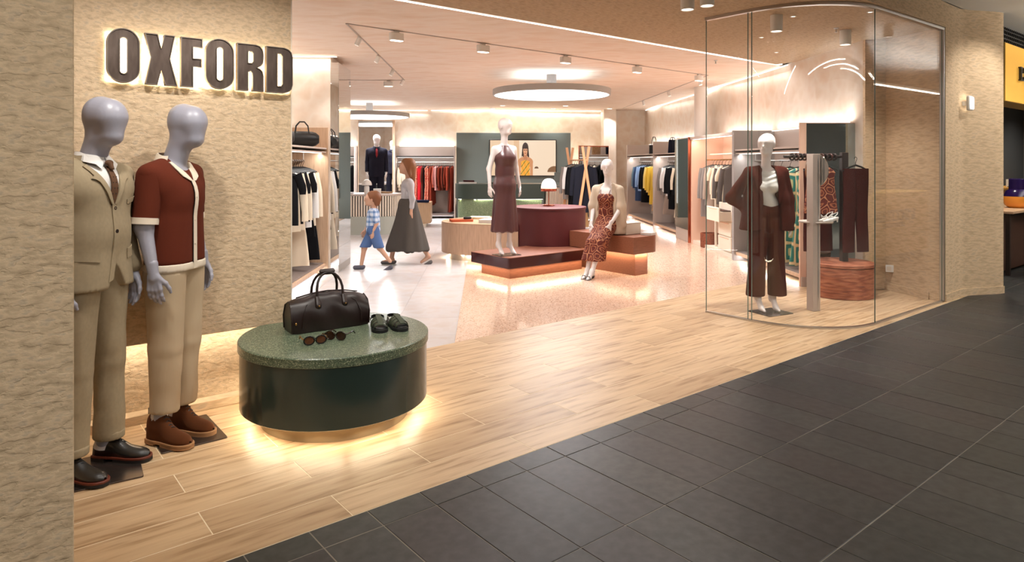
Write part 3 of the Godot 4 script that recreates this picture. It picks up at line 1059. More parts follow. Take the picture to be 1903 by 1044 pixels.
func make_lamps() -> void:
	pendant(I(1.155, 11.42, 2.69), "large grey-rimmed round pendant lamp over the burgundy display table")
	pendant(I(-2.88, 17.05, 2.69), "large grey-rimmed round pendant lamp over the navy suit mannequin")
	var y := 3.05
	var c0 := I(-1.48, 7.3, y)
	var c1 := I(3.85, 11.38, y)
	var c2 := I(-1.44, 12.27, y)
	var c3 := I(3.82, 18.3, y)
	var c4 := I(-4.6, 12.35, y)
	track(c0, c1, "thin ceiling light track running across behind the entrance soffit")
	track(c0, c2, "thin ceiling light track with small spotlights running back at the left")
	track(c1, c3, "thin ceiling light track running back along the right wall units")
	track(c2, c4, "thin ceiling light track ending above the fluted counter")
	var n := 0
	for u in [737, 898, 1051, 1184, 1299, 722]:
		var p := on_track(c0, c1, u) if n < 5 else on_track(c2, c4, u)
		var t := thing("track_lamp", "white box lamp on the cross track, %s from the left" % ORD[n] if n < 5 else "white box lamp on the short track above the fluted counter", "lamp", p, TH if n < 5 else PH, "box lamps on the tracks")
		var b := MB.new()
		b.prism(rrect(0.085, 0.045, 0.03), -0.115, -0.03, 0.004, 0.004)
		obj("housing", b, M.white, t)
		var d := MB.new()
		d.prism(rrect(0.075, 0.036, 0.025), -0.119, -0.114)
		obj("diffuser", d, M.lamp_small, t)
		obj("adapter", bx(Vector3(0, -0.02, 0), Vector3(0.06, 0.03, 0.025)), M.white, t)
		spot(Vector3(0, -0.13, 0), Vector3(0.0, -3, -0.5 if n != 1 else 0.2), E_TRACK, 52, Color(1, 0.99, 0.98), 0.05, t)
		n += 1
	var sp := []
	for u in [666.4, 701.7, 728.7, 748.0]: sp.append([on_track(c0, c2, u), "left track", I(-2.6, 8.6 + sp.size() * 1.3, 1.0)])
	for u in [1301.0, 1243.6, 1196.0]: sp.append([on_track(c1, c3, u), "right track", I(4.3, 11.6 + (sp.size() - 4) * 2.2, 1.0)])
	n = 0
	for s in sp:
		var t := thing("spotlight", "small white cylinder spotlight on the %s, %s from the front" % [s[1], ORD[n if n < 4 else n - 4]], "lamp", s[0], 0, "track spotlights")
		var dir: Vector3 = (s[2] - s[0]).normalized()
		var b := MB.new()
		var q: Vector3 = Vector3(0, -0.07, 0)
		b.tube([q - dir * 0.045, q + dir * 0.05], 0.03, 16)
		obj("barrel", b, M.white, t)
		var f := MB.new()
		f.tube([q + dir * 0.05, q + dir * 0.053], 0.026, 16)
		obj("lens", f, M.lamp_small, t)
		obj("stem", bx(Vector3(0, -0.035, 0), Vector3(0.014, 0.05, 0.014)), M.white, t)
		spot(q + dir * 0.06, q + dir * 2.0, E_TRACK * 0.7, 30, Color(1, 0.99, 0.98), 0.025, t)
		n += 1
	n = 0
	for e in [[916, 211], [1028, 209.5], [1133, 207.5], [934, 195.5], [1051, 196]]:
		var d: float = 1.5 * 1247.0 / (302.0 - e[1])
		d = minf(d, 18.6)
		var t := thing("recessed_downlight", "recessed white downlight near the back wall, %s" % ["left in the rear row", "middle of the rear row", "right in the rear row", "left of the front pair", "right of the front pair"][n], "lamp", Vector3((e[0] - 951.5) / 1247.0 * d, 3.05, -d), PH, "recessed downlights")
		obj("trim_plate", bx(Vector3(0, -0.005, 0), Vector3(0.16, 0.012, 0.12), 0.002), M.white, t)
		obj("lens", bx(Vector3(0, -0.013, 0), Vector3(0.11, 0.006, 0.08)), M.lamp_small, t)
		spot(Vector3(0, -0.03, 0), Vector3(0, -2, -0.3), E_TRACK * 0.6, 45, Color(1, 0.99, 0.98), 0.04, t)
		n += 1
	# surface-mounted cylinders under the entrance soffit
	n = 0
	var cyl := [[I(1.78, 5.80), I(1.2, 4.9, 0), "over the wood floor of the entrance", E_TRACK * 0.6], [I(2.98, 6.72), I(3.0, 6.9, 0.6), "above the brown suit mannequin in the window", E_TRACK], [I(4.10, 7.45), I(4.2, 7.6, 0.4), "above the clothes rack in the window", E_TRACK * 0.8],
		[G(0.55, -3.25), G(0.75, -4.4, 1.2), "over the linen suit mannequin", E_TRACK * 0.55], [G(1.45, -3.25), G(1.35, -4.4, 1.3), "over the sign wall", E_TRACK * 0.55], [G(2.6, -3.6), G(2.2, -3.8, 0), "over the green plinth", E_TRACK * 0.5], [G(4.9, -3.4), G(4.9, -3.6, 0), "over the middle of the entrance", E_TRACK * 0.5], [G(9.2, -1.9), G(9.05, -2.74, 1.9), "outside the curved wall", E_TRACK * 0.4]]
	for e in cyl:
		var hy := 3.05 if n < 7 else 3.33
		var t := thing("ceiling_cylinder_lamp", "short white cylinder ceiling lamp %s" % e[2], "lamp", e[0] + Vector3(0, hy, 0), 0, "soffit cylinder lamps")
		var b := MB.new()
		b.lathe([Vector2(0.0, 0.0), Vector2(0.06, 0.0), Vector2(0.06, -0.165), Vector2(0.052, -0.165), Vector2(0.052, -0.15)].map(func(q): return q), 28)
		obj("housing", b, M.white, t)
		var f := MB.new()
		f.lathe([Vector2(0.052, -0.155), Vector2(0.0, -0.155)], 24)
		obj("lens", f, M.lamp_small, t)
		spot(Vector3(0, -0.175, 0), e[1] - e[0] - Vector3(0, hy, 0), e[3], 48, Color(1, 0.975, 0.94), 0.05, t)
		n += 1
	# sprinkler heads
	n = 0
	for e in [[1554, 52], [1330, 112]]:
		var d: float = 1.5 * 1247.0 / (302.0 - e[1])
		var t := thing("sprinkler", "small ceiling sprinkler head %s" % ["over the shop window", "beside the light slot at the right"][n], "sprinkler", Vector3((e[0] - 951.5) / 1247.0 * d, 3.05, -d), 0)
		var f := MB.new()
		f.lathe([Vector2(0.0, 0.0), Vector2(0.028, 0.0), Vector2(0.024, -0.01), Vector2(0.009, -0.014), Vector2(0.007, -0.045), Vector2(0, -0.046)], 16)
		obj("body", f, M.steel, t)
		f = MB.new()
		f.lathe([Vector2(0.0, -0.046), Vector2(0.018, -0.046), Vector2(0.018, -0.049), Vector2(0.0, -0.049)], 12)
		obj("deflector", f, M.steel, t)
		n += 1
	# small flush downlights dotted under the soffit inside the window
	n = 0
	for e in [[1474, 30], [1415, 69], [1443, 97], [1617, 22]]:
		var d: float = 1.5 * 1247.0 / (302.0 - e[1])
		var t := thing("flush_downlight", "tiny flush downlight in the soffit over the shop window, %s in the row" % ORD[n], "lamp", Vector3((e[0] - 951.5) / 1247.0 * d, 3.05, -d), 0, "flush downlights")
		var f := MB.new()
		f.lathe([Vector2(0.03, 0.0), Vector2(0.03, -0.006), Vector2(0.02, -0.006)], 20)
		obj("ring", f, M.white, t)
		var g := MB.new()
		g.lathe([Vector2(0.021, -0.004), Vector2(0.0, -0.004)], 16)
		obj("lens", g, M.lamp_small, t)
		spot(Vector3(0, -0.02, 0), Vector3(0, -2, 0), E_TRACK * 0.1, 40, Color(1, 0.985, 0.965), 0.02, t)
		n += 1

# a strip of light hidden in a cove: seen strip and the light it gives
func strip(called: String, p0: Vector3, p1: Vector3, dir: Vector3, wid: float, energy: float, col := Color(1, 0.985, 0.965), parent: Node = null, m: Material = null) -> void:
	var v := p1 - p0
	var mb := MB.new()
	var x := v.normalized()
	var zz := x.cross(Vector3.UP).normalized()
	if absf(x.y) > 0.9: zz = x.cross(Vector3.RIGHT).normalized()
	mb.box((p0 + p1) / 2, Vector3(v.length(), 0.008, wid), 0.0, Basis(x, zz.cross(x), zz))
	if parent == null:
		var o := struct(called, mb, m if m else M.led)
		area((p0 + p1) / 2 + dir.normalized() * 0.012, dir, v, Vector2(v.length(), wid), energy, col, o)
	else:
		obj("light_strip", mb, m if m else M.led, parent)
		area((p0 + p1) / 2 + dir.normalized() * 0.012, dir, v, Vector2(v.length(), wid), energy, col, parent)
# ---------------------------------------------------------------- sign, plinth, display
func rounded(w: float, h: float, r: float) -> PackedVector2Array:
	var p := PackedVector2Array()
	for q in rrect(w / 2, h / 2, r, 8): p.append(q + Vector2(w / 2, h / 2))
	return p

# a letter: outline contours (first outer, then holes joined by a slit), as a plate with a raised rim
func letter(t: Node3D, outer: PackedVector2Array, holes: Array, x0: float, y0: float, w: float, h: float) -> void:
	var parts := [outer]
	if holes.size():
		# cut in two through the middle of the counter, so that no piece encloses it
		var cx := 0.0
		for p in holes[0]: cx += p.x / holes[0].size()
		parts = []
		for r in [[-1.0, cx], [cx, 1.0]]:
			for half in Geometry2D.intersect_polygons(outer, PackedVector2Array([Vector2(r[0], -1), Vector2(r[1], -1), Vector2(r[1], 1), Vector2(r[0], 1)])):
				parts.append_array(Geometry2D.clip_polygons(half, holes[0]))
	var face := MB.new()
	for pc in parts:
		var tr := Geometry2D.triangulate_polygon(pc)
		for zc in [[0.028, 1.0], [0.0, -1.0]]:
			var b := face.v.size()
			for p in pc: face.pt(Vector3(p.x, p.y, zc[0]), Vector3(0, 0, zc[1]))
			for i in range(0, tr.size(), 3): face.tri3(b + tr[i], b + tr[i + 1], b + tr[i + 2])
	obj("letter_face", face, M.sign_bronze, t)
	var rim := MB.new()
	var side := MB.new()
	var loops := [outer]
	loops.append_array(holes)
	for li in loops.size():
		var lp: PackedVector2Array = loops[li]
		var np := lp.size()
		var ar := 0.0
		for i in np: ar += lp[i].cross(lp[(i + 1) % np])
		var sg := (1.0 if ar > 0.0 else -1.0) * (1.0 if li == 0 else -1.0)
		var off := []
		for i in np:
			var d0 := (lp[i] - lp[(i + np - 1) % np]).normalized()
			var d1 := (lp[(i + 1) % np] - lp[i]).normalized()
			var m := Vector2(d0.y, -d0.x) * sg + Vector2(d1.y, -d1.x) * sg
			off.append(m / maxf(0.45, 0.5 * m.length_squared()))
		for i in np:
			var j := (i + 1) % np
			var o2: Vector2 = (off[i] + off[j]).normalized()
			var no := Vector3(o2.x, o2.y, 0)
			var a := lp[i]; var b := lp[j]
			var ai: Vector2 = lp[i] - off[i] * 0.0055
			var bi: Vector2 = lp[j] - off[j] * 0.0055
			rim.quad(Vector3(a.x, a.y, 0.036), Vector3(b.x, b.y, 0.036), Vector3(bi.x, bi.y, 0.036), Vector3(ai.x, ai.y, 0.036), Vector3(0, 0, 1))
			rim.quad(Vector3(ai.x, ai.y, 0.036), Vector3(bi.x, bi.y, 0.036), Vector3(bi.x, bi.y, 0.028), Vector3(ai.x, ai.y, 0.028), -no)
			rim.quad(Vector3(a.x, a.y, 0.036), Vector3(b.x, b.y, 0.036), Vector3(b.x, b.y, 0.0), Vector3(a.x, a.y, 0.0), no)
			# translucent lit back-tray
			var as_: Vector2 = lp[i] - off[i] * 0.004
			var bs_: Vector2 = lp[j] - off[j] * 0.004
			side.quad(Vector3(as_.x, as_.y, 0.0), Vector3(bs_.x, bs_.y, 0.0), Vector3(bs_.x, bs_.y, -0.020), Vector3(as_.x, as_.y, -0.020), no)
	obj("rim", rim, M.sign_rim, t)
	obj("lit_edge", side, M.sign_glow, t)
	area(Vector3(x0 + w / 2, y0 + h / 2, -0.012), Vector3(0, 0, -1), Vector3.RIGHT, Vector2(w * 0.92, h * 0.92), E_SIGN, Color(1, 0.965, 0.86), t)

func make_sign() -> void:
	M.sign_bronze = tex(mat(Color(0.36, 0.31, 0.28), 0.45, 0.55), noise_tex(101, 0.02, [[0.0, Color(0.78, 0.74, 0.72)], [1.0, Color(1, 1, 1)]]), Vector3(2, 0.6, 2))
	M.sign_rim = mat(Color(0.44, 0.40, 0.37), 0.4, 0.6)
	M.sign_glow = glow(Color(1, 0.95, 0.80), 1.0)
	var y0 := 2.003
	var H := 0.297
	var xs := [[0.602, 0.767], [0.791, 0.965], [0.984, 1.105], [1.122, 1.288], [1.308, 1.471], [1.489, 1.661]]
	var tx := ["O", "X", "F", "O", "R", "D"]
	for k in 6:
		var w: float = xs[k][1] - xs[k][0]
		var t := thing("sign_letter", ["large bronze letter O at the start of the lit wall sign", "large bronze letter X on the lit wall sign", "large bronze letter F on the lit wall sign", "large bronze letter O between F and R on the lit wall sign", "large bronze letter R on the lit wall sign", "large bronze letter D at the end of the lit wall sign"][k], "sign letter", G(xs[k][0], -4.376, y0), TH, "bronze wall sign letters")
		var outer := PackedVector2Array()
		var holes := []
		match tx[k]:
			"O":
				outer = rounded(w, H + 0.012, 0.5 * w * 0.98)
				var hp := PackedVector2Array()
				for q in rounded(w * 0.20, H * 0.68, w * 0.095): hp.append(q + Vector2(w * 0.40, H * 0.18))
				holes.append(hp)
			"X":
				outer = PackedVector2Array([Vector2(0.02, 0), Vector2(0.39, 0), Vector2(0.5, 0.29), Vector2(0.63, 0), Vector2(1.0, 0), Vector2(0.78, 0.53), Vector2(0.93, 1), Vector2(0.60, 1), Vector2(0.50, 0.72), Vector2(0.40, 1), Vector2(0.0, 1), Vector2(0.18, 0.53)])
			"F":
				outer = PackedVector2Array([Vector2(0, 0), Vector2(0.57, 0), Vector2(0.57, 0.41), Vector2(0.95, 0.41), Vector2(0.95, 0.59), Vector2(0.57, 0.59), Vector2(0.57, 0.81), Vector2(1, 0.81), Vector2(1, 1), Vector2(0, 1)])
			"R":
				outer = PackedVector2Array([Vector2(0, 0), Vector2(0.42, 0), Vector2(0.42, 0.40), Vector2(0.50, 0.42), Vector2(0.56, 0.38), Vector2(0.58, 0.30), Vector2(0.58, 0), Vector2(1, 0), Vector2(1, 0.34), Vector2(0.96, 0.43), Vector2(0.88, 0.48), Vector2(0.78, 0.51), Vector2(0.90, 0.55), Vector2(0.98, 0.62), Vector2(1, 0.70), Vector2(1, 0.82), Vector2(0.96, 0.91), Vector2(0.86, 0.975), Vector2(0.70, 1), Vector2(0, 1)])
				holes.append(PackedVector2Array([Vector2(0.42, 0.60), Vector2(0.55, 0.60), Vector2(0.60, 0.64), Vector2(0.60, 0.80), Vector2(0.55, 0.84), Vector2(0.42, 0.84)]))
			"D":
				outer = PackedVector2Array([Vector2(0, 0), Vector2(0.68, 0), Vector2(0.84, 0.03), Vector2(0.95, 0.09), Vector2(1, 0.19), Vector2(1, 0.81), Vector2(0.95, 0.91), Vector2(0.84, 0.97), Vector2(0.68, 1), Vector2(0, 1)])
				holes.append(PackedVector2Array([Vector2(0.42, 0.15), Vector2(0.54, 0.15), Vector2(0.60, 0.20), Vector2(0.60, 0.80), Vector2(0.54, 0.85), Vector2(0.42, 0.85)]))
		if tx[k] != "O":
			for i in outer.size(): outer[i] = outer[i] * Vector2(w, H)
			for hole_i in holes.size():
				var hp2 := PackedVector2Array()
				for q in holes[hole_i]: hp2.append(q * Vector2(w, H))
				holes[hole_i] = hp2
		letter(t, outer, holes, 0.0, 0.0, w, H)

func cut_circle(c: Vector2, r: float, zmin: float) -> PackedVector2Array:
	var p := PackedVector2Array()
	for i in 96:
		var a := TAU * i / 96.0
		var q := c + Vector2(cos(a), sin(a)) * r
		q.y = maxf(q.y, zmin)
		if p.size() and p[p.size() - 1].distance_to(q) < 0.002: continue
		p.append(q)
	return p

func make_plinth() -> void:
	# round plinth cut flat where it stands against the sign wall
	var c := Vector2(1.768, -3.91)
	var t := thing("display_plinth", "round dark green plinth with speckled terrazzo top beside the sign wall", "plinth", Vector3.ZERO, TH)
	var d := MB.new()
	d.prism(cut_circle(c, 0.556, -4.385), 0.105, 0.445, 0.0, 0.004)
	obj("drum", d, M.lacquer_green, t)
	var s := MB.new()
	s.prism(cut_circle(c, 0.566, -4.39), 0.445, 0.50, 0.006, 0.003)
	obj("terrazzo_top", s, M.green_terrazzo, t)
	var b := MB.new()
	b.prism(cut_circle(c, 0.44, -4.36), 0.0, 0.105)
	obj("foot", b, M.foot_tan, t)
	var l := MB.new()
	l.prism(cut_circle(c, 0.49, -4.37), 0.099, 0.105)
	obj("light_strip", l, M.led_low, t)
	for k in 10:
		var a := TAU * (k + 0.5) / 10.0
		var q := c + Vector2(cos(a), sin(a)) * 0.495
		if q.y < -4.34: continue
		area(Vector3(q.x, 0.090, q.y), Vector3(cos(a) * 0.9, -1, sin(a) * 0.9), Vector3(-sin(a), 0, cos(a)), Vector2(0.29, 0.03), E_FOOT * 0.26, Color(1, 0.93, 0.80), t)

func clip1(p: PackedVector2Array, q: PackedVector2Array) -> PackedVector2Array:
	var r := Geometry2D.clip_polygons(p, q)
	var best := PackedVector2Array()
	for e in r:
		if not Geometry2D.is_polygon_clockwise(e) and e.size() > best.size(): best = e
	return best if best.size() else p

func circle(c: Vector2, r: float, n := 64) -> PackedVector2Array:
	var p := PackedVector2Array()
	for i in n: p.append(c + Vector2(cos(TAU * i / n), sin(TAU * i / n)) * r)
	return p

func make_display() -> void:
	var cc := Vector2(7.075, -7.80)
	var gap := circle(cc, 0.575)
	# low burgundy platform
	var t := thing("display_platform", "low platform with glossy burgundy edge and walnut top", "platform", Vector3.ZERO, TH)
	var pl := PackedVector2Array()
	pl.append_array(arc(Vector2(5.55, -6.90), 0.05, 90, 180, 5))
	pl.append_array(PackedVector2Array([Vector2(5.50, -7.70), Vector2(6.96, -7.70), Vector2(6.96, -6.85)]))
	pl = clip1(pl, gap)
	var a := MB.new(); a.prism(pl, 0.153, 0.292, 0.0, 0.003)
	obj("edge", a, M.burgundy_gloss, t)
	var b := MB.new(); b.prism(pl, 0.292, 0.30, 0.002)
	obj("top", b, M.walnut_top, t)
	var f := PackedVector2Array([Vector2(5.61, -6.965), Vector2(6.955, -6.965), Vector2(6.955, -7.20), Vector2(6.5, -7.60), Vector2(5.61, -7.60)])
	var fb := MB.new(); fb.prism(f, 0.0, 0.153)
	obj("foot", fb, M.walnut, t)
	strip("", Vector3(5.60, 0.148, -6.93), Vector3(6.95, 0.148, -6.93), Vector3(0, -1, 0.3), 0.02, E_FOOT, Color(1, 0.90, 0.76), t, M.led_low)
	strip("", Vector3(5.573, 0.148, -6.97), Vector3(5.573, 0.148, -7.66), Vector3(-0.3, -1, 0), 0.02, E_FOOT * 0.6, Color(1, 0.90, 0.76), t, M.led_low)
	# burgundy drum table
	t = thing("display_table", "tall round burgundy drum table in the centre of the shop", "table", G(cc.x, cc.y), TH)
	var dm := MB.new()
	dm.lathe([Vector2(0, 0), Vector2(0.565, 0), Vector2(0.565, 0.835)], 72)
	obj("drum", dm, M.burgundy, t)
	var dt := MB.new()
	dt.lathe([Vector2(0.0, 0.835), Vector2(0.572, 0.835), Vector2(0.575, 0.838), Vector2(0.575, 0.861), Vector2(0.572, 0.864), Vector2(0.0, 0.864)], 72)
	obj("top", dt, M.burgundy, t)
	# walnut bench
	t = thing("display_bench", "walnut bench with rounded end and glowing recessed foot beside the burgundy table", "bench", Vector3.ZERO, TH)
	var be := PackedVector2Array([Vector2(6.97, -5.995)])
	be.append_array(arc(Vector2(7.36, -6.20), 0.205, 90, 0, 8))
	be.append_array(arc(Vector2(7.36, -6.85), 0.205, 0, -60, 5))
	be.append_array(PackedVector2Array([Vector2(7.3, -7.20), Vector2(6.97, -7.24)]))
	be = clip1(be, gap)
	var u := MB.new(); u.prism(be, 0.306, 0.530, 0.0, 0.003)
	obj("slab", u, M.walnut, t)
	var u2 := MB.new(); u2.prism(be, 0.530, 0.538, 0.002)
	obj("top", u2, M.walnut_top, t)
	var bf := PackedVector2Array([Vector2(7.09, -6.075)])
	bf.append_array(arc(Vector2(7.33, -6.145), 0.07, 90, 0, 5))
	bf.append_array(PackedVector2Array([Vector2(7.40, -7.0), Vector2(7.25, -7.18), Vector2(7.09, -7.18)]))
	bf = clip1(bf, gap)
	var u3 := MB.new(); u3.prism(bf, 0.0, 0.306)
	obj("foot", u3, M.walnut, t)
	strip("", Vector3(7.045, 0.300, -6.08), Vector3(7.045, 0.300, -7.10), Vector3(0.15, -1, 0), 0.02, E_FOOT * 1.2, Color(1, 0.90, 0.76), t, M.led_low)
	strip("", Vector3(7.08, 0.300, -6.045), Vector3(7.40, 0.300, -6.045), Vector3(0, -1, -0.15), 0.02, E_FOOT * 0.6, Color(1, 0.90, 0.76), t, M.led_low)
	strip("", Vector3(7.46, 0.300, -6.2), Vector3(7.46, 0.300, -6.85), Vector3(0.2, -1, 0), 0.02, E_FOOT * 0.6, Color(1, 0.90, 0.76), t, M.led_low)
	# white riser boxes on the bench
	t = thing("riser_box", "white riser box on the walnut bench behind the seated mannequin", "riser", Vector3.ZERO, TH)
	obj("box", bx(Vector3(7.29, 0.619, -6.62), Vector3(0.32, 0.16, 0.70), 0.006), M.cream, t)
	obj("lid", bx(Vector3(7.29, 0.700, -6.62), Vector3(0.324, 0.005, 0.704)), M.white, t)
	# pale oak counter with a round end
	var P := []
	for q in [[0.30, 10.16], [-0.20, 10.27], [-0.72, 10.42], [-1.02, 10.62], [-1.15, 10.95], [-1.10, 11.30], [-0.85, 11.62], [-0.40, 11.80], [0.2, 11.85], [0.75, 11.6]]: P.append(Vector2(q[0], -q[1]))
	var cv := Curve2D.new()
	for i in P.size():
		var tg: Vector2 = (P[mini(i + 1, P.size() - 1)] - P[maxi(i - 1, 0)]) / 6.0
		cv.add_point(P[i], -tg, tg)
	var ol := PackedVector2Array()
	for p in cv.tessellate(4, 3): ol.append(p)
	var ccw := Vector2(G(cc.x, cc.y).x, G(cc.x, cc.y).z)
	ol = clip1(ol, circle(ccw, 0.58)) if not Geometry2D.is_polygon_clockwise(ol) else clip1(rev(ol), circle(ccw, 0.58))
	ol = clip1(ol, PackedVector2Array([v2(G(5.45, -6.8)), v2(G(7.2, -6.8)), v2(G(7.2, -7.705)), v2(G(5.45, -7.705))]))
	t = thing("display_counter", "pale oak display counter with a rounded end and glowing foot", "counter", Vector3.ZERO)
	var k := MB.new(); k.prism(ol, 0.11, 0.585, 0.0, 0.003)
	obj("body", k, M.oak_pale, t)
	var k2 := MB.new(); k2.prism(ol, 0.585, 0.60, 0.002)
	obj("top", k2, M.oak_flat, t)
	var inner := Geometry2D.offset_polygon(ol, -0.12)
	var k3 := MB.new(); k3.prism(inner[0], 0.0, 0.11)
	obj("foot", k3, M.cream, t)
	for s in [[[0.05, 10.30], [-0.72, 10.53]], [[-0.76, 10.56], [-1.03, 10.85]], [[-1.06, 10.9], [-1.0, 11.3]]]:
		strip("", Vector3(s[0][0], 0.105, -s[0][1]), Vector3(s[1][0], 0.105, -s[1][1]), Vector3(0, -1, 0), 0.02, E_FOOT * 0.6, Color(1, 0.94, 0.85), t, M.led_low)

func rev(p: PackedVector2Array) -> PackedVector2Array:
	var q := p.duplicate()
	q.reverse()
	return q

func v2(v: Vector3) -> Vector2:
	return Vector2(v.x, v.z)
# ---------------------------------------------------------------- wall units and the back of the shop
# an open clothes bay on the sales floor grid: front and back across, from near to far along the wall
func bay(label: String, f: float, k: float, b0: float, b1: float, side: Material, back: Material, near_panel := false, base := true) -> Node3D:
	var t := thing("clothes_bay", label, "wall unit", Vector3.ZERO, PH)
	var s := signf(k - f)
	var mid := (f + k) / 2
	var w := absf(k - f)
	var bm := -(b0 + b1) / 2
	var L := b1 - b0
	obj("side_panel", bx(Vector3(mid, 1.02, -b1 + 0.015), Vector3(w, 2.04, 0.03), 0.002), side, t)
	if near_panel: obj("side_panel", bx(Vector3(mid, 1.02, -b0 - 0.015), Vector3(w, 2.04, 0.03), 0.002), side, t)
	obj("back_panel", bx(Vector3(k - s * 0.012, 1.02, bm), Vector3(0.024, 2.04, L - 0.03)), back, t)
	if base:
		obj("platform", bx(Vector3(mid + s * 0.02, 0.125, bm), Vector3(w - 0.09, 0.05, L - 0.035), 0.003), M.slab_grey, t)
		obj("platform_edge", bx(Vector3(f + s * 0.05, 0.115, bm), Vector3(0.03, 0.045, L - 0.035), 0.002), M.oak_pale, t)
		strip("", Vector3(f + s * 0.12, 0.094, -b0 - 0.03), Vector3(f + s * 0.12, 0.094, -b1 + 0.03), Vector3(-s * 0.5, -1, 0), 0.03, E_UNIT * 0.5 * L, Color(0.99, 0.99, 1.0), t)
	obj("shelf", bx(Vector3(f + s * 0.28, 1.745, bm), Vector3(0.52, 0.022, L - 0.04), 0.002), M.panel_taupe, t)
	obj("shelf_lower", bx(Vector3(f + s * 0.26, 1.695, bm), Vector3(0.46, 0.014, L - 0.04), 0.002), M.panel_taupe, t)
	strip("", Vector3(f + s * 0.10, 1.682, -b0 - 0.03), Vector3(f + s * 0.10, 1.682, -b1 + 0.04), Vector3(s * 0.25, -1, 0), 0.03, E_UNIT * L, Color(1, 0.985, 0.965), t)
	var r := MB.new()
	r.tube([Vector3(mid, 1.58, -b0 - 0.02), Vector3(mid, 1.58, -b1 + 0.03)], 0.013, 10)
	obj("rail", r, M.steel, t)
	for z in [-b0 - 0.06, -b1 + 0.06]:
		var q := MB.new()
		q.tube([Vector3(mid, 1.58, z), Vector3(mid, 1.69, z)], 0.007, 6)
		obj("bracket", q, M.steel, t)
	# light on top washing the wall
	strip("", Vector3(k - s * 0.06, 2.048, -b0 - 0.05), Vector3(k - s * 0.06, 2.048, -b1 + 0.05), Vector3(0, 1, 0), 0.03, E_COVE * 0.12 * L, Color(1, 0.985, 0.965), t)
	return t

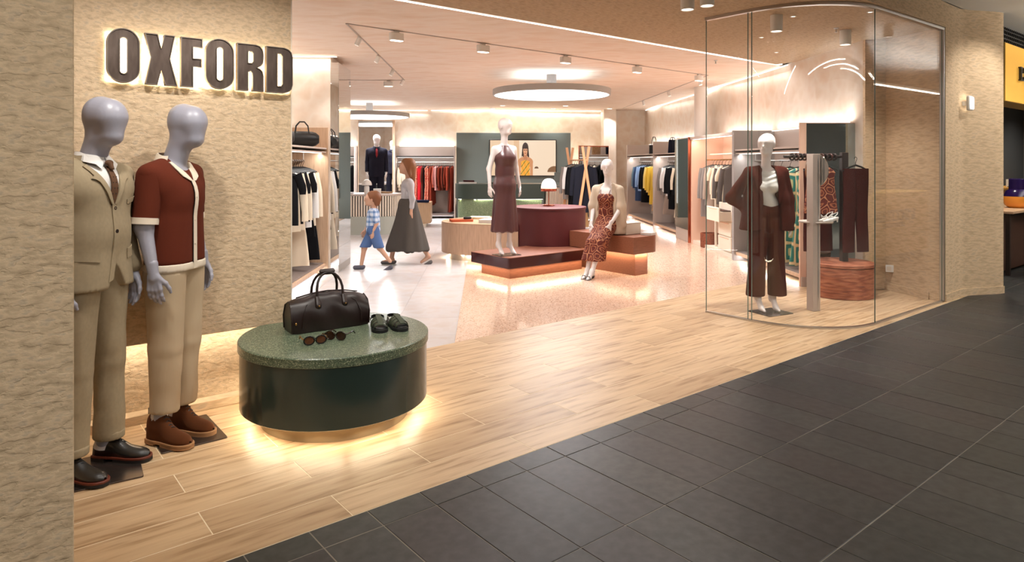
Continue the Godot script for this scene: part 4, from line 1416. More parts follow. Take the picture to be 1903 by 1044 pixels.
func make_units() -> void:
	bay("oak clothes bay behind the sign wall, with black and cream clothes", -2.18, -2.85, 6.2, 9.53, M.oak, M.oak)
	# mirrored column at the end of that bay
	var t := thing("mirror_column", "mirror-clad column beside the oak clothes bay", "column", Vector3.ZERO, PH)
	obj("front_mirror", bx(Vector3(-2.105, 1.53, -9.565), Vector3(0.11, 2.86, 0.01)), M.mirror, t)
	obj("side_mirror", bx(Vector3(-2.048, 1.53, -9.98), Vector3(0.01, 2.86, 0.82)), M.mirror, t)
	obj("core", bx(Vector3(-2.105, 1.53, -9.98), Vector3(0.10, 2.84, 0.80)), M.panel_taupe, t)
	obj("steel_base", bx(Vector3(-2.105, 0.05, -9.98), Vector3(0.116, 0.10, 0.83)), M.steel, t)
	# cove above the pier
	strip("trim_3", I(-2.95, 9.50, 3.03), I(-2.06, 9.50, 3.03), Vector3(0, -1, 0.1), 0.03, E_COVE * 0.25)
	strip("trim_4", I(-2.87, 6.4, 3.03), I(-2.87, 9.4, 3.03), Vector3(0.2, -1, 0), 0.03, E_COVE * 0.5)
	# right-hand wall
	bay("pale far bay with blue and yellow clothes on the right wall", 3.95, 4.63, 15.56, 18.4, M.panel_taupe, M.panel_taupe)
	bay("pale bay with black clothes and navy totes on its shelf", 3.95, 4.63, 13.79, 15.54, M.panel_taupe, M.panel_taupe)
	bay("grey bay behind the brown suit mannequin with patterned dresses", 3.95, 4.63, 8.27, 10.49, M.panel_grey, M.panel_taupe)
	t = thing("mirror_cabinet", "tall cabinet with a full-height mirror door on the right wall", "cabinet", Vector3.ZERO, PH)
	obj("carcass", bx(Vector3(4.30, 1.02, -13.29), Vector3(0.64, 2.04, 0.95), 0.002), M.panel_taupe, t)
	var d := MB.new()
	var pts := rrect(0.45, 0.89, 0.05, 6)
	d.xf = Transform3D(Basis(Vector3(0, 0, -1), Vector3(-1, 0, 0), Vector3(0, 1, 0)), Vector3(3.968, 1.13, -13.29))
	d.prism(pts, 0.0, 0.014)
	obj("mirror_door", d, M.mirror_dark, t)
	obj("copper_edge", bx(Vector3(3.965, 1.02, -12.80), Vector3(0.05, 2.04, 0.03), 0.002), M.copper, t)
	# blush bay with drawers
	t = thing("dressing_bay", "blush-lined dressing bay with a hanging rail on the right wall", "wall unit", Vector3.ZERO, PH)
	obj("side_panel", bx(Vector3(4.31, 1.02, -12.76), Vector3(0.64, 2.04, 0.03), 0.002), M.panel_pink, t)
	obj("back_panel", bx(Vector3(4.62, 1.02, -11.65), Vector3(0.024, 2.04, 2.2)), M.panel_pink, t)
	obj("front_beam", bx(Vector3(4.00, 2.015, -11.65), Vector3(0.06, 0.05, 2.24), 0.003), M.panel_taupe, t)
	strip("", Vector3(4.01, 1.985, -10.6), Vector3(4.01, 1.985, -12.7), Vector3(0.5, -1, 0), 0.03, E_UNIT * 2.4, Color(1, 0.92, 0.85), t)
	strip("", Vector3(4.55, 2.045, -10.6), Vector3(4.55, 2.045, -12.7), Vector3(0, 1, 0), 0.03, E_COVE * 0.25, Color(1, 0.985, 0.965), t)
	obj("shelf", bx(Vector3(4.40, 1.70, -11.4), Vector3(0.44, 0.022, 1.7), 0.002), M.panel_pink, t)
	var r := MB.new()
	r.tube([Vector3(4.28, 1.60, -10.55), Vector3(4.28, 1.60, -12.74)], 0.014, 10)
	obj("rail", r, M.brass, t)
	obj("panel_near", bx(Vector3(4.29, 1.03, -10.52), Vector3(0.68, 2.06, 0.035), 0.002), M.panel_grey, t)
	obj("plinth_board", bx(Vector3(4.32, 0.03, -11.65), Vector3(0.6, 0.06, 2.2)), M.cream, t)
	# drawer cabinet
	t = thing("drawer_cabinet", "cream drawer cabinet with its top drawer pulled out", "cabinet", I(4.20, 11.15), PH)
	obj("body", bx(Vector3(0.07, 0.47, 0), Vector3(0.40, 0.80, 0.62), 0.004), M.cream, t)
	obj("foot", bx(Vector3(0.09, 0.035, 0), Vector3(0.34, 0.07, 0.56)), M.white, t)
	for k in 3:
		var out := 0.20 if k == 2 else 0.0
		var dr := obj("drawer", bx(Vector3(-0.14 - out, 0.19 + 0.25 * k, 0), Vector3(0.022, 0.235, 0.60), 0.004), M.cream, t)
		obj("handle", bx(Vector3(-0.154 - out, 0.285 + 0.25 * k, 0), Vector3(0.012, 0.014, 0.40), 0.003), M.panel_pink, dr)
		if out > 0.0:
			obj("drawer_box", bx(Vector3(-0.14 - out / 2 + 0.02, 0.66, 0), Vector3(out, 0.15, 0.54)), M.cream, t)
	# brown drum stool in the bay
	t = thing("basket", "low round woven brown basket on the floor of the blush bay", "basket", I(4.14, 12.15), 0)
	var b := MB.new()
	b.lathe([Vector2(0, 0), Vector2(0.155, 0), Vector2(0.165, 0.01), Vector2(0.165, 0.24), Vector2(0.155, 0.25), Vector2(0.14, 0.25), Vector2(0.14, 0.03), Vector2(0, 0.03)], 40)
	obj("body", b, M.basket, t)
	var b2 := MB.new()
	var ring := []
	for i in 33: ring.append(Vector3(cos(TAU * i / 32) * 0.155, 0.25, sin(TAU * i / 32) * 0.155))
	b2.tube(ring, 0.011, 8, false)
	obj("rim", b2, M.basket, t)
	# white round column over the cabinet and a pilaster in the back corner
	var col := MB.new()
	col.lathe([Vector2(0.0, 2.04), Vector2(0.13, 2.04), Vector2(0.13, 3.06)], 32, Vector3(4.32, 0, -13.2))
	struct("wall_column", col, M.white, Vector3.ZERO, PH)
	struct("wall_pilaster", bx(Vector3(3.55, 1.53, -19.0), Vector3(0.35, 3.05, 0.5), 0.004), M.wall_in, Vector3.ZERO, PH)
	strip("trim_5", I(4.60, 10.0, 3.03), I(4.60, 14.2, 3.03), Vector3(-0.5, -1, 0), 0.03, E_COVE * 0.6)
	strip("trim_6", I(4.60, 14.3, 3.03), I(4.60, 18.9, 3.03), Vector3(-0.5, -1, 0), 0.03, E_COVE * 0.6)

func make_back() -> void:
	strip("trim_7", I(-6.5, 19.19, 3.03), I(-1.6, 19.19, 3.03), Vector3(0, -1, 0.5), 0.03, E_COVE * 0.9)
	strip("trim_8", I(-1.5, 19.19, 3.03), I(3.4, 19.19, 3.03), Vector3(0, -1, 0.5), 0.03, E_COVE * 0.9)
	# long rails along the back wall
	for e in [[-2.44, -0.80, "taupe bay with red and rust dresses along the back wall"], [-6.2, -3.52, "taupe bay with black clothes behind the fluted counter"]]:
		var t := thing("rail_bay", e[2], "wall unit", Vector3.ZERO, PH)
		var am: float = (e[0] + e[1]) / 2
		var w: float = e[1] - e[0]
		for a in [e[0], e[1]]:
			obj("side_panel", bx(Vector3(a, 1.0, -18.83), Vector3(0.035, 2.0, 0.76), 0.002), M.panel_taupe, t)
		obj("back_panel", bx(Vector3(am, 1.0, -19.20), Vector3(w, 2.0, 0.02)), M.panel_taupe, t)
		obj("platform", bx(Vector3(am, 0.11, -18.85), Vector3(w - 0.05, 0.05, 0.66), 0.003), M.slab_grey, t)
		strip("", Vector3(e[0] + 0.05, 0.08, -18.58), Vector3(e[1] - 0.05, 0.08, -18.58), Vector3(0, -1, 0.5), 0.03, E_UNIT * w * 0.6, Color(0.99, 0.99, 1.0), t)
		obj("shelf", bx(Vector3(am, 1.72, -18.92), Vector3(w - 0.04, 0.03, 0.5), 0.002), M.steel_dark, t)
		strip("", Vector3(e[0] + 0.05, 1.69, -18.72), Vector3(e[1] - 0.05, 1.69, -18.72), Vector3(0, -1, -0.3), 0.03, E_UNIT * w, Color(1, 0.985, 0.965), t)
		var r := MB.new()
		r.tube([Vector3(e[0], 1.56, -18.85), Vector3(e[1], 1.56, -18.85)], 0.013, 10)
		obj("rail", r, M.steel, t)
		strip("", Vector3(e[0] + 0.05, 2.01, -19.15), Vector3(e[1] - 0.05, 2.01, -19.15), Vector3.UP, 0.03, E_COVE * 0.18 * w, Color(1, 0.985, 0.965), t)
	# tall mirror
	var m := thing("tall_mirror", "tall frameless mirror with oak edge behind the navy suit mannequin", "mirror", I(-3.0, 18.75), PH + 0.05)
	obj("glass", bx(Vector3(0, 1.36, 0), Vector3(0.92, 2.68, 0.012)), M.mirror, m)
	obj("backing", bx(Vector3(0, 1.36, -0.02), Vector3(0.96, 2.72, 0.024)), M.oak, m)
	obj("edge_post", bx(Vector3(0.50, 1.36, -0.01), Vector3(0.07, 2.72, 0.07), 0.003), M.oak, m)
	# green panel with screen
	var g := thing("media_panel", "grey-green wall panel glowing along its top edge behind the cash desk", "panel", Vector3.ZERO, PH)
	obj("panel", bx(Vector3(0.835, 1.19, -18.75), Vector3(3.19, 2.38, 0.08), 0.003), M.panel_green, g)
	strip("", Vector3(-0.72, 2.37, -18.84), Vector3(2.40, 2.37, -18.84), Vector3(0, 1, -0.2), 0.04, E_COVE * 0.8, Color(1, 0.95, 0.84), g)
	strip("", Vector3(2.42, 0.4, -18.84), Vector3(2.42, 2.35, -18.84), Vector3(1, 0, -0.3), 0.04, E_COVE * 0.4, Color(1, 0.95, 0.84), g)
	strip("", Vector3(-0.75, 0.4, -18.84), Vector3(-0.75, 2.35, -18.84), Vector3(-1, 0, -0.3), 0.04, E_COVE * 0.2, Color(1, 0.95, 0.84), g)
	var s := thing("video_screen", "wide black-framed screen showing a woman in an orange dress", "screen", I(1.09, 18.69, 1.68), PH)
	obj("bezel", bx(Vector3(0, 0, 0), Vector3(1.88, 1.03, 0.05), 0.004), M.black, s)
	var q := MB.new()
	q.quad(Vector3(-0.915, 0.49, 0.027), Vector3(0.915, 0.49, 0.027), Vector3(0.915, -0.49, 0.027), Vector3(-0.915, -0.49, 0.027), Vector3(0, 0, 1))
	var sm := mat(Color(0.05, 0.05, 0.05), 0.2)
	sm.emission_enabled = true
	sm.emission_texture = screen_tex()
	sm.emission_operator = BaseMaterial3D.EMISSION_OP_MULTIPLY
	sm.emission = Color.WHITE
	sm.emission_energy_multiplier = 1.1
	obj("picture", q, sm, s)
	area(Vector3(0, 0, 0.05), Vector3(0, 0, 1), Vector3.RIGHT, Vector2(1.8, 0.96), 0.3, Color(1, 0.86, 0.70), s)
	# cash desk
	var d := thing("cash_desk", "long dark green cash desk with speckled green base", "desk", Vector3.ZERO, PH)
	var ol := PackedVector2Array()
	ol.append_array(arc(Vector2(-0.22, -16.06), 0.46, 95, 265, 14))
	ol.append_array(PackedVector2Array([Vector2(1.42, -16.50), Vector2(1.42, -15.64), Vector2(0.6, -15.57)]))
	var a1 := MB.new(); a1.prism(ol, 0.70, 1.03, 0.0, 0.003)
	obj("front_band", a1, M.desk_green, d)
	var a2 := MB.new(); a2.prism(ol, 1.03, 1.05, 0.003)
	obj("worktop", a2, M.desk_green, d)
	var inn := Geometry2D.offset_polygon(ol, -0.06)
	var a3 := MB.new(); a3.prism(inn[0], 0.0, 0.70)
	obj("base", a3, M.green_base, d)
	strip("", Vector3(-0.15, 0.692, -15.64), Vector3(1.38, 0.692, -15.66), Vector3(0, -1, 0), 0.02, E_UNIT * 0.4, Color(1, 0.98, 0.86), d)
	strip("", Vector3(-0.60, 0.692, -15.85), Vector3(-0.18, 0.692, -15.645), Vector3(0, -1, 0), 0.02, E_UNIT * 0.25, Color(1, 0.98, 0.80), d)
	d = thing("fluted_side_counter", "pale fluted counter section at the right end of the cash desk", "counter", I(1.80, 16.05), PH)
	obj("core", bx(Vector3(0, 0.48, 0), Vector3(0.68, 0.96, 0.55)), M.panel_taupe, d)
	obj("worktop", bx(Vector3(0, 0.98, 0), Vector3(0.72, 0.035, 0.6), 0.003), M.panel_green, d)
	for k in 18:
		var fl := MB.new()
		fl.tube([Vector3(-0.325 + 0.038 * k, 0.02, 0.277), Vector3(-0.325 + 0.038 * k, 0.96, 0.277)], 0.016, 8)
		obj("flute", fl, M.cream, d)
	# standing mirror by the A-frame rack
	m = thing("standing_mirror", "wide copper-edged standing mirror behind the A-frame clothes rack", "mirror", I(2.52, 15.3), PH + 0.45)
	obj("glass", bx(Vector3(0, 0.97, 0.012), Vector3(0.80, 1.88, 0.012)), M.mirror, m)
	obj("frame", bx(Vector3(0, 0.97, 0), Vector3(0.83, 1.93, 0.02), 0.002), M.copper, m)
	# fluted counter at the left
	var fc := thing("fluted_counter", "long pale fluted counter with rounded end and smooth grey base", "counter", Vector3.ZERO, PH)
	var fo := PackedVector2Array()
	fo.append_array(arc(Vector2(-2.30, -14.98), 0.48, 90, -90, 18))
	fo.append_array(PackedVector2Array([Vector2(-4.9, -15.46), Vector2(-4.9, -14.50)]))
	var f1 := MB.new(); f1.prism(fo, 0.83, 0.87, 0.003, 0.003)
	obj("worktop", f1, M.panel_taupe, fc)
	var fi: PackedVector2Array = Geometry2D.offset_polygon(fo, -0.03)[0]
	var f2 := MB.new(); f2.prism(fi, 0.39, 0.83)
	obj("core", f2, M.steel_dark, fc)
	var fbse: PackedVector2Array = Geometry2D.offset_polygon(fo, 0.01)[0]
	var f3 := MB.new(); f3.prism(fbse, 0.0, 0.39, 0.01)
	obj("base", f3, mat(Color(0.66, 0.67, 0.63), 0.35), fc)
	# flutes along the front and round the end
	var sl := bx(Vector3(0, 0.61, 0), Vector3(0.034, 0.44, 0.028), 0.006).mesh()
	for k in 58:
		var p: Vector2
		var turn := 0.0
		var sdist := k * 0.0565
		if sdist < 2.52:
			p = Vector2(-4.82 + sdist, -14.515)
		else:
			var an := (sdist - 2.52) / 0.465
			p = Vector2(-2.30 + sin(an) * 0.465, -14.98 + cos(an) * 0.465)
			turn = an
		var o := obj("flute", sl, M.cream, fc)
		o.position = Vector3(p.x, 0, p.y)
		o.rotation.y = turn
	# chamfered oak plinth
	var wp := thing("oak_plinth", "chamfered oak plinth with folded navy clothes near the back rail", "plinth", I(-1.75, 16.6), PH)
	var w1 := MB.new(); w1.prism(PackedVector2Array([Vector2(-0.45, -0.4), Vector2(0.45, -0.4), Vector2(0.45, 0.12), Vector2(0.22, 0.4), Vector2(-0.45, 0.4)]), 0.07, 0.565, 0, 0.003)
	obj("body", w1, M.oak, wp)
	var w2 := MB.new(); w2.prism(PackedVector2Array([Vector2(-0.45, -0.4), Vector2(0.45, -0.4), Vector2(0.45, 0.12), Vector2(0.22, 0.4), Vector2(-0.45, 0.4)]), 0.565, 0.58, 0.002)
	obj("top", w2, M.oak_flat, wp)
	obj("foot", bx(Vector3(-0.02, 0.035, 0), Vector3(0.75, 0.07, 0.6)), M.cream, wp)
	strip("", Vector3(-0.4, 0.066, 0.34), Vector3(0.2, 0.066, 0.34), Vector3(0, -1, 0), 0.02, E_UNIT * 0.4, Color(1, 0.985, 0.965), wp)

# the picture on the screen: a woman with a fringe in an orange dress against a pale wall
func screen_tex() -> ImageTexture:
	var W := 366
	var Hh := 196
	var im := Image.create(W, Hh, false, Image.FORMAT_RGB8)
	for y in Hh:
		for x in W:
			var u := x / float(W)
			var v := y / float(Hh)
			var c := Color(0.93, 0.83, 0.72)
			if u < 0.44: c = Color(0.86, 0.70, 0.54)
			if u < 0.36: c = Color(0.90, 0.77, 0.63)
			# arches far behind
			if Vector2((u - 0.705) * 1.9, v - 0.80).length() < 0.06 and v < 0.80: c = Color(0.42, 0.30, 0.22)
			if Vector2((u - 0.985) * 1.5, v - 0.90).length() < 0.17 and v < 0.90: c = Color(0.52, 0.38, 0.27)
			var hx := (u - 0.535) * 1.87
			# hair behind
			if Vector2(hx / 0.088, (v - 0.22) / 0.16).length() < 1.0 or (v > 0.2 and v < 0.47 + 0.03 * sin(hx * 90.0) and absf(hx) < 0.085 + 0.09 * (v - 0.2)): c = Color(0.22, 0.13, 0.09)
			# shoulders and arms
			var sh := Vector2(hx / 0.22, (v - 0.62) / 0.16).length() < 1.0 and v > 0.46
			if sh or (v > 0.58 and absf(hx) < 0.215 and absf(hx) > 0.135): c = Color(0.80, 0.55, 0.38)
			if absf(hx) < 0.05 and v > 0.36 and v < 0.55: c = Color(0.74, 0.49, 0.34)
			# dress
			if v > 0.56 + 0.16 * hx * hx * 20.0 and absf(hx) < 0.125 + 0.03 * maxf(0.0, v - 0.8):
				c = Color(0.93, 0.62, 0.20)
				if absf(sin(hx * 22.0 + v * 16.0)) < 0.22: c = Color(0.20, 0.42, 0.20)
				if absf(sin(hx * 30.0 - v * 11.0)) < 0.12: c = Color(0.97, 0.78, 0.42)
			# face with fringe
			if Vector2(hx / 0.062, (v - 0.29) / 0.135).length() < 1.0:
				c = Color(0.84, 0.60, 0.44)
				if v < 0.235: c = Color(0.20, 0.12, 0.08)
				if absf(v - 0.275) < 0.012 and absf(absf(hx) - 0.027) < 0.013: c = Color(0.25, 0.15, 0.11)
				if absf(v - 0.365) < 0.010 and absf(hx) < 0.02: c = Color(0.66, 0.28, 0.22)
				if absf(hx - 0.006) < 0.005 and v > 0.28 and v < 0.325: c = Color(0.72, 0.48, 0.35)
			im.set_pixel(x, y, c)
	return ImageTexture.create_from_image(im)
# ---------------------------------------------------------------- shop window and the shop next door
func make_vitrine() -> void:
	# mirror panel closing the bays towards the window
	var t := thing("dressing_mirror", "tall dark mirror panel with blush edge inside the shop window", "panel", Vector3.ZERO, PH)
	obj("backing", bx(Vector3(4.33, 1.025, -8.245), Vector3(0.76, 2.05, 0.03), 0.002), M.panel_pink, t)
	obj("mirror", bx(Vector3(4.36, 1.03, -8.226), Vector3(0.66, 2.02, 0.01)), M.mirror_dark, t)
	obj("kick", bx(Vector3(4.33, 0.06, -8.215), Vector3(0.74, 0.12, 0.012)), M.panel_taupe, t)
	strip("", Vector3(4.0, 2.06, -8.30), Vector3(4.62, 2.06, -8.30), Vector3(0, 1, 0), 0.03, E_COVE * 0.18, Color(1, 0.985, 0.965), t)
	# wall above the bays towards the window
	struct("wall_bulkhead", bx(Vector3(4.80, 1.53, -8.25), Vector3(0.30, 3.05, 0.5)), M.plaster_soft, Vector3.ZERO, PH)
	# white post with a small round shelf and a round mirror
	t = thing("display_post", "square pale post with a round shelf in the shop window", "post", I(3.455, 6.90), PH + 0.25)
	obj("shaft", bx(Vector3(0, 0.82, 0), Vector3(0.095, 1.64, 0.095), 0.003), M.panel_taupe, t)
	obj("slot", bx(Vector3(0.018, 0.82, 0.048), Vector3(0.01, 1.6, 0.004)), M.steel, t)
	var s := MB.new()
	s.lathe([Vector2(0, 0.912), Vector2(0.165, 0.912), Vector2(0.17, 0.917), Vector2(0.17, 0.925), Vector2(0.165, 0.93), Vector2(0, 0.93)], 40, Vector3(0.10, 0, -0.08))
	obj("shelf", s, M.panel_taupe, t)
	var r := MB.new()
	r.xf = Transform3D(Basis(Vector3(0, 0, 1), Vector3(0, 1, 0), Vector3(-1, 0, 0)) * Basis(Vector3.RIGHT, PI / 2), Vector3(0.062, 1.47, -0.02))
	r.lathe([Vector2(0, 0), Vector2(0.17, 0), Vector2(0.173, 0.004), Vector2(0.17, 0.008), Vector2(0, 0.008)], 40)
	obj("round_mirror", r, M.mirror, t)
	# drum of red travertine
	t = thing("travertine_drum", "round red travertine drum carrying the clothes rack in the window", "plinth", I(4.19, 7.72), 0)
	var d := MB.new()
	d.lathe([Vector2(0, 0), Vector2(0.355, 0), Vector2(0.362, 0.006), Vector2(0.362, 0.345)], 64)
	obj("drum", d, M.red_travertine, t)
	var d2 := MB.new()
	d2.lathe([Vector2(0.362, 0.352), Vector2(0.366, 0.356), Vector2(0.366, 0.384), Vector2(0.360, 0.39), Vector2(0, 0.39)], 64)
	obj("top", d2, M.red_travertine, t)
	# rack: dark post and twisted arm
	t = thing("clothes_rack", "dark brown post rack with a beaded arm standing on the red drum", "rack", I(4.19, 7.72, 0.39), PH)
	var wood := mat(Color(0.15, 0.085, 0.07), 0.4)
	obj("post", bx(Vector3(0.04, 0.64, 0), Vector3(0.075, 1.28, 0.075), 0.006), wood, t)
	var a := MB.new()
	a.tube([Vector3(0.05, 1.23, 0), Vector3(-0.68, 1.23, 0)], 0.016, 10)
	obj("arm", a, wood, t)
	for k in 11:
		var q := MB.new()
		var ring := []
		for i in 17: ring.append(Vector3(-0.08 - 0.05 * k + 0.012 * sin(TAU * i / 16), 1.225 + 0.034 * cos(TAU * i / 16), 0.034 * sin(TAU * i / 16)))
		q.tube(ring, 0.012, 6, false)
		obj("bead_ring", q, mat(Color(0.26, 0.11, 0.08), 0.4) if k % 2 else wood, t)
	# wall lamp on the curved wall
	t = thing("square_lamp", "small white rounded square lamp on the curved plaster wall", "lamp", G(8.985, -2.70, 2.235), TH)
	obj("bracket", bx(Vector3(0, 0, -0.03), Vector3(0.05, 0.05, 0.06)), M.white, t)
	var w := MB.new()
	w.xf = Transform3D(Basis(Vector3.RIGHT, PI / 2), Vector3.ZERO)
	w.prism(rrect(0.085, 0.085, 0.03), 0.0, 0.03, 0.008)
	obj("body", w, M.white, t)
	var w2 := MB.new()
	w2.xf = w.xf
	w2.prism(rrect(0.07, 0.07, 0.025), 0.03, 0.034)
	obj("diffuser", w2, glow(Color(0.99, 0.99, 1.0), 0.9), t)
	area(Vector3(0, 0, 0.045), Vector3(0, 0, 1), Vector3.RIGHT, Vector2(0.14, 0.14), 0.03, Color(0.99, 0.99, 1.0), t)
	for e in [Vector2(-0.07, 0), Vector2(0.07, 0), Vector2(0, 0.07), Vector2(0, -0.07)]:
		area(Vector3(e.x, e.y, -0.012), Vector3(e.x * 4.0, e.y * 4.0, -1), Vector3(e.y, e.x, 0), Vector2(0.10, 0.02), 0.004, Color(1, 0.97, 0.92), t)
	# socket
	t = thing("power_socket", "white double wall socket low on the window's plaster wall", "socket", G(8.66, -3.40, 0.27), TH - 1.13)
	obj("plate", bx(Vector3(0, 0, 0.0), Vector3(0.14, 0.085, 0.012), 0.003), M.white, t)
	for x in [-0.035, 0.035]: obj("outlet", bx(Vector3(x, 0, 0.007), Vector3(0.045, 0.05, 0.003)), M.cream, t)

func lettering(e: Array, f: Font, s: Node3D, dep: float) -> MeshInstance3D:
	var tm := TextMesh.new()
	tm.text = e[0]
	tm.font = f
	tm.font_size = 64
	tm.pixel_size = e[1] / 64.0
	tm.depth = dep
	return obj("lettering", tm, M.black, s)

func make_neighbour() -> void:
	# the shop next door, beyond the curved wall
	struct("wall_neighbour", bx(Vector3(15.0, 1.6, -4.9), Vector3(9.6, 3.4, 0.2)), mat(Color(0.22, 0.23, 0.25), 0.7), Vector3.ZERO, TH)
	var s := thing("shop_sign", "yellow box sign with black raised lettering over the neighbouring shop", "sign", G(9.78, -2.70), TH)
	obj("box", bx(Vector3(1.5, 2.655, 0), Vector3(3.0, 0.72, 0.28), 0.004), mat(Color(0.62, 0.50, 0.18), 0.5), s)
	obj("face", bx(Vector3(1.5, 2.655, 0.143), Vector3(2.98, 0.70, 0.006)), glow(Color(0.93, 0.70, 0.30), 0.55), s)
	area(Vector3(1.5, 2.655, 0.17), Vector3(0, 0, 1), Vector3.RIGHT, Vector2(2.9, 0.66), 0.25, Color(1, 0.85, 0.55), s)
	var f := SystemFont.new()
	f.font_names = PackedStringArray(["Droid Serif"])
	f.font_weight = 700
	for e in [["L'OCCITANE", 0.24, 2.66, 1.20], ["EN PROVENCE", 0.12, 2.45, 1.20]]:
		lettering(e, f, s, 0.03).position = Vector3(e[3], e[2], 0.175)
	# open grille above the sign
	var g := thing("ceiling_grille", "black open-cell grille over the yellow sign", "grille", G(9.78, -2.75), TH)
	obj("frame", bx(Vector3(1.5, 3.06, 0.0), Vector3(3.0, 0.03, 0.05)), M.black, g)
	for k in 40:
		obj("bar", bx(Vector3(0.03 + 0.075 * k, 3.19, 0.0), Vector3(0.014, 0.24, 0.03)), M.steel_dark, g)
	for k in 4:
		obj("cross_bar", bx(Vector3(1.5, 3.10 + 0.055 * k, 0.005), Vector3(3.0, 0.012, 0.03)), M.steel_dark, g)
	obj("backing", bx(Vector3(1.5, 3.19, -0.08), Vector3(3.0, 0.26, 0.02)), M.black, g)
	# demonstration table with a jar; lit look put into the bright amber colour
	var t := thing("neighbour_table", "dark wooden table in the neighbouring shop", "table", G(12.0, -3.15), TH)
	obj("top", bx(Vector3(0, 0.865, 0), Vector3(1.9, 0.035, 0.7), 0.003), M.oak_flat, t)
	obj("front_board", bx(Vector3(0, 0.44, -0.05), Vector3(1.7, 0.80, 0.5)), mat(Color(0.26, 0.15, 0.10), 0.5), t)
	for x in [-0.90, 0.90]: obj("leg", bx(Vector3(x, 0.425, 0.28), Vector3(0.05, 0.85, 0.05)), mat(Color(0.14, 0.09, 0.07), 0.5), t)
	var j := thing("glass_jar", "round amber and violet glass jar on the neighbouring shop's table", "jar", G(12.02, -3.0, 0.8825), 0)
	var a := MB.new()
	a.lathe([Vector2(0, 0), Vector2(0.10, 0), Vector2(0.15, 0.04), Vector2(0.17, 0.11), Vector2(0.165, 0.17)], 32)
	obj("amber_bowl", a, mat(Color(0.95, 0.62, 0.25), 0.12), j)
	var b := MB.new()
	b.lathe([Vector2(0.165, 0.17), Vector2(0.14, 0.24), Vector2(0.10, 0.275), Vector2(0.10, 0.42), Vector2(0.09, 0.43), Vector2(0, 0.43)], 32)
	obj("violet_neck", b, mat(Color(0.14, 0.08, 0.28), 0.15), j)
	# low back counter and a card
	var c := thing("neighbour_shelf", "honey-coloured low shelf unit at the back of the neighbouring shop", "shelf", G(17.3, -4.45), TH)
	obj("body", bx(Vector3(0, 0.55, 0), Vector3(3.6, 0.9, 0.35), 0.004), mat(Color(0.62, 0.42, 0.18), 0.5), c)
	obj("top", bx(Vector3(0, 1.02, 0), Vector3(3.7, 0.04, 0.4), 0.003), mat(Color(0.78, 0.55, 0.22), 0.5), c)
	var k := thing("price_card", "small white card standing on the honey-coloured shelf next door", "card", G(17.0, -4.4, 1.04), TH)
	obj("card", bx(Vector3(0, 0.08, 0), Vector3(0.24, 0.16, 0.006)), M.white, k)
	obj("stand", bx(Vector3(0, 0.006, 0), Vector3(0.10, 0.012, 0.05)), M.black, k)
	n_down(G(11.3, -3.4, 3.33), "front")
	n_down(G(16.6, -3.9, 3.33), "back")
	n_down(G(18.4, -3.6, 3.33), "far end")
	# kiosk counter of the same shop outside the frame, seen mirrored in the window
	var q := thing("kiosk_counter", "yellow kiosk counter with dark lettering, mirrored in the shop window", "counter", G(10.9, -1.25), TH)
	obj("body", bx(Vector3(0, 0.62, 0.3), Vector3(2.6, 0.95, 0.6), 0.01), mat(Color(0.78, 0.62, 0.28), 0.5), q)
	obj("foot", bx(Vector3(0, 0.07, 0.3), Vector3(2.4, 0.15, 0.5)), M.black, q)
	for e in [["L'OCCITANE", 0.24, 0.74, 0.0], ["EN PROVENCE", 0.10, 0.60, 0.0]]:
		var o := lettering(e, f, q, 0.015)
		o.position = Vector3(e[3], e[2], -0.009)
		o.rotation.y = PI

func n_down(at: Vector3, which: String) -> void:
	var dl := thing("neighbour_downlight", "small black-ringed downlight at the %s of the neighbouring shop" % which, "lamp", at, TH)
	obj("ring", bx(Vector3(0, -0.02, 0), Vector3(0.10, 0.04, 0.10), 0.01), M.black, dl)
	obj("lens", bx(Vector3(0, -0.043, 0), Vector3(0.06, 0.006, 0.06)), M.lamp_small, dl)
	spot(Vector3(0, -0.06, 0), Vector3(0.3, -2, 0.0), E_TRACK * 1.3, 60, Color(1, 0.96, 0.88), 0.03, dl)
# ---------------------------------------------------------------- figures
var wob := FastNoiseLite.new()

func folds(p: Vector3, n: Vector3) -> Vector3:            # soft cloth unevenness
	return n * (wob.get_noise_3d(p.x * 260.0, p.y * 90.0, p.z * 260.0) * 0.006)

func creases(p: Vector3, n: Vector3) -> Vector3:          # trouser wrinkles, strongest near the hem and behind the knee
	var k := 0.35 + 0.65 * clampf((0.55 - p.y) * 2.2, 0.0, 1.0)
	return n * (wob.get_noise_3d(p.x * 160.0, p.y * 210.0, p.z * 160.0) * 0.011 * k + wob.get_noise_3d(p.x * 420.0 + 50.0, p.y * 120.0, p.z * 420.0) * 0.005)

func drape(p: Vector3, n: Vector3) -> Vector3:            # long folds that grow towards the hem
	var k := clampf((1.05 - p.y) / 0.75, 0.0, 1.0)
	var a := atan2(p.z, p.x)
	return n * ((sin(a * 9.0 + p.y * 1.5) * 0.010 + sin(a * 5.0 + 1.3) * 0.008) * k + wob.get_noise_3d(p.x * 200.0, p.y * 60.0, p.z * 200.0) * 0.004)

func sd(bones: Array, p: Vector3, k: float) -> float:
	var f := 9.0
	for b in bones:
		var sq: Vector3 = b[4] if b.size() > 4 else Vector3.ONE
		var ab: Vector3 = (b[1] - b[0]) * sq
		var q: Vector3 = (p - b[0]) * sq
		var t := clampf(q.dot(ab) / maxf(1e-9, ab.length_squared()), 0.0, 1.0)
		var d: float = (q - ab * t).length() - lerpf(b[2], b[3], t)
		var w := k - absf(d - f)
		f = minf(d, f) - (w * w / (4.0 * k) if w > 0.0 else 0.0)
	return f

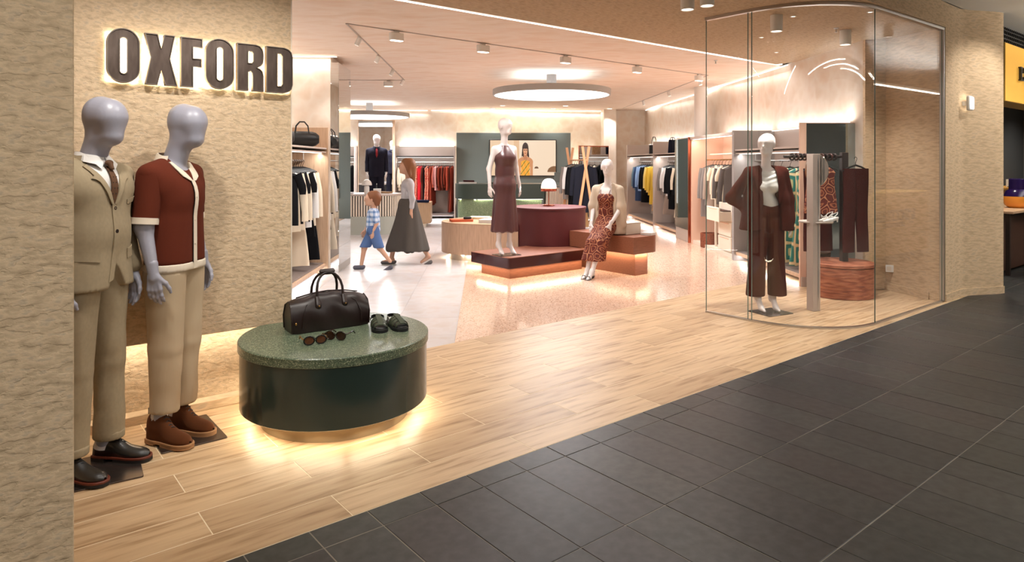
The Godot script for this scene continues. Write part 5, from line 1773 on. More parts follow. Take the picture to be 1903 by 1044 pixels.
func front_z(bones: Array, x: float, y: float, k: float, dir := 1.0) -> float:
	var z := 0.40 * dir
	for i in 40:
		var d := sd(bones, Vector3(x, y, z), k)
		if d < 0.0008: break
		z -= dir * maxf(d * 0.7, 0.0008)
		if z * dir < -0.2: break
	return z

# a strip of cloth lying on the front of a body between two edges (x, y)
func on_front(bones: Array, k: float, A: Array, B: Array, across: int, off: float, th: float, dir := 1.0) -> MB:
	var mb := MB.new()
	var rows := []
	for i in A.size():
		var r := []
		for j in across + 1:
			var q: Vector2 = A[i].lerp(B[i], j / float(across))
			r.append(Vector3(q.x, q.y, front_z(bones, q.x, q.y, k, dir) + off * dir))
		rows.append(r)
	mb.sheet(rows, Vector3(0, 0, dir), th)
	return mb

func seg2(a: Vector2, b: Vector2, n: int) -> Array:
	var r := []
	for i in n + 1: r.append(a.lerp(b, i / float(n)))
	return r

func poly2(p: Array, n: int) -> Array:                     # points spread along a polyline
	var tot := 0.0
	for i in p.size() - 1: tot += p[i].distance_to(p[i + 1])
	var r := []
	for j in n + 1:
		var s := tot * j / n
		for i in p.size() - 1:
			var l: float = p[i].distance_to(p[i + 1])
			if s <= l + 1e-6 or i == p.size() - 2:
				r.append(p[i].lerp(p[i + 1], clampf(s / maxf(l, 1e-6), 0, 1)))
				break
			s -= l
	return r

func V(x: float, y: float, z: float) -> Vector3:
	return Vector3(x, y, z)

# hand hanging from a wrist: d along the fingers, f towards the thumb, n out of the palm
func hand(mb: MB, w: Vector3, d: Vector3, f: Vector3, n: Vector3, s: float, h: float, curl := 1.0) -> void:
	d = d.normalized()
	f = (f - d * f.dot(d)).normalized()
	n = (n - d * n.dot(d) - f * n.dot(f)).normalized()
	var b := []
	b.append([w - d * 0.05 * s, w + d * 0.025 * s, 0.027 * s, 0.026 * s])
	var zf := [0.030, 0.010, -0.010, -0.029]
	var ln := [0.074, 0.083, 0.077, 0.060]
	for i in 4:
		var a: Vector3 = w + (d * 0.015 + f * zf[i] * 0.6) * s
		var k: Vector3 = w + (d * (0.094 - absf(zf[i] - 0.008) * 0.3) + f * zf[i]) * s
		b.append([a, k, 0.015 * s, 0.0118 * s])
		var an := 0.10 * curl
		var p := k
		for j in 3:
			an += [0.10, 0.30, 0.25][j] * curl
			var q: Vector3 = p + (d * cos(an) + n * sin(an) + f * zf[i] * 0.8).normalized() * ln[i] * [0.48, 0.29, 0.23][j] * s
			b.append([p, q, (0.0098 - 0.0011 * j) * s, (0.0092 - 0.0012 * j) * s])
			p = q
	var t0 := w + (d * 0.028 + f * 0.026) * s
	var t1 := t0 + (d * 0.72 + f * 0.62 + n * 0.30).normalized() * 0.043 * s
	var t2 := t1 + (d * 0.88 + f * 0.36 + n * 0.32).normalized() * 0.034 * s
	var t3 := t2 + (d * 0.95 + f * 0.12 + n * 0.34).normalized() * 0.025 * s
	b.append([t0, t1, 0.0145 * s, 0.0115 * s]); b.append([t1, t2, 0.0112 * s, 0.0095 * s]); b.append([t2, t3, 0.0095 * s, 0.0075 * s])
	mb.blob(b, h, 0.009 * s)

# egg-shaped shop-dummy head: c under the skull's middle, turned by a; features for a carved face
func head_bones(c: Vector3, a: float, s: float, face := false) -> Array:
	var r := Basis(Vector3.UP, a)
	var b := []
	var sq := Vector3(1.0, 1, 1)
	b.append([c + r * V(0, 0.034, -0.020) * s, c + r * V(0, 0.030, 0.022) * s, 0.084 * s, 0.078 * s, sq])
	b.append([c + r * V(0, 0.0, 0.030) * s, c + r * V(0, -0.074, 0.040) * s, 0.073 * s, 0.053 * s, sq])
	b.append([c + r * V(0, -0.01, -0.035) * s, c + r * V(0, -0.08, -0.02) * s, 0.064 * s, 0.052 * s])
	if face:
		b.append([c + r * V(0, 0.010, 0.100) * s, c + r * V(0, -0.030, 0.122) * s, 0.007 * s, 0.012 * s])
		b.append([c + r * V(-0.026, 0.022, 0.097) * s, c + r * V(0.026, 0.022, 0.097) * s, 0.010 * s, 0.010 * s])
		b.append([c + r * V(-0.014, -0.058, 0.100) * s, c + r * V(0.014, -0.058, 0.100) * s, 0.008 * s, 0.008 * s])
		b.append([c + r * V(0, -0.092, 0.092) * s, c + r * V(0, -0.094, 0.094) * s, 0.018 * s, 0.018 * s])
		for x in [-1.0, 1.0]:
			b.append([c + r * V(0.083 * x, 0.012, -0.004) * s, c + r * V(0.083 * x, -0.038, 0.006) * s, 0.013 * s, 0.009 * s, Vector3(1.6, 1, 1)])
	return b

const OX_W := [[0.0, 0.55], [0.06, 0.72], [0.2, 0.80], [0.4, 0.80], [0.55, 0.90], [0.7, 1.0], [0.82, 0.95], [0.92, 0.74], [0.98, 0.45], [1.0, 0.18]]
func tab(t: Array, x: float) -> float:
	for i in t.size() - 1:
		if x <= t[i + 1][0]:
			var k: float = (x - t[i][0]) / (t[i + 1][0] - t[i][0])
			return lerpf(t[i][1], t[i + 1][1], k)
	return t[-1][1]

# shoe pointing to +z with its heel at the origin
func shoe(parent: Node3D, at: Vector3, turn: float, L: float, W: float, prof: Array, upper: Material, sole: Material, lace: Material, boot: bool) -> void:
	var o := Node3D.new()
	o.name = "shoe"
	parent.add_child(o, true)
	o.position = at
	o.rotation.y = turn
	var u := MB.new()
	var rows := []
	for i in 19:
		var t := i / 18.0
		var w := tab(OX_W, t) * W
		var hh := tab(prof, t)
		var r := []
		for j in 14:
			var a := PI * j / 13.0
			var sy := pow(maxf(0.0, sin(a)), lerpf(0.32, 0.75, smoothstep(0.30, 0.55, t)))
			var nar := 1.0 - lerpf(0.16 if boot else 0.22, 0.08, smoothstep(0.3, 0.6, t)) * sy
			r.append(V(cos(a) * w * nar, 0.022 + hh * sy, (t - 0.02) * L))
		rows.append(r)
	u.grid(rows, true)
	u.cap(rows[0], Vector3(0, 0, -1))
	obj("upper", u, upper, o)
	var ol := PackedVector2Array()
	for sgn in [1.0, -1.0]:
		for i in 20:
			var t: float = i / 19.0 if sgn > 0.0 else 1.0 - i / 19.0
			ol.append(Vector2(sgn * (tab(OX_W, t) * W + 0.006), (t - 0.02) * (L + 0.012) - 0.004))
	var welt := MB.new(); welt.prism(ol, 0.014 if not boot else 0.010, 0.025, 0.002)
	obj("welt", welt, sole, o)
	var hp := PackedVector2Array()
	var fp := PackedVector2Array()
	for p in ol:
		if p.y < 0.27 * L: hp.append(p)
		elif p.y > 0.36 * L: fp.append(p)
	var heel := MB.new(); heel.prism(hp, 0.0, 0.015)
	obj("heel", heel, sole if boot else M.black_rubber, o)
	var fs := MB.new(); fs.prism(fp, 0.0, 0.015)
	obj("sole", fs, sole if boot else M.black_rubber, o)
	for k in 4:
		var t := (0.36 if not boot else 0.40) + 0.055 * k
		var hh := tab(prof, t) + 0.0235
		var lc := MB.new()
		var w := W * (0.30 - 0.02 * k)
		lc.tube([V(-w, hh - 0.009, (t - 0.02) * L - 0.004), V(0, hh + 0.001, (t - 0.02) * L), V(w, hh - 0.009, (t - 0.02) * L + 0.004)], 0.004, 6)
		obj("lace", lc, lace, o)
	if boot:
		obj("pull_tab", bx(V(0, 0.165, -0.012), V(0.016, 0.035, 0.006), 0.002), M.black, o)

func base_plate(t: Node3D, c: Vector3, w: float, d: float, turn: float) -> void:
	var p := MB.new()
	p.prism(rrect(w / 2, d / 2, 0.012, 4), 0.0, 0.007, 0.0015)
	var o := obj("base_plate", p, M.plate, t)
	o.position = c
	o.rotation.y = turn

const SQ := Vector3(1, 1, 1.28)

func male_body(t: Node3D, m: Material, head_turn: float, h: float, hands: bool, hs := 0.0) -> void:
	var b := head_bones(V(0, 1.755, 0.075), head_turn, 1.02)
	b.append([V(0, 1.69, 0.045), V(0, 1.50, -0.02), 0.058, 0.066])
	b.append([V(-0.12, 1.43, -0.01), V(0.12, 1.43, -0.01), 0.10, 0.10, SQ])
	b.append([V(0, 1.40, -0.01), V(0, 1.02, 0), 0.13, 0.125, SQ])
	for s in [-1.0, 1.0]:
		b.append([V(0.06 * s, 1.50, -0.02), V(0.175 * s, 1.468, -0.02), 0.044, 0.044])
		b.append([V(0.188 * s, 1.452, -0.02), V(0.218 * s, 1.20, -0.035), 0.045, 0.043])
		b.append([V(0.218 * s, 1.20, -0.035), V(0.232 * s, 0.955, 0.03), 0.043, 0.027])
		b.append([V(0.08 * s, 0.98, 0), V(0.092 * s, 0.53, 0.0), 0.075, 0.048])
		b.append([V(0.092 * s, 0.53, 0.0), V(0.095 * s, 0.10, -0.03), 0.046, 0.034])
	var mb := MB.new()
	mb.blob(b, h, 0.035)
	if hands:
		for s in [-1.0, 1.0]:
			hand(mb, V(0.232 * s, 0.955, 0.03), V(0.02 * s, -1, 0.10), V(-0.15 * s, 0.0, 1), V(-s, 0, -0.15), 1.0, 0.0045)
	obj("body", mb, m, t)

func trouser_bones(r0: float, r1: float, r2: float, y2: float, st := 0.0) -> Array:
	var b := []
	b.append([V(-0.06, 1.0, -0.005), V(0.06, 1.0, -0.005), 0.114, 0.114, Vector3(1, 1, 1.08)])
	for s in [-1.0, 1.0]:
		b.append([V(0.085 * s, 0.93, -0.005), V((0.103 + st * 0.5) * s, 0.52, 0.0), r0, r1, Vector3(1.08, 1, 1)])
		b.append([V((0.103 + st * 0.5) * s, 0.52, 0.0), V((0.115 + st) * s, y2 - 0.05, -0.012), r1, r2, Vector3(1.08, 1, 1)])
	return b

func make_mannequins() -> void:
	wob.seed = 9
	wob.frequency = 0.02
	wob.fractal_octaves = 2
	linen_suit()
	knit_shirt()
	satin_dress()
	seated()
	window_suit()
	navy_suit()

func jacket_bones(hem: float, k := 1.0) -> Array:
	var b := []
	b.append([V(-0.115, 1.42, -0.012), V(0.115, 1.42, -0.012), 0.112, 0.112, Vector3(1, 1, 1.0)])
	for s in [-1.0, 1.0]:
		b.append([V(0.062 * s, 1.38, 0.0), V(0.052 * s, 1.19, 0.004), 0.128, 0.122, Vector3(1, 1, 1.0)])
		b.append([V(0.052 * s, 1.19, 0.004), V(0.068 * s, hem - 0.06, 0.0), 0.122, 0.142, Vector3(1, 1, 1.04)])
	for s in [-1.0, 1.0]:
		b.append([V(0.055 * s, 1.525, -0.03), V(0.195 * s, 1.482, -0.022), 0.050, 0.058])
	return b

func sleeve_bones(r0: float, r1: float, end: Vector3) -> Array:
	var b := []
	for s in [-1.0, 1.0]:
		b.append([V(0.196 * s, 1.475, -0.022), V(0.222 * s, 1.20, -0.038), 0.066, r0])
		b.append([V(0.222 * s, 1.20, -0.038), V(end.x * s, end.y, end.z), r0, r1])
	return b

# tailored details shared by the suits: lapels, collar, flaps, buttons
func tailor(t: Node3D, parent: Node3D, jb: Array, m: Material, vy: float, hem: float, wide: float) -> void:
	for s in [-1.0, 1.0]:
		var inner := poly2([Vector2(0.004 * s, vy), Vector2(0.035 * s, lerpf(vy, 1.54, 0.45)), Vector2(0.082 * s, 1.535)], 10)
		var outer := poly2([Vector2(0.016 * s, vy), Vector2((0.085 + wide) * s, lerpf(vy, 1.54, 0.62)), Vector2((0.118 + wide) * s, 1.462), Vector2((0.090 + wide) * s, 1.482), Vector2(0.112 * s, 1.525)], 10)
		obj("lapel", on_front(jb, 0.05, inner, outer, 4, 0.007, 0.006), m, parent)
		var fl := on_front(jb, 0.05, seg2(Vector2(0.085 * s, hem + 0.185), Vector2(0.175 * s, hem + 0.20), 5), seg2(Vector2(0.085 * s, hem + 0.135), Vector2(0.178 * s, hem + 0.15), 5), 2, 0.006, 0.006)
		obj("pocket_flap", fl, m, parent)
	# collar round the back of the neck
	var c := MB.new()
	var rows := []
	for i in 15:
		var a := lerpf(deg_to_rad(205), deg_to_rad(-25), i / 14.0)
		var x := cos(a)
		var z := -sin(a)
		rows.append([V(x * 0.078, 1.575 + 0.022 * maxf(0.0, sin(a)), z * 0.070 - 0.015), V(x * 0.088, 1.578 + 0.022 * maxf(0.0, sin(a)), z * 0.080 - 0.017), V(x * 0.108, 1.530 + 0.012 * maxf(0.0, sin(a)), z * 0.098 - 0.020)])
	c.grid(rows, false, V(0, 1, -0.2))
	obj("collar", c, m, parent)

func button(bones: Array, x: float, y: float, r: float, m: Material, parent: Node3D) -> void:
	var b := MB.new()
	var z := front_z(bones, x, y, 0.05)
	b.xf = Transform3D(Basis(Vector3.RIGHT, PI / 2), V(x, y, z))
	b.lathe([Vector2(0, 0), Vector2(r, 0), Vector2(r, 0.004), Vector2(r * 0.8, 0.005), Vector2(0, 0.004)], 14)
	obj("button", b, m, parent)

func shirt_collar(parent: Node3D, m: Material, y: float, open: float) -> void:
	var c := MB.new()
	var rows := []
	for i in 21:
		var a := lerpf(deg_to_rad(-88), deg_to_rad(268), i / 20.0)
		var x := cos(a)
		var z := -sin(a)
		var fr := maxf(0.0, -sin(a))
		rows.append([V(x * 0.070, y + 0.050 - fr * 0.028, z * 0.070 - 0.004), V(x * 0.075, y + 0.052 - fr * 0.028, z * 0.075 - 0.004), V(x * 0.088, y + 0.008 - fr * 0.02, z * 0.090 - 0.006)])
	c.grid(rows, false, V(0, 1, 0))
	obj("collar_band", c, m, parent)
	for s in [-1.0, 1.0]:
		var l := MB.new()
		l.sheet([[V(0.004 * s, y + 0.020, 0.074), V(0.040 * s, y + 0.034, 0.060), V(0.072 * s, y + 0.042, 0.018)], [V((0.030 + open) * s, y - 0.036, 0.098), V((0.055 + open) * s, y - 0.010, 0.086), V(0.088 * s, y + 0.004, 0.030)]], V(0.3 * s, 0.3, 1).normalized(), 0.003)
		obj("collar_leaf", l, m, parent)

func linen_suit() -> void:
	var t := thing("mannequin", "grey mannequin in a pale linen suit with brown dotted tie and black shoes", "mannequin", V(-2.115, 0.007, -3.385), deg_to_rad(77))
	male_body(t, M.shell_grey, -0.05, 0.0085, true)
	# shirt
	var sb := []
	sb.append([V(-0.10, 1.43, -0.01), V(0.10, 1.43, -0.01), 0.108, 0.108, Vector3(1, 1, 1.1)])
	sb.append([V(0, 1.42, 0.0), V(0, 1.30, 0.0), 0.130, 0.112, Vector3(1, 1, 1.05)])
	var shm := MB.new()
	shm.blob(sb, 0.01, 0.04)
	var sh := obj("shirt", shm, M.shirt_white, t)
	shirt_collar(sh, M.shirt_white, 1.545, 0.012)
	for s in [-1.0, 1.0]:
		var cf := MB.new()
		cf.tube([V(0.231 * s, 1.02, 0.014), V(0.234 * s, 0.972, 0.025)], 0.038, 18)
		obj("cuff", cf, M.shirt_white, sh)
	# tie
	var tie := obj("tie", on_front(sb, 0.04, poly2([Vector2(-0.013, 1.525), Vector2(-0.027, 1.31)], 10), poly2([Vector2(0.013, 1.525), Vector2(0.027, 1.31)], 10), 3, 0.014, 0.006), M.print_tie, t)
	var kn := MB.new()
	kn.blob([[V(-0.009, 1.542, 0.098), V(0.009, 1.542, 0.098), 0.012, 0.012], [V(0, 1.540, 0.100), V(0, 1.515, 0.116), 0.015, 0.010]], 0.004, 0.01)
	obj("knot", kn, M.print_tie, tie)
	for i in 7:
		for j in 2:
			var y := 1.50 - 0.028 * i
			var x := (-0.011 if j == 0 else 0.008) + (0.006 if i % 2 else -0.002)
			var z := front_z(sb, x, y, 0.04) + 0.0145
			var dt := MB.new()
			dt.xf = Transform3D(Basis(Vector3.RIGHT, PI / 2), V(x, y, z))
			dt.lathe([Vector2(0.0028, 0), Vector2(0.0028, 0.0012), Vector2(0, 0.0012)], 8)
			obj("dot", dt, M.black, tie)
	# trousers
	var tm := MB.new()
	tm.blob(trouser_bones(0.104, 0.078, 0.070, 0.12, -0.002), 0.0095, 0.012, [Plane(Vector3.UP, 1.08), Plane(Vector3.DOWN, -0.115)], [], creases)
	var tr := obj("trousers", tm, M.linen, t)
	for s in [-1.0, 1.0]:
		var cu := MB.new()
		cu.blob(trouser_bones(0.104, 0.078, 0.070, 0.12, -0.002), 0.008, 0.012, [Plane(Vector3.UP, 0.158), Plane(Vector3.DOWN, -0.113), Plane(V(-s, 0, 0), 0.0)], [], null, 0.005)
		obj("turn_up", cu, M.linen, tr)
	# jacket
	var jb := jacket_bones(0.92)
	var jm := MB.new()
	for s in [-1.0, 1.0]:
		jm.blob(sleeve_bones(0.057, 0.047, V(0.234, 0.995, 0.02)).filter(func(e): return e[0].x * s > 0.0), 0.0085, 0.02, [], [], folds)
	jm.blob(jb, 0.0085, 0.045, [Plane(Vector3.DOWN, -0.915)], [[V(0, 1.335, 0.15), V(0, 1.58, 0.16), 0.006, 0.088, Vector3(1, 1, 0.30)], [V(0.012, 1.10, 0.17), V(0.02, 0.86, 0.17), 0.002, 0.075, Vector3(1, 1, 0.5)]], folds)
	var jk := obj("jacket", jm, M.linen, t)
	tailor(t, jk, jb, M.linen, 1.335, 0.92, 0.0)
	obj("front_edge", on_front(jb, 0.05, poly2([Vector2(-0.012, 1.335), Vector2(-0.010, 1.10), Vector2(-0.04, 0.95)], 10), poly2([Vector2(0.022, 1.335), Vector2(0.022, 1.10), Vector2(-0.01, 0.96)], 10), 2, 0.004, 0.006), M.linen, jk)
	for y in [1.315, 1.20]: button(jb, 0.006, y, 0.010, M.leather, jk)
	obj("breast_pocket", on_front(jb, 0.05, seg2(Vector2(0.085, 1.355), Vector2(0.165, 1.368), 4), seg2(Vector2(0.085, 1.332), Vector2(0.165, 1.345), 4), 1, 0.004, 0.004), M.linen, jk)
	# socks and shoes
	for s in [-1.0, 1.0]:
		var so := MB.new()
		so.tube([V(0.112 * s, 0.06, -0.045), V(0.112 * s, 0.16, -0.03)], 0.044, 18)
		obj("sock", so, M.sock, t)
	var oxp := [[0.0, 0.062], [0.08, 0.082], [0.25, 0.092], [0.36, 0.094], [0.5, 0.072], [0.62, 0.050], [0.8, 0.040], [0.93, 0.034], [1.0, 0.016]]
	shoe(t, V(-0.112, 0.0, -0.085), deg_to_rad(-4), 0.295, 0.051, oxp, M.patent, M.sole_red, M.black, false)
	shoe(t, V(0.112, 0.0, -0.085), deg_to_rad(8), 0.295, 0.051, oxp, M.patent, M.sole_red, M.black, false)
	base_plate(t, V(-0.02, -0.007, 0.02), 0.42, 0.40, deg_to_rad(-44))

func knit_shirt() -> void:
	var t := thing("mannequin", "grey mannequin in a rust knit shirt with ivory trim and suede boots", "mannequin", V(-1.905, 0.007, -3.795), deg_to_rad(83))
	male_body(t, M.shell_grey, -0.08, 0.0085, true)
	var b := []
	b.append([V(-0.11, 1.42, -0.012), V(0.11, 1.42, -0.012), 0.112, 0.112, Vector3(1, 1, 1.1)])
	b.append([V(-0.05, 1.36, 0.0), V(0.05, 1.36, 0.0), 0.132, 0.132, Vector3(1, 1, 1.05)])
	b.append([V(-0.05, 1.30, 0.0), V(-0.062, 0.90, 0.0), 0.125, 0.130, Vector3(1, 1, 1.08)])
	b.append([V(0.05, 1.30, 0.0), V(0.062, 0.90, 0.0), 0.125, 0.130, Vector3(1, 1, 1.08)])
	for s in [-1.0, 1.0]:
		b.append([V(0.055 * s, 1.52, -0.028), V(0.190 * s, 1.478, -0.020), 0.053, 0.063])
	var core := b.duplicate()
	var slv := []
	for s in [-1.0, 1.0]:
		slv.append(Plane(V(0.155 * s, -0.985, -0.05).normalized(), V(0.155 * s, -0.985, -0.05).normalized().dot(V(0.226 * s, 1.262, -0.034))))
	var neck := [[V(0, 1.44, 0.16), V(0, 1.60, 0.13), 0.004, 0.075, Vector3(1, 1, 0.35)]]
	# the body below the sleeves keeps its hem: cut sleeves with a carve just under them
	var under := []
	for s in [-1.0, 1.0]:
		under.append([V(0.265 * s, 1.135, -0.04), V(0.28 * s, 1.05, -0.04), 0.10, 0.10, Vector3(1.4, 1, 0.6)])
	var mb := MB.new()
	for s in [-1.0, 1.0]:
		mb.blob([[V(0.185 * s, 1.470, -0.021), V(0.216 * s, 1.20, -0.034), 0.068, 0.064]], 0.0085, 0.02, [Plane(V(0.12 * s, -0.99, -0.05).normalized(), V(0.12 * s, -0.99, -0.05).normalized().dot(V(0.214 * s, 1.222, -0.034)))], [], folds)
	mb.blob(b, 0.0085, 0.035, [Plane(Vector3.DOWN, -0.985)], neck, folds)
	var k := obj("knit_shirt", mb, M.rust_knit, t)
	var hm := MB.new()
	hm.blob(core, 0.008, 0.035, [Plane(Vector3.DOWN, -0.945), Plane(Vector3.UP, 0.987)], [], null, 0.004)
	obj("hem_band", hm, M.ivory, k)
	for s in [-1.0, 1.0]:
		var bd := MB.new()
		bd.tube([V(0.212 * s, 1.248, -0.033), V(0.2155 * s, 1.214, -0.034)], 0.0695, 26)
		obj("sleeve_band", bd, M.ivory, k)
	obj("placket", on_front(core, 0.035, seg2(Vector2(-0.016, 1.445), Vector2(-0.014, 0.95), 14), seg2(Vector2(0.016, 1.445), Vector2(0.018, 0.95), 14), 2, 0.006, 0.004), M.ivory, k)
	obj("placket_line", on_front(core, 0.035, seg2(Vector2(-0.0165, 1.44), Vector2(-0.0155, 0.985), 14), seg2(Vector2(-0.0205, 1.44), Vector2(-0.0195, 0.985), 14), 1, 0.0065, 0.003), M.black, k)
	for y in [1.35, 1.22, 1.09]: button(core, 0.002, y, 0.006, M.ivory, k)
	# open collar
	for s in [-1.0, 1.0]:
		var inner := poly2([Vector2(0.006 * s, 1.442), Vector2(0.040 * s, 1.51), Vector2(0.074 * s, 1.548)], 8)
		var outer := poly2([Vector2(0.024 * s, 1.442), Vector2(0.072 * s, 1.468), Vector2(0.082 * s, 1.498), Vector2(0.096 * s, 1.545)], 8)
		obj("collar_leaf", on_front(core, 0.035, inner, outer, 3, 0.009, 0.006), M.ivory, k)
	var c := MB.new()
	var rows := []
	for i in 15:
		var a := lerpf(deg_to_rad(200), deg_to_rad(-20), i / 14.0)
		rows.append([V(cos(a) * 0.074, 1.578 + 0.02 * maxf(0.0, sin(a)), -sin(a) * 0.070 - 0.015), V(cos(a) * 0.081, 1.580 + 0.02 * maxf(0.0, sin(a)), -sin(a) * 0.078 - 0.017), V(cos(a) * 0.098, 1.540 + 0.012 * maxf(0.0, sin(a)), -sin(a) * 0.092 - 0.02)])
	c.grid(rows, false, V(0, 1, -0.2))
	obj("collar_back", c, M.ivory, k)
	# chinos
	var tm := MB.new()
	tm.blob(trouser_bones(0.112, 0.090, 0.074, 0.17, -0.035), 0.0095, 0.012, [Plane(Vector3.UP, 1.06), Plane(Vector3.DOWN, -0.165)], [], creases)
	obj("trousers", tm, M.chino, t)
	for s in [-1.0, 1.0]:
		var so := MB.new()
		so.tube([V(0.082 * s, 0.09, -0.048), V(0.082 * s, 0.21, -0.03)], 0.043, 18)
		obj("sock", so, M.sock, t)
	var bp := [[0.0, 0.122], [0.06, 0.142], [0.25, 0.148], [0.36, 0.135], [0.5, 0.088], [0.64, 0.062], [0.8, 0.052], [0.93, 0.040], [1.0, 0.016]]
	shoe(t, V(-0.080, 0.0, -0.09), deg_to_rad(-14), 0.29, 0.052, bp, M.suede, M.sole_tan, M.leather, true)
	shoe(t, V(0.080, 0.0, -0.075), deg_to_rad(-8), 0.29, 0.052, bp, M.suede, M.sole_tan, M.leather, true)
	base_plate(t, V(0.05, -0.007, 0.03), 0.34, 0.44, deg_to_rad(-44))

func female_body(m: Material, t: Node3D, ht: float, h: float, face: bool, arms: Array, legs: Array, lean := 0.0, hd := V(0, 1.735, 0.01), sc := 1.0) -> void:
	# arms: per side [elbow, wrist, finger dir, thumb dir, palm]; legs: per side [hip, knee, ankle, ball, toe]
	var b := head_bones(hd, ht, 0.98 * sc, face)
	b.append([hd + V(0, -0.06, -0.01), V(0, 1.47, -0.015), 0.043, 0.050])
	b.append([V(-0.085, 1.385, -0.01), V(0.085, 1.385, -0.01), 0.078, 0.078, Vector3(1, 1, 1.1)])
	b.append([V(-0.03, 1.33, 0), V(0.03, 1.33, 0), 0.098, 0.098, Vector3(1, 1, 1.15)])
	for s in [-1.0, 1.0]: b.append([V(0.062 * s, 1.30, 0.060), V(0.064 * s, 1.295, 0.062), 0.052, 0.052])
	b.append([V(-0.02, 1.13, 0), V(0.02, 1.13, 0), 0.088, 0.088, Vector3(1, 1, 1.2)])
	b.append([V(-0.045, 0.97, -0.005), V(0.045, 0.97, -0.005), 0.092, 0.092, Vector3(1, 1, 1.1)])
	for i in 2:
		var s := -1.0 if i == 0 else 1.0
		b.append([V(0.04 * s, 1.455, -0.015), V(0.145 * s, 1.428, -0.015), 0.038, 0.042])
		b.append([V(0.152 * s, 1.42, -0.015), arms[i][0], 0.043, 0.034])
		b.append([arms[i][0], arms[i][1], 0.034, 0.022])
		var l: Array = legs[i]
		b.append([l[0], l[1], 0.074, 0.050])
		b.append([l[1], l[2], 0.050, 0.029])
		b.append([l[2], l[3], 0.032, 0.026])
		b.append([l[2], l[2] + (l[2] - l[3]) * V(0.28, 0, 0.28) + V(0, -0.035, 0), 0.031, 0.026])
		b.append([l[3], l[4], 0.027, 0.015, Vector3(1, 1.2, 1)])
	var mb := MB.new()
	mb.blob(b, h, 0.028)
	for i in 2:
		if arms[i].size() > 2:
			hand(mb, arms[i][1], arms[i][2], arms[i][3], arms[i][4], 0.88, 0.005)
	obj("body", mb, m, t)

func satin_dress() -> void:
	var t := thing("mannequin", "white mannequin in a long sleeveless brown satin dress on the platform", "mannequin", V(-0.10, 0.307, -9.13), deg_to_rad(32))
	female_body(M.shell_white, t, 0.25, 0.0105, true,
		[[V(-0.215, 1.16, -0.05), V(-0.235, 0.92, 0.0), V(-0.05, -1, 0.12), V(0.3, 0, 1), V(1, 0, -0.2)], [V(0.215, 1.16, -0.05), V(0.24, 0.92, 0.0), V(0.05, -1, 0.12), V(-0.3, 0, 1), V(-1, 0, -0.2)]],
		[[V(-0.075, 0.95, 0), V(-0.075, 0.53, 0.01), V(-0.08, 0.135, -0.03), V(-0.085, 0.035, 0.055), V(-0.09, 0.018, 0.115)], [V(0.075, 0.95, 0), V(0.075, 0.53, 0.02), V(0.075, 0.135, 0.0), V(0.08, 0.035, 0.085), V(0.085, 0.018, 0.145)]])
	var d := []
	var q := Vector3(0.80, 1, 1.0)
	d.append([V(0, 1.46, -0.005), V(0, 1.32, 0.0), 0.058, 0.112, q])
	d.append([V(0, 1.32, 0.0), V(0, 1.12, 0.0), 0.112, 0.096, q])
	d.append([V(0, 1.12, 0.0), V(0, 0.94, 0.0), 0.096, 0.124, q])
	d.append([V(0, 0.94, 0.0), V(0, 0.30, 0.01), 0.124, 0.165, Vector3(0.86, 1, 1.0)])
	for s in [-1.0, 1.0]: d.append([V(0.060 * s, 1.30, 0.070), V(0.058 * s, 1.24, 0.055), 0.050, 0.03])
	var mb := MB.new()
	mb.blob(d, 0.0095, 0.06, [Plane(Vector3.UP, 1.475), Plane(Vector3.DOWN, -0.31)], [], drape)
	obj("dress", mb, M.satin, t)
	base_plate(t, V(0.0, -0.007, 0.05), 0.32, 0.26, 0)

func shoe_strap(b: MB, pts: Array) -> void:
	b.tube(pts, 0.005, 6)

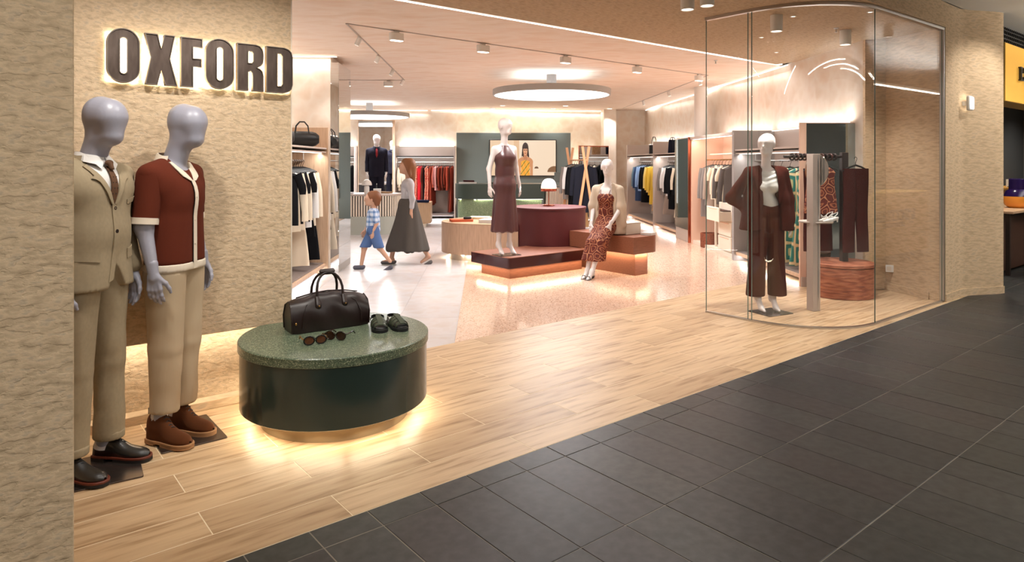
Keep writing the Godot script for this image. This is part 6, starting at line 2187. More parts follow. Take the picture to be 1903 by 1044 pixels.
func seated() -> void:
	# perched on the bench's riser, facing the aisle; local +z is forward
	var t := thing("mannequin", "white seated mannequin in a rust print slip dress with cream blazer over its shoulders", "mannequin", G(7.00, -6.50), TH - PI / 2 + 0.32)
	var off := V(0, -0.245, -0.02)
	var n := Node3D.new()
	var arms := [[V(-0.205, 1.15, 0.03), V(-0.16, 0.93, 0.19), V(0.10, -1, 0.45), V(0.8, 0.2, 0.6), V(0.5, -0.3, -0.8)], [V(0.205, 1.15, 0.03), V(0.13, 0.94, 0.20), V(-0.15, -1, 0.35), V(-0.8, 0.2, 0.6), V(-0.5, -0.3, -0.8)]]
	var legs := [[V(-0.075, 0.95, 0.0), V(-0.060, 0.70, 0.36), V(-0.055, 0.335, 0.52), V(-0.055, 0.265, 0.61), V(-0.055, 0.255, 0.665)], [V(0.075, 0.95, 0.0), V(0.075, 0.72, 0.36), V(0.035, 0.335, 0.57), V(0.035, 0.265, 0.66), V(0.035, 0.255, 0.715)]]
	female_body(M.shell_white, t, 0.35, 0.0105, true, arms, legs)
	var d := []
	for s in [-1.0, 1.0]: d.append([V(0.060 * s, 1.295, 0.062), V(0.062 * s, 1.29, 0.064), 0.059, 0.059])
	d.append([V(0, 1.30, 0.0), V(0, 1.12, 0.0), 0.108, 0.100, Vector3(0.82, 1, 1.0)])
	d.append([V(0, 1.12, 0.0), V(0, 0.95, 0.0), 0.100, 0.128, Vector3(0.82, 1, 1.0)])
	d.append([V(-0.05, 0.94, 0.02), V(-0.055, 0.69, 0.36), 0.115, 0.092])
	d.append([V(0.05, 0.94, 0.02), V(0.065, 0.71, 0.36), 0.115, 0.092])
	d.append([V(-0.045, 0.69, 0.36), V(-0.065, 0.46, 0.46), 0.095, 0.105])
	d.append([V(0.065, 0.70, 0.36), V(0.07, 0.46, 0.46), 0.095, 0.105])
	d.append([V(0.0, 0.72, 0.30), V(0.0, 0.47, 0.38), 0.09, 0.11])
	var mb := MB.new()
	mb.blob(d, 0.010, 0.04, [Plane(Vector3.UP, 1.36), Plane(Vector3.DOWN, -0.475)], [[V(0, 1.34, 0.12), V(0, 1.42, 0.12), 0.01, 0.06, Vector3(1, 1, 0.4)]], folds)
	obj("slip_dress", mb, M.print_rust, t)
	for s in [-1.0, 1.0]:
		var st := MB.new()
		st.tube([V(0.060 * s, 1.345, 0.098), V(0.072 * s, 1.41, 0.062), V(0.075 * s, 1.46, -0.005)], 0.004, 6)
		obj("strap", st, M.print_rust, t)
	# blazer over the shoulders
	var j := []
	j.append([V(-0.085, 1.37, -0.03), V(0.085, 1.37, -0.03), 0.095, 0.095])
	for s in [-1.0, 1.0]:
		j.append([V(0.05 * s, 1.478, -0.03), V(0.185 * s, 1.425, -0.02), 0.040, 0.042])
		j.append([V(0.180 * s, 1.415, -0.005), V(0.220 * s, 1.18, 0.012), 0.058, 0.064])
		j.append([V(0.220 * s, 1.18, 0.012), V(0.235 * s, 0.93, -0.01), 0.060, 0.050])
		j.append([V(0.09 * s, 1.34, -0.04), V(0.15 * s, 0.84, -0.03), 0.105, 0.120, Vector3(1.15, 1, 1.2)])
	j.append([V(0.0, 1.30, -0.08), V(0.0, 0.86, -0.07), 0.09, 0.10, Vector3(0.8, 1, 1.3)])
	var jm := MB.new()
	jm.blob(j, 0.0105, 0.04, [Plane(Vector3.DOWN, -0.80)], [[V(0, 0.7, 0.16), V(0, 1.56, 0.13), 0.155, 0.085, Vector3(1, 1, 0.75)], [V(0, 1.48, -0.01), V(0, 1.60, -0.01), 0.062, 0.07]], folds)
	var jk := obj("blazer", jm, M.jacket_cream, t)
	for s in [-1.0, 1.0]:
		var inner := poly2([Vector2(0.128 * s, 1.12), Vector2(0.098 * s, 1.36), Vector2(0.078 * s, 1.50)], 8)
		var outer := poly2([Vector2(0.142 * s, 1.12), Vector2(0.165 * s, 1.36), Vector2(0.150 * s, 1.40), Vector2(0.115 * s, 1.49)], 8)
		obj("lapel", on_front(j, 0.04, inner, outer, 3, 0.008, 0.006), M.jacket_cream, jk)
	obj("pocket_flap", on_front(j, 0.04, seg2(Vector2(0.16, 0.98), Vector2(0.235, 0.985), 4), seg2(Vector2(0.16, 0.94), Vector2(0.235, 0.945), 4), 1, 0.008, 0.005), M.jacket_cream, jk)
	# strappy sandals
	for i in 2:
		var l: Array = legs[i]
		var sd_ := Node3D.new()
		sd_.name = "sandal"
		t.add_child(sd_, true)
		var an: Vector3 = l[2]
		var bl: Vector3 = l[3]
		var to: Vector3 = l[4]
		var so := MB.new()
		var fw := (to - an) * V(1, 0, 1)
		fw = fw.normalized()
		var sdv := V(fw.z, 0, -fw.x)
		var heel := an - fw * 0.045 + V(0, -0.055, 0)
		so.sheet([[heel - sdv * 0.025, heel + sdv * 0.025], [an.lerp(bl, 0.5) - sdv * 0.022 + V(0, -0.045, 0), an.lerp(bl, 0.5) + sdv * 0.022 + V(0, -0.045, 0)], [bl - sdv * 0.034 + V(0, -0.014, 0), bl + sdv * 0.034 + V(0, -0.014, 0)], [to + fw * 0.02 - sdv * 0.026 + V(0, -0.004, 0), to + fw * 0.02 + sdv * 0.026 + V(0, -0.004, 0)]], Vector3.UP, 0.006)
		obj("sole", so, M.black, sd_)
		var hl := MB.new()
		hl.tube([heel, V(heel.x, 0.247, heel.z) - fw * 0.01], [0.009, 0.005], 8)
		obj("stiletto", hl, M.black, sd_)
		var sp := MB.new()
		for q in [[bl + fw * 0.02, 0.034, 0.026], [bl - fw * 0.015, 0.034, 0.034], [an + fw * 0.005 + V(0, 0.02, 0), 0.040, 0.012]]:
			sp.tube([q[0] - sdv * q[1] + V(0, -0.012, 0), q[0] - sdv * 0.018 + V(0, q[2], 0), q[0] + sdv * 0.018 + V(0, q[2], 0), q[0] + sdv * q[1] + V(0, -0.012, 0)], 0.005, 6)
		obj("strap", sp, M.black, sd_)
	t.position.y = -0.247

func window_suit() -> void:
	var t := thing("mannequin", "white mannequin in a brown trouser suit, hand on hip, in the shop window", "mannequin", V(2.66, 0.007, -7.02), deg_to_rad(-6))
	female_body(M.shell_white, t, -0.55, 0.0085, true,
		[[V(-0.34, 1.16, -0.06), V(-0.15, 1.03, -0.02)], [V(0.23, 1.16, -0.04), V(0.235, 0.93, 0.03), V(0.05, -1, 0.12), V(-0.3, 0, 1), V(-1, 0, -0.2)]],
		[[V(-0.075, 0.95, 0), V(-0.097, 0.53, 0.02), V(-0.090, 0.135, 0.0), V(-0.070, 0.035, 0.085), V(-0.055, 0.018, 0.145)], [V(0.075, 0.95, 0), V(0.097, 0.53, -0.01), V(0.070, 0.135, -0.04), V(0.085, 0.035, 0.045), V(0.10, 0.018, 0.105)]])
	# draped white top
	var b := []
	b.append([V(-0.05, 1.34, 0.0), V(0.05, 1.34, 0.0), 0.100, 0.100, Vector3(1, 1, 1.1)])
	for s in [-1.0, 1.0]: b.append([V(0.058 * s, 1.29, 0.06), V(0.06 * s, 1.285, 0.062), 0.058, 0.058])
	b.append([V(-0.03, 1.20, 0), V(0.03, 1.10, 0), 0.102, 0.100, Vector3(1, 1, 1.12)])
	var bm := MB.new()
	b.append([V(-0.06, 1.40, -0.01), V(0.06, 1.40, -0.01), 0.072, 0.072])
	bm.blob(b, 0.009, 0.04, [Plane(Vector3.UP, 1.455)], [], func(p: Vector3, n: Vector3) -> Vector3: return n * 0.004 * sin((p.y - 0.35 * absf(p.x + 0.03)) * 130.0) * clampf((p.y - 1.28) * 9.0, 0.0, 1.0))
	obj("draped_top", bm, M.silk_white, t)
	# wide trousers
	var w := []
	w.append([V(-0.06, 1.02, 0), V(0.06, 1.02, 0), 0.112, 0.112, Vector3(1, 1, 1.08)])
	for s in [-1.0, 1.0]:
		w.append([V(0.07 * s, 0.93, 0), V(0.100 * s, 0.52, 0.012 - 0.02 * s), 0.108, 0.084])
		w.append([V(0.100 * s, 0.52, 0.012 - 0.02 * s), V(0.116 * s, 0.13, -0.02 * s), 0.084, 0.096])
	var wm := MB.new()
	wm.blob(w, 0.009, 0.012, [Plane(Vector3.UP, 1.115), Plane(Vector3.DOWN, -0.155)], [], folds)
	var tr := obj("trousers", wm, M.suit_brown, t)
	obj("waistband", on_front(w, 0.03, seg2(Vector2(-0.11, 1.112), Vector2(0.11, 1.112), 8), seg2(Vector2(-0.115, 1.07), Vector2(0.115, 1.07), 8), 2, 0.004, 0.004), M.suit_brown, tr)
	# open blazer
	var j := []
	j.append([V(-0.09, 1.39, -0.02), V(0.09, 1.39, -0.02), 0.100, 0.100])
	for s in [-1.0, 1.0]:
		j.append([V(0.06 * s, 1.475, -0.025), V(0.165 * s, 1.443, -0.02), 0.042, 0.054])
		j.append([V(0.085 * s, 1.36, -0.01), V(0.115 * s, 1.16, 0.0), 0.110, 0.108])
		j.append([V(0.115 * s, 1.16, 0.0), V((0.15 if s > 0 else 0.145) * s, 0.84, 0.0), 0.108, 0.130])
	j.append([V(0.0, 1.30, -0.05), V(0.0, 0.86, -0.06), 0.10, 0.12])
	var jall := j.duplicate()
	jall.append([V(-0.165, 1.43, -0.02), V(-0.34, 1.165, -0.06), 0.064, 0.060])
	jall.append([V(-0.34, 1.165, -0.06), V(-0.15, 1.03, -0.02), 0.060, 0.056])
	jall.append([V(0.165, 1.43, -0.02), V(0.235, 1.16, -0.04), 0.064, 0.058])
	jall.append([V(0.235, 1.16, -0.04), V(0.245, 0.95, 0.01), 0.057, 0.047])
	var jm := MB.new()
	jm.blob(jall, 0.009, 0.035, [Plane(Vector3.DOWN, -0.84)], [[V(0.045, 0.72, 0.16), V(0.015, 1.56, 0.13), 0.088, 0.090, Vector3(1, 1, 0.55)], [V(0, 1.48, -0.01), V(0, 1.60, -0.01), 0.060, 0.07]], folds)
	var jk := obj("blazer", jm, M.suit_brown, t)
	for s in [-1.0, 1.0]:
		var inner := poly2([Vector2(0.075 * s + 0.02, 1.12), Vector2(0.080 * s + 0.012, 1.33), Vector2(0.075 * s, 1.50)], 8)
		var outer := poly2([Vector2(0.088 * s + 0.02, 1.12), Vector2(0.150 * s + 0.01, 1.34), Vector2(0.140 * s, 1.39), Vector2(0.110 * s, 1.485)], 8)
		obj("lapel", on_front(j, 0.035, inner, outer, 3, 0.008, 0.006), M.suit_brown, jk)
	obj("pocket_flap", on_front(j, 0.035, seg2(Vector2(-0.20, 0.985), Vector2(-0.09, 0.975), 5), seg2(Vector2(-0.20, 0.945), Vector2(-0.09, 0.935), 5), 1, 0.007, 0.005), M.suit_brown, jk)
	button(j, -0.055, 0.93, 0.010, M.leather, jk)
	base_plate(t, V(0.02, -0.007, 0.08), 0.34, 0.30, deg_to_rad(32))

func navy_suit() -> void:
	var at := I(-2.62, 16.55)
	var p := thing("dark_plinth", "dark plinth under the navy suit mannequin behind the fluted counter", "plinth", at, PH)
	obj("block", bx(V(0, 0.17, 0), V(0.7, 0.34, 0.5), 0.004), M.panel_taupe, p)
	obj("top", bx(V(0, 0.35, 0), V(0.72, 0.02, 0.52), 0.003), M.oak_flat, p)
	var t := thing("mannequin", "white mannequin in a navy suit with red tie behind the fluted counter", "mannequin", at + V(0, 0.36, 0), deg_to_rad(12))
	male_body(t, M.shell_white, 0.3, 0.014, true)
	var sb := [[V(-0.10, 1.43, -0.01), V(0.10, 1.43, -0.01), 0.108, 0.108, Vector3(1, 1, 1.1)], [V(0, 1.42, 0.0), V(0, 1.30, 0.0), 0.130, 0.112, Vector3(1, 1, 1.05)]]
	var shm := MB.new()
	shm.blob(sb, 0.014, 0.04)
	var sh := obj("shirt", shm, M.navy, t)
	shirt_collar(sh, M.navy, 1.545, 0.012)
	obj("tie", on_front(sb, 0.04, poly2([Vector2(-0.020, 1.545), Vector2(-0.032, 1.28)], 8), poly2([Vector2(0.020, 1.545), Vector2(0.032, 1.28)], 8), 2, 0.016, 0.006), M.tie_red, t)
	var tm := MB.new()
	tm.blob(trouser_bones(0.108, 0.085, 0.075, 0.06), 0.016, 0.03, [Plane(Vector3.UP, 1.08), Plane(Vector3.DOWN, -0.02)])
	obj("trousers", tm, M.navy, t)
	var jb := jacket_bones(0.86)
	var jm := MB.new()
	for s in [-1.0, 1.0]:
		jm.blob(sleeve_bones(0.057, 0.047, V(0.234, 0.995, 0.02)).filter(func(e): return e[0].x * s > 0.0), 0.013, 0.02)
	jm.blob(jb, 0.013, 0.045, [Plane(Vector3.DOWN, -0.84)], [[V(0, 1.30, 0.15), V(0, 1.58, 0.16), 0.006, 0.088, Vector3(1, 1, 0.30)]], folds)
	var jk := obj("jacket", jm, M.navy, t)
	tailor(t, jk, jb, M.navy, 1.30, 0.86, 0.0)

# ---------------------------------------------------------------- passers-by
func make_people() -> void:
	# woman in a long grey skirt walking to the left
	var t := thing("person", "woman walking in a pale striped top and long grey skirt", "person", I(-1.16, 10.30), deg_to_rad(-75))
	var b := head_bones(V(0, 1.49, 0.02), 0.1, 0.92, true)
	b.append([V(0, 1.42, 0.0), V(0, 1.28, -0.02), 0.042, 0.048])
	b.append([V(-0.085, 1.215, -0.01), V(0.085, 1.215, -0.01), 0.075, 0.075])
	b.append([V(0, 1.19, 0), V(0, 0.95, 0), 0.10, 0.095, Vector3(1, 1, 1.15)])
	b.append([V(-0.04, 0.86, 0), V(0.04, 0.86, 0), 0.095, 0.095])
	for s in [-1.0, 1.0]:
		b.append([V(0.145 * s, 1.235, -0.01), V(0.17 * s, 1.0, -0.03 * s - 0.02), 0.038, 0.030])
		b.append([V(0.17 * s, 1.0, -0.03 * s - 0.02), V(0.175 * s, 0.80, 0.03 - 0.06 * s), 0.029, 0.020])
	# stride: right foot ahead, left foot behind
	b.append([V(-0.07, 0.84, 0.02), V(-0.07, 0.45, 0.17), 0.08, 0.052]); b.append([V(-0.07, 0.45, 0.17), V(-0.07, 0.085, 0.24), 0.05, 0.033]); b.append([V(-0.07, 0.055, 0.22), V(-0.07, 0.04, 0.37), 0.034, 0.022])
	b.append([V(0.07, 0.84, -0.02), V(0.07, 0.46, -0.10), 0.08, 0.052]); b.append([V(0.07, 0.46, -0.10), V(0.07, 0.13, -0.30), 0.05, 0.033]); b.append([V(0.07, 0.11, -0.31), V(0.07, 0.035, -0.20), 0.033, 0.022])
	var m := MB.new()
	m.blob(b, 0.011, 0.03)
	hand(m, V(-0.175, 0.80, 0.09), V(0, -1, 0.25), V(0.3, 0.3, 1), V(1, 0, -0.3), 0.85, 0.006)
	hand(m, V(0.175, 0.80, -0.03), V(0, -1, 0.1), V(-0.3, 0.3, 1), V(-1, 0, -0.3), 0.85, 0.006)
	obj("body", m, M.skin, t)
	var hr := MB.new()
	hr.blob([[V(0, 1.525, -0.025), V(0, 1.53, 0.015), 0.098, 0.092], [V(0, 1.48, -0.055), V(0, 1.30, -0.07), 0.075, 0.05], [V(-0.06, 1.50, 0.0), V(-0.065, 1.36, -0.02), 0.038, 0.03], [V(0.06, 1.50, 0.0), V(0.065, 1.36, -0.02), 0.038, 0.03]], 0.011, 0.03, [Plane(V(0, -0.5, 1).normalized(), V(0, -0.5, 1).normalized().dot(V(0, 1.545, 0.085)))])
	obj("hair", hr, mat(Color(0.55, 0.36, 0.22), 0.55), t)
	var tb := [[V(-0.08, 1.215, -0.01), V(0.08, 1.215, -0.01), 0.085, 0.085], [V(0, 1.19, 0), V(0, 0.93, 0), 0.112, 0.112, Vector3(1, 1, 1.12)]]
	for s in [-1.0, 1.0]:
		tb.append([V(0.06 * s, 1.265, -0.02), V(0.145 * s, 1.235, -0.01), 0.042, 0.05])
		tb.append([V(0.145 * s, 1.235, -0.01), V(0.17 * s, 1.0, -0.03 * s - 0.02), 0.050, 0.042])
		tb.append([V(0.17 * s, 1.0, -0.03 * s - 0.02), V(0.174 * s, 0.88, 0.01 - 0.05 * s), 0.040, 0.036])
	var tm := MB.new()
	tm.blob(tb, 0.011, 0.03, [], [], folds)
	obj("top", tm, fabric(Color(0.74, 0.73, 0.74)), t)
	var sk := [[V(-0.05, 0.93, 0), V(0.05, 0.93, 0), 0.112, 0.112], [V(0, 0.90, 0.0), V(0, 0.22, -0.06), 0.135, 0.24, Vector3(0.85, 1, 0.92)], [V(0, 0.80, 0.05), V(0, 0.26, 0.17), 0.10, 0.15]]
	var sm := MB.new()
	sm.blob(sk, 0.013, 0.05, [Plane(Vector3.UP, 1.0), Plane(Vector3.DOWN, -0.21)], [], drape)
	obj("skirt", sm, M.grey_skirt, t)
	for q in [[V(-0.07, 0, 0.17), 0.0, 0.0], [V(0.07, 0.012, -0.375), 0.0, 0.5]]:
		var sh := MB.new()
		sh.xf = Transform3D(Basis(Vector3.RIGHT, q[2]), q[0])
		sh.blob([[V(0, 0.035, 0.03), V(0, 0.03, 0.20), 0.038, 0.032, Vector3(1, 1.1, 1)]], 0.008, 0.02, [Plane(Vector3.DOWN, 0.0), Plane(Vector3.UP, 0.055)])
		obj("shoe", sh, fabric(Color(0.40, 0.38, 0.38)), t)
	# child in a blue checked shirt, a step ahead
	t = thing("person", "child walking in a blue checked shirt and blue shorts", "person", I(-1.60, 9.80), deg_to_rad(-80))
	b = head_bones(V(0, 1.025, 0.02), 0.0, 0.86, true)
	b.append([V(0, 0.96, 0), V(0, 0.87, -0.01), 0.034, 0.036])
	b.append([V(-0.06, 0.83, -0.005), V(0.06, 0.83, -0.005), 0.058, 0.058])
	b.append([V(0, 0.80, 0), V(0, 0.60, 0), 0.078, 0.080])
	for s in [-1.0, 1.0]:
		b.append([V(0.10 * s, 0.84, 0), V(0.125 * s, 0.68, -0.05 * s), 0.032, 0.026])
		b.append([V(0.125 * s, 0.68, -0.05 * s), V(0.12 * s, 0.56, 0.06 - 0.06 * s), 0.026, 0.018])
	b.append([V(-0.05, 0.57, 0.01), V(-0.05, 0.31, 0.13), 0.058, 0.040]); b.append([V(-0.05, 0.31, 0.13), V(-0.05, 0.07, 0.17), 0.038, 0.026])
	b.append([V(0.05, 0.57, -0.01), V(0.05, 0.32, -0.09), 0.058, 0.040]); b.append([V(0.05, 0.32, -0.09), V(0.05, 0.12, -0.24), 0.038, 0.026])
	m = MB.new()
	m.blob(b, 0.010, 0.025)
	hand(m, V(-0.12, 0.56, 0.12), V(0, -1, 0.35), V(0.3, 0.3, 1), V(1, 0, -0.3), 0.66, 0.005)
	hand(m, V(0.12, 0.56, 0.0), V(0, -1, 0.2), V(-0.3, 0.3, 1), V(-1, 0, -0.3), 0.66, 0.005)
	obj("body", m, M.skin, t)
	hr = MB.new()
	hr.blob([[V(0, 1.056, -0.022), V(0, 1.058, 0.015), 0.090, 0.084], [V(0, 1.02, -0.045), V(0, 0.97, -0.045), 0.07, 0.055]], 0.010, 0.025, [Plane(V(0, -0.5, 1).normalized(), V(0, -0.5, 1).normalized().dot(V(0, 1.075, 0.075)))])
	obj("hair", hr, mat(Color(0.50, 0.31, 0.18), 0.55), t)
	tb = [[V(-0.06, 0.825, -0.005), V(0.06, 0.825, -0.005), 0.068, 0.068], [V(0, 0.80, 0), V(0, 0.56, 0), 0.092, 0.105]]
	for s in [-1.0, 1.0]: tb.append([V(0.09 * s, 0.845, 0), V(0.122 * s, 0.715, -0.04 * s), 0.046, 0.046])
	tm = MB.new()
	tm.blob(tb, 0.010, 0.025, [Plane(Vector3.DOWN, -0.55)], [], folds)
	obj("checked_shirt", tm, M.check_blue, t)
	sm = MB.new()
	sm.blob([[V(-0.04, 0.58, 0), V(0.04, 0.58, 0), 0.088, 0.088], [V(-0.05, 0.55, 0.01), V(-0.055, 0.30, 0.13), 0.075, 0.075], [V(0.05, 0.55, -0.01), V(0.055, 0.31, -0.09), 0.075, 0.075]], 0.010, 0.03, [Plane(Vector3.DOWN, -0.32)], [], folds)
	obj("shorts", sm, M.denim, t)
	for q in [[V(-0.05, 0.0, 0.12), 0.0], [V(0.05, 0.02, -0.29), 0.55]]:
		var sh := MB.new()
		sh.xf = Transform3D(Basis(Vector3.RIGHT, q[1]), q[0])
		sh.blob([[V(0, 0.035, 0.03), V(0, 0.03, 0.14), 0.036, 0.032]], 0.008, 0.02, [Plane(Vector3.DOWN, 0.0), Plane(Vector3.UP, 0.06)])
		obj("shoe", sh, fabric(Color(0.36, 0.36, 0.40)), t)
# ---------------------------------------------------------------- clothes on rails
# local frame: rail at the origin, cloth hangs down, width along x, front towards +z
func hanger_mesh(w: float) -> ArrayMesh:
	var m := MB.new()
	var hk := []
	for i in 9:
		var a := lerpf(-0.9, PI, i / 8.0)
		hk.append(V(cos(a) * 0.020, 0.004 + sin(a) * 0.020, 0))
	hk.reverse()
	hk.append(V(0.0, -0.045, 0)); hk.append(V(0, -0.075, 0))
	m.tube(hk, 0.0035, 5)
	m.tube([V(-w, -0.135, 0), V(-w * 0.5, -0.095, 0), V(0, -0.070, 0), V(w * 0.5, -0.095, 0), V(w, -0.135, 0)], [0.008, 0.011, 0.012, 0.011, 0.008], 6)
	return m.mesh()

# shirt, coat or dress: w half shoulder, len below the shoulder, waist and hem half widths, sl sleeve length
func garment_mesh(sd_: int, w: float, ln: float, waist: float, hem: float, sl: float, th := 0.035, thin := 1.0) -> ArrayMesh:
	rng.seed = sd_
	var m := MB.new()
	var ph := rng.randf() * 6.0
	var rows := []
	var prof := [[0.0, 0.055, 0.030], [0.018, 0.10, 0.036], [0.045, w * 0.86, 0.040], [0.075, w, 0.042], [0.20, w * 0.93, th * 1.2], [0.45, waist, th * 1.1], [0.70, lerpf(waist, hem, 0.55), th * 1.1], [0.88, lerpf(waist, hem, 0.85), th * 1.15], [1.0, hem, th * 1.2]]
	for r in prof.size():
		var y: float = -0.085 - (prof[r][0] * (ln if r > 3 else 1.0) if r <= 3 else 0.075 + (prof[r][0] - 0.1) * (ln - 0.075) / 0.9)
		var row := []
		var k := clampf((r - 3) / 5.0, 0.0, 1.0)
		for i in 22:
			var a := TAU * i / 22.0
			var c := cos(a)
			var s := sin(a)
			var x: float = prof[r][1] * signf(c) * pow(absf(c), 0.8)
			var z: float = prof[r][2] * thin * signf(s) * pow(absf(s), 0.7)
			z += sin(x * 38.0 + ph) * 0.012 * k * thin + sin(x * 17.0 + ph * 2.0) * 0.008 * k
			row.append(V(x, y + sin(x * 12.0 + ph) * 0.006 * k, z))
		rows.append(row)
	m.loft(rows, true, true)
	if sl > 0.0:
		for s in [-1.0, 1.0]:
			var p := []
			var rr := []
			for i in 6:
				var t := i / 5.0
				p.append(V(s * (w - 0.02 + 0.045 * sin(t * 1.9) + 0.02 * t), -0.135 - sl * t, 0.012 * sin(t * 3.0 + ph) + 0.01))
				rr.append(lerpf(0.055, 0.036, t) * (1.0 + 0.08 * sin(t * 9.0 + ph)))
			m.tube(p, rr, 9, true, 0.55 * thin)
	return m.mesh()

func trouser_mesh(sd_: int, w: float, ln: float) -> ArrayMesh:
	rng.seed = sd_
	var m := MB.new()
	for s in [-1.0, 1.0]:
		var rows := []
		for r in 7:
			var t := r / 6.0
			var row := []
			for i in 14:
				var a := TAU * i / 14.0
				row.append(V(s * w * (0.48 + 0.06 * t) + cos(a) * w * (0.52 - 0.06 * t), -0.11 - ln * t, sin(a) * 0.03 + 0.008 * sin(t * 7.0 + s)))
			rows.append(row)
		m.loft(rows)
	return m.mesh()

var gm := {}
func gmesh(key: String) -> ArrayMesh:
	if gm.has(key): return gm[key]
	var r: ArrayMesh
	match key:
		"tee": r = garment_mesh(1, 0.205, 0.60, 0.20, 0.205, 0.22)
		"shirt": r = garment_mesh(2, 0.205, 0.68, 0.19, 0.20, 0.52)
		"blouse": r = garment_mesh(3, 0.19, 0.60, 0.185, 0.20, 0.46)
		"coat": r = garment_mesh(4, 0.215, 0.95, 0.21, 0.23, 0.56, 0.045)
		"blazer": r = garment_mesh(5, 0.215, 0.74, 0.19, 0.21, 0.56, 0.045)
		"dress": r = garment_mesh(6, 0.17, 1.10, 0.15, 0.23, 0.0)
		"long_dress": r = garment_mesh(7, 0.17, 1.28, 0.15, 0.26, 0.0)
		"sleeve_dress": r = garment_mesh(8, 0.19, 1.05, 0.17, 0.24, 0.40)
		"top": r = garment_mesh(9, 0.165, 0.55, 0.16, 0.19, 0.0)
		"skirt": r = garment_mesh(10, 0.13, 0.80, 0.15, 0.22, 0.0)
		"vest": r = garment_mesh(11, 0.185, 0.56, 0.19, 0.20, 0.0)
		"trousers": r = trouser_mesh(12, 0.19, 0.98)
		"hanger": r = hanger_mesh(0.19)
	gm[key] = r
	return r

const KINDS := {"tee": "short-sleeved top", "shirt": "long-sleeved shirt", "blouse": "blouse", "coat": "long coat", "blazer": "blazer", "dress": "dress", "long_dress": "long dress", "sleeve_dress": "sleeved dress", "top": "sleeveless top", "skirt": "skirt", "vest": "knitted vest", "trousers": "pair of trousers"}

func hang(kind: String, color: String, m: Material, at: Vector3, turn: float, place: String, group: String, hm: Material, big := 1.0) -> void:
	var nm: String = {"tee": "hanging_tee", "shirt": "hanging_shirt", "blouse": "hanging_blouse", "coat": "hanging_coat", "blazer": "hanging_blazer", "dress": "hanging_dress", "long_dress": "hanging_dress", "sleeve_dress": "hanging_dress", "top": "hanging_camisole", "skirt": "hanging_skirt", "vest": "hanging_vest", "trousers": "hanging_trousers"}[kind]
	var t := thing(nm, "%s %s %s" % [color, KINDS[kind], place], "trousers" if kind == "trousers" else KINDS[kind].split(" ")[-1], at, turn, group)
	obj("hanger", gmesh("hanger"), hm, t)
	var c := obj("cloth", gmesh(kind), m, t)
	if big != 1.0: c.scale = Vector3(big, big, 1.0)

func rail_row(items: Array, p0: Vector3, p1: Vector3, turn: float, where: String, group: String, hm: Material, jitter := 0.06, big := 1.0) -> void:
	var n := items.size()
	for i in n:
		rng.seed = 7000 + i * 13 + int(absf(p0.x) * 100.0)
		var e: Array = items[i]
		var at := p0.lerp(p1, (i + 0.5) / n)
		var place := "%s in from the %s" % [ORD[i], where]
		hang(e[0], e[1], e[2], at, turn + (rng.randf() - 0.5) * jitter * 2.0, place, group, hm, big)

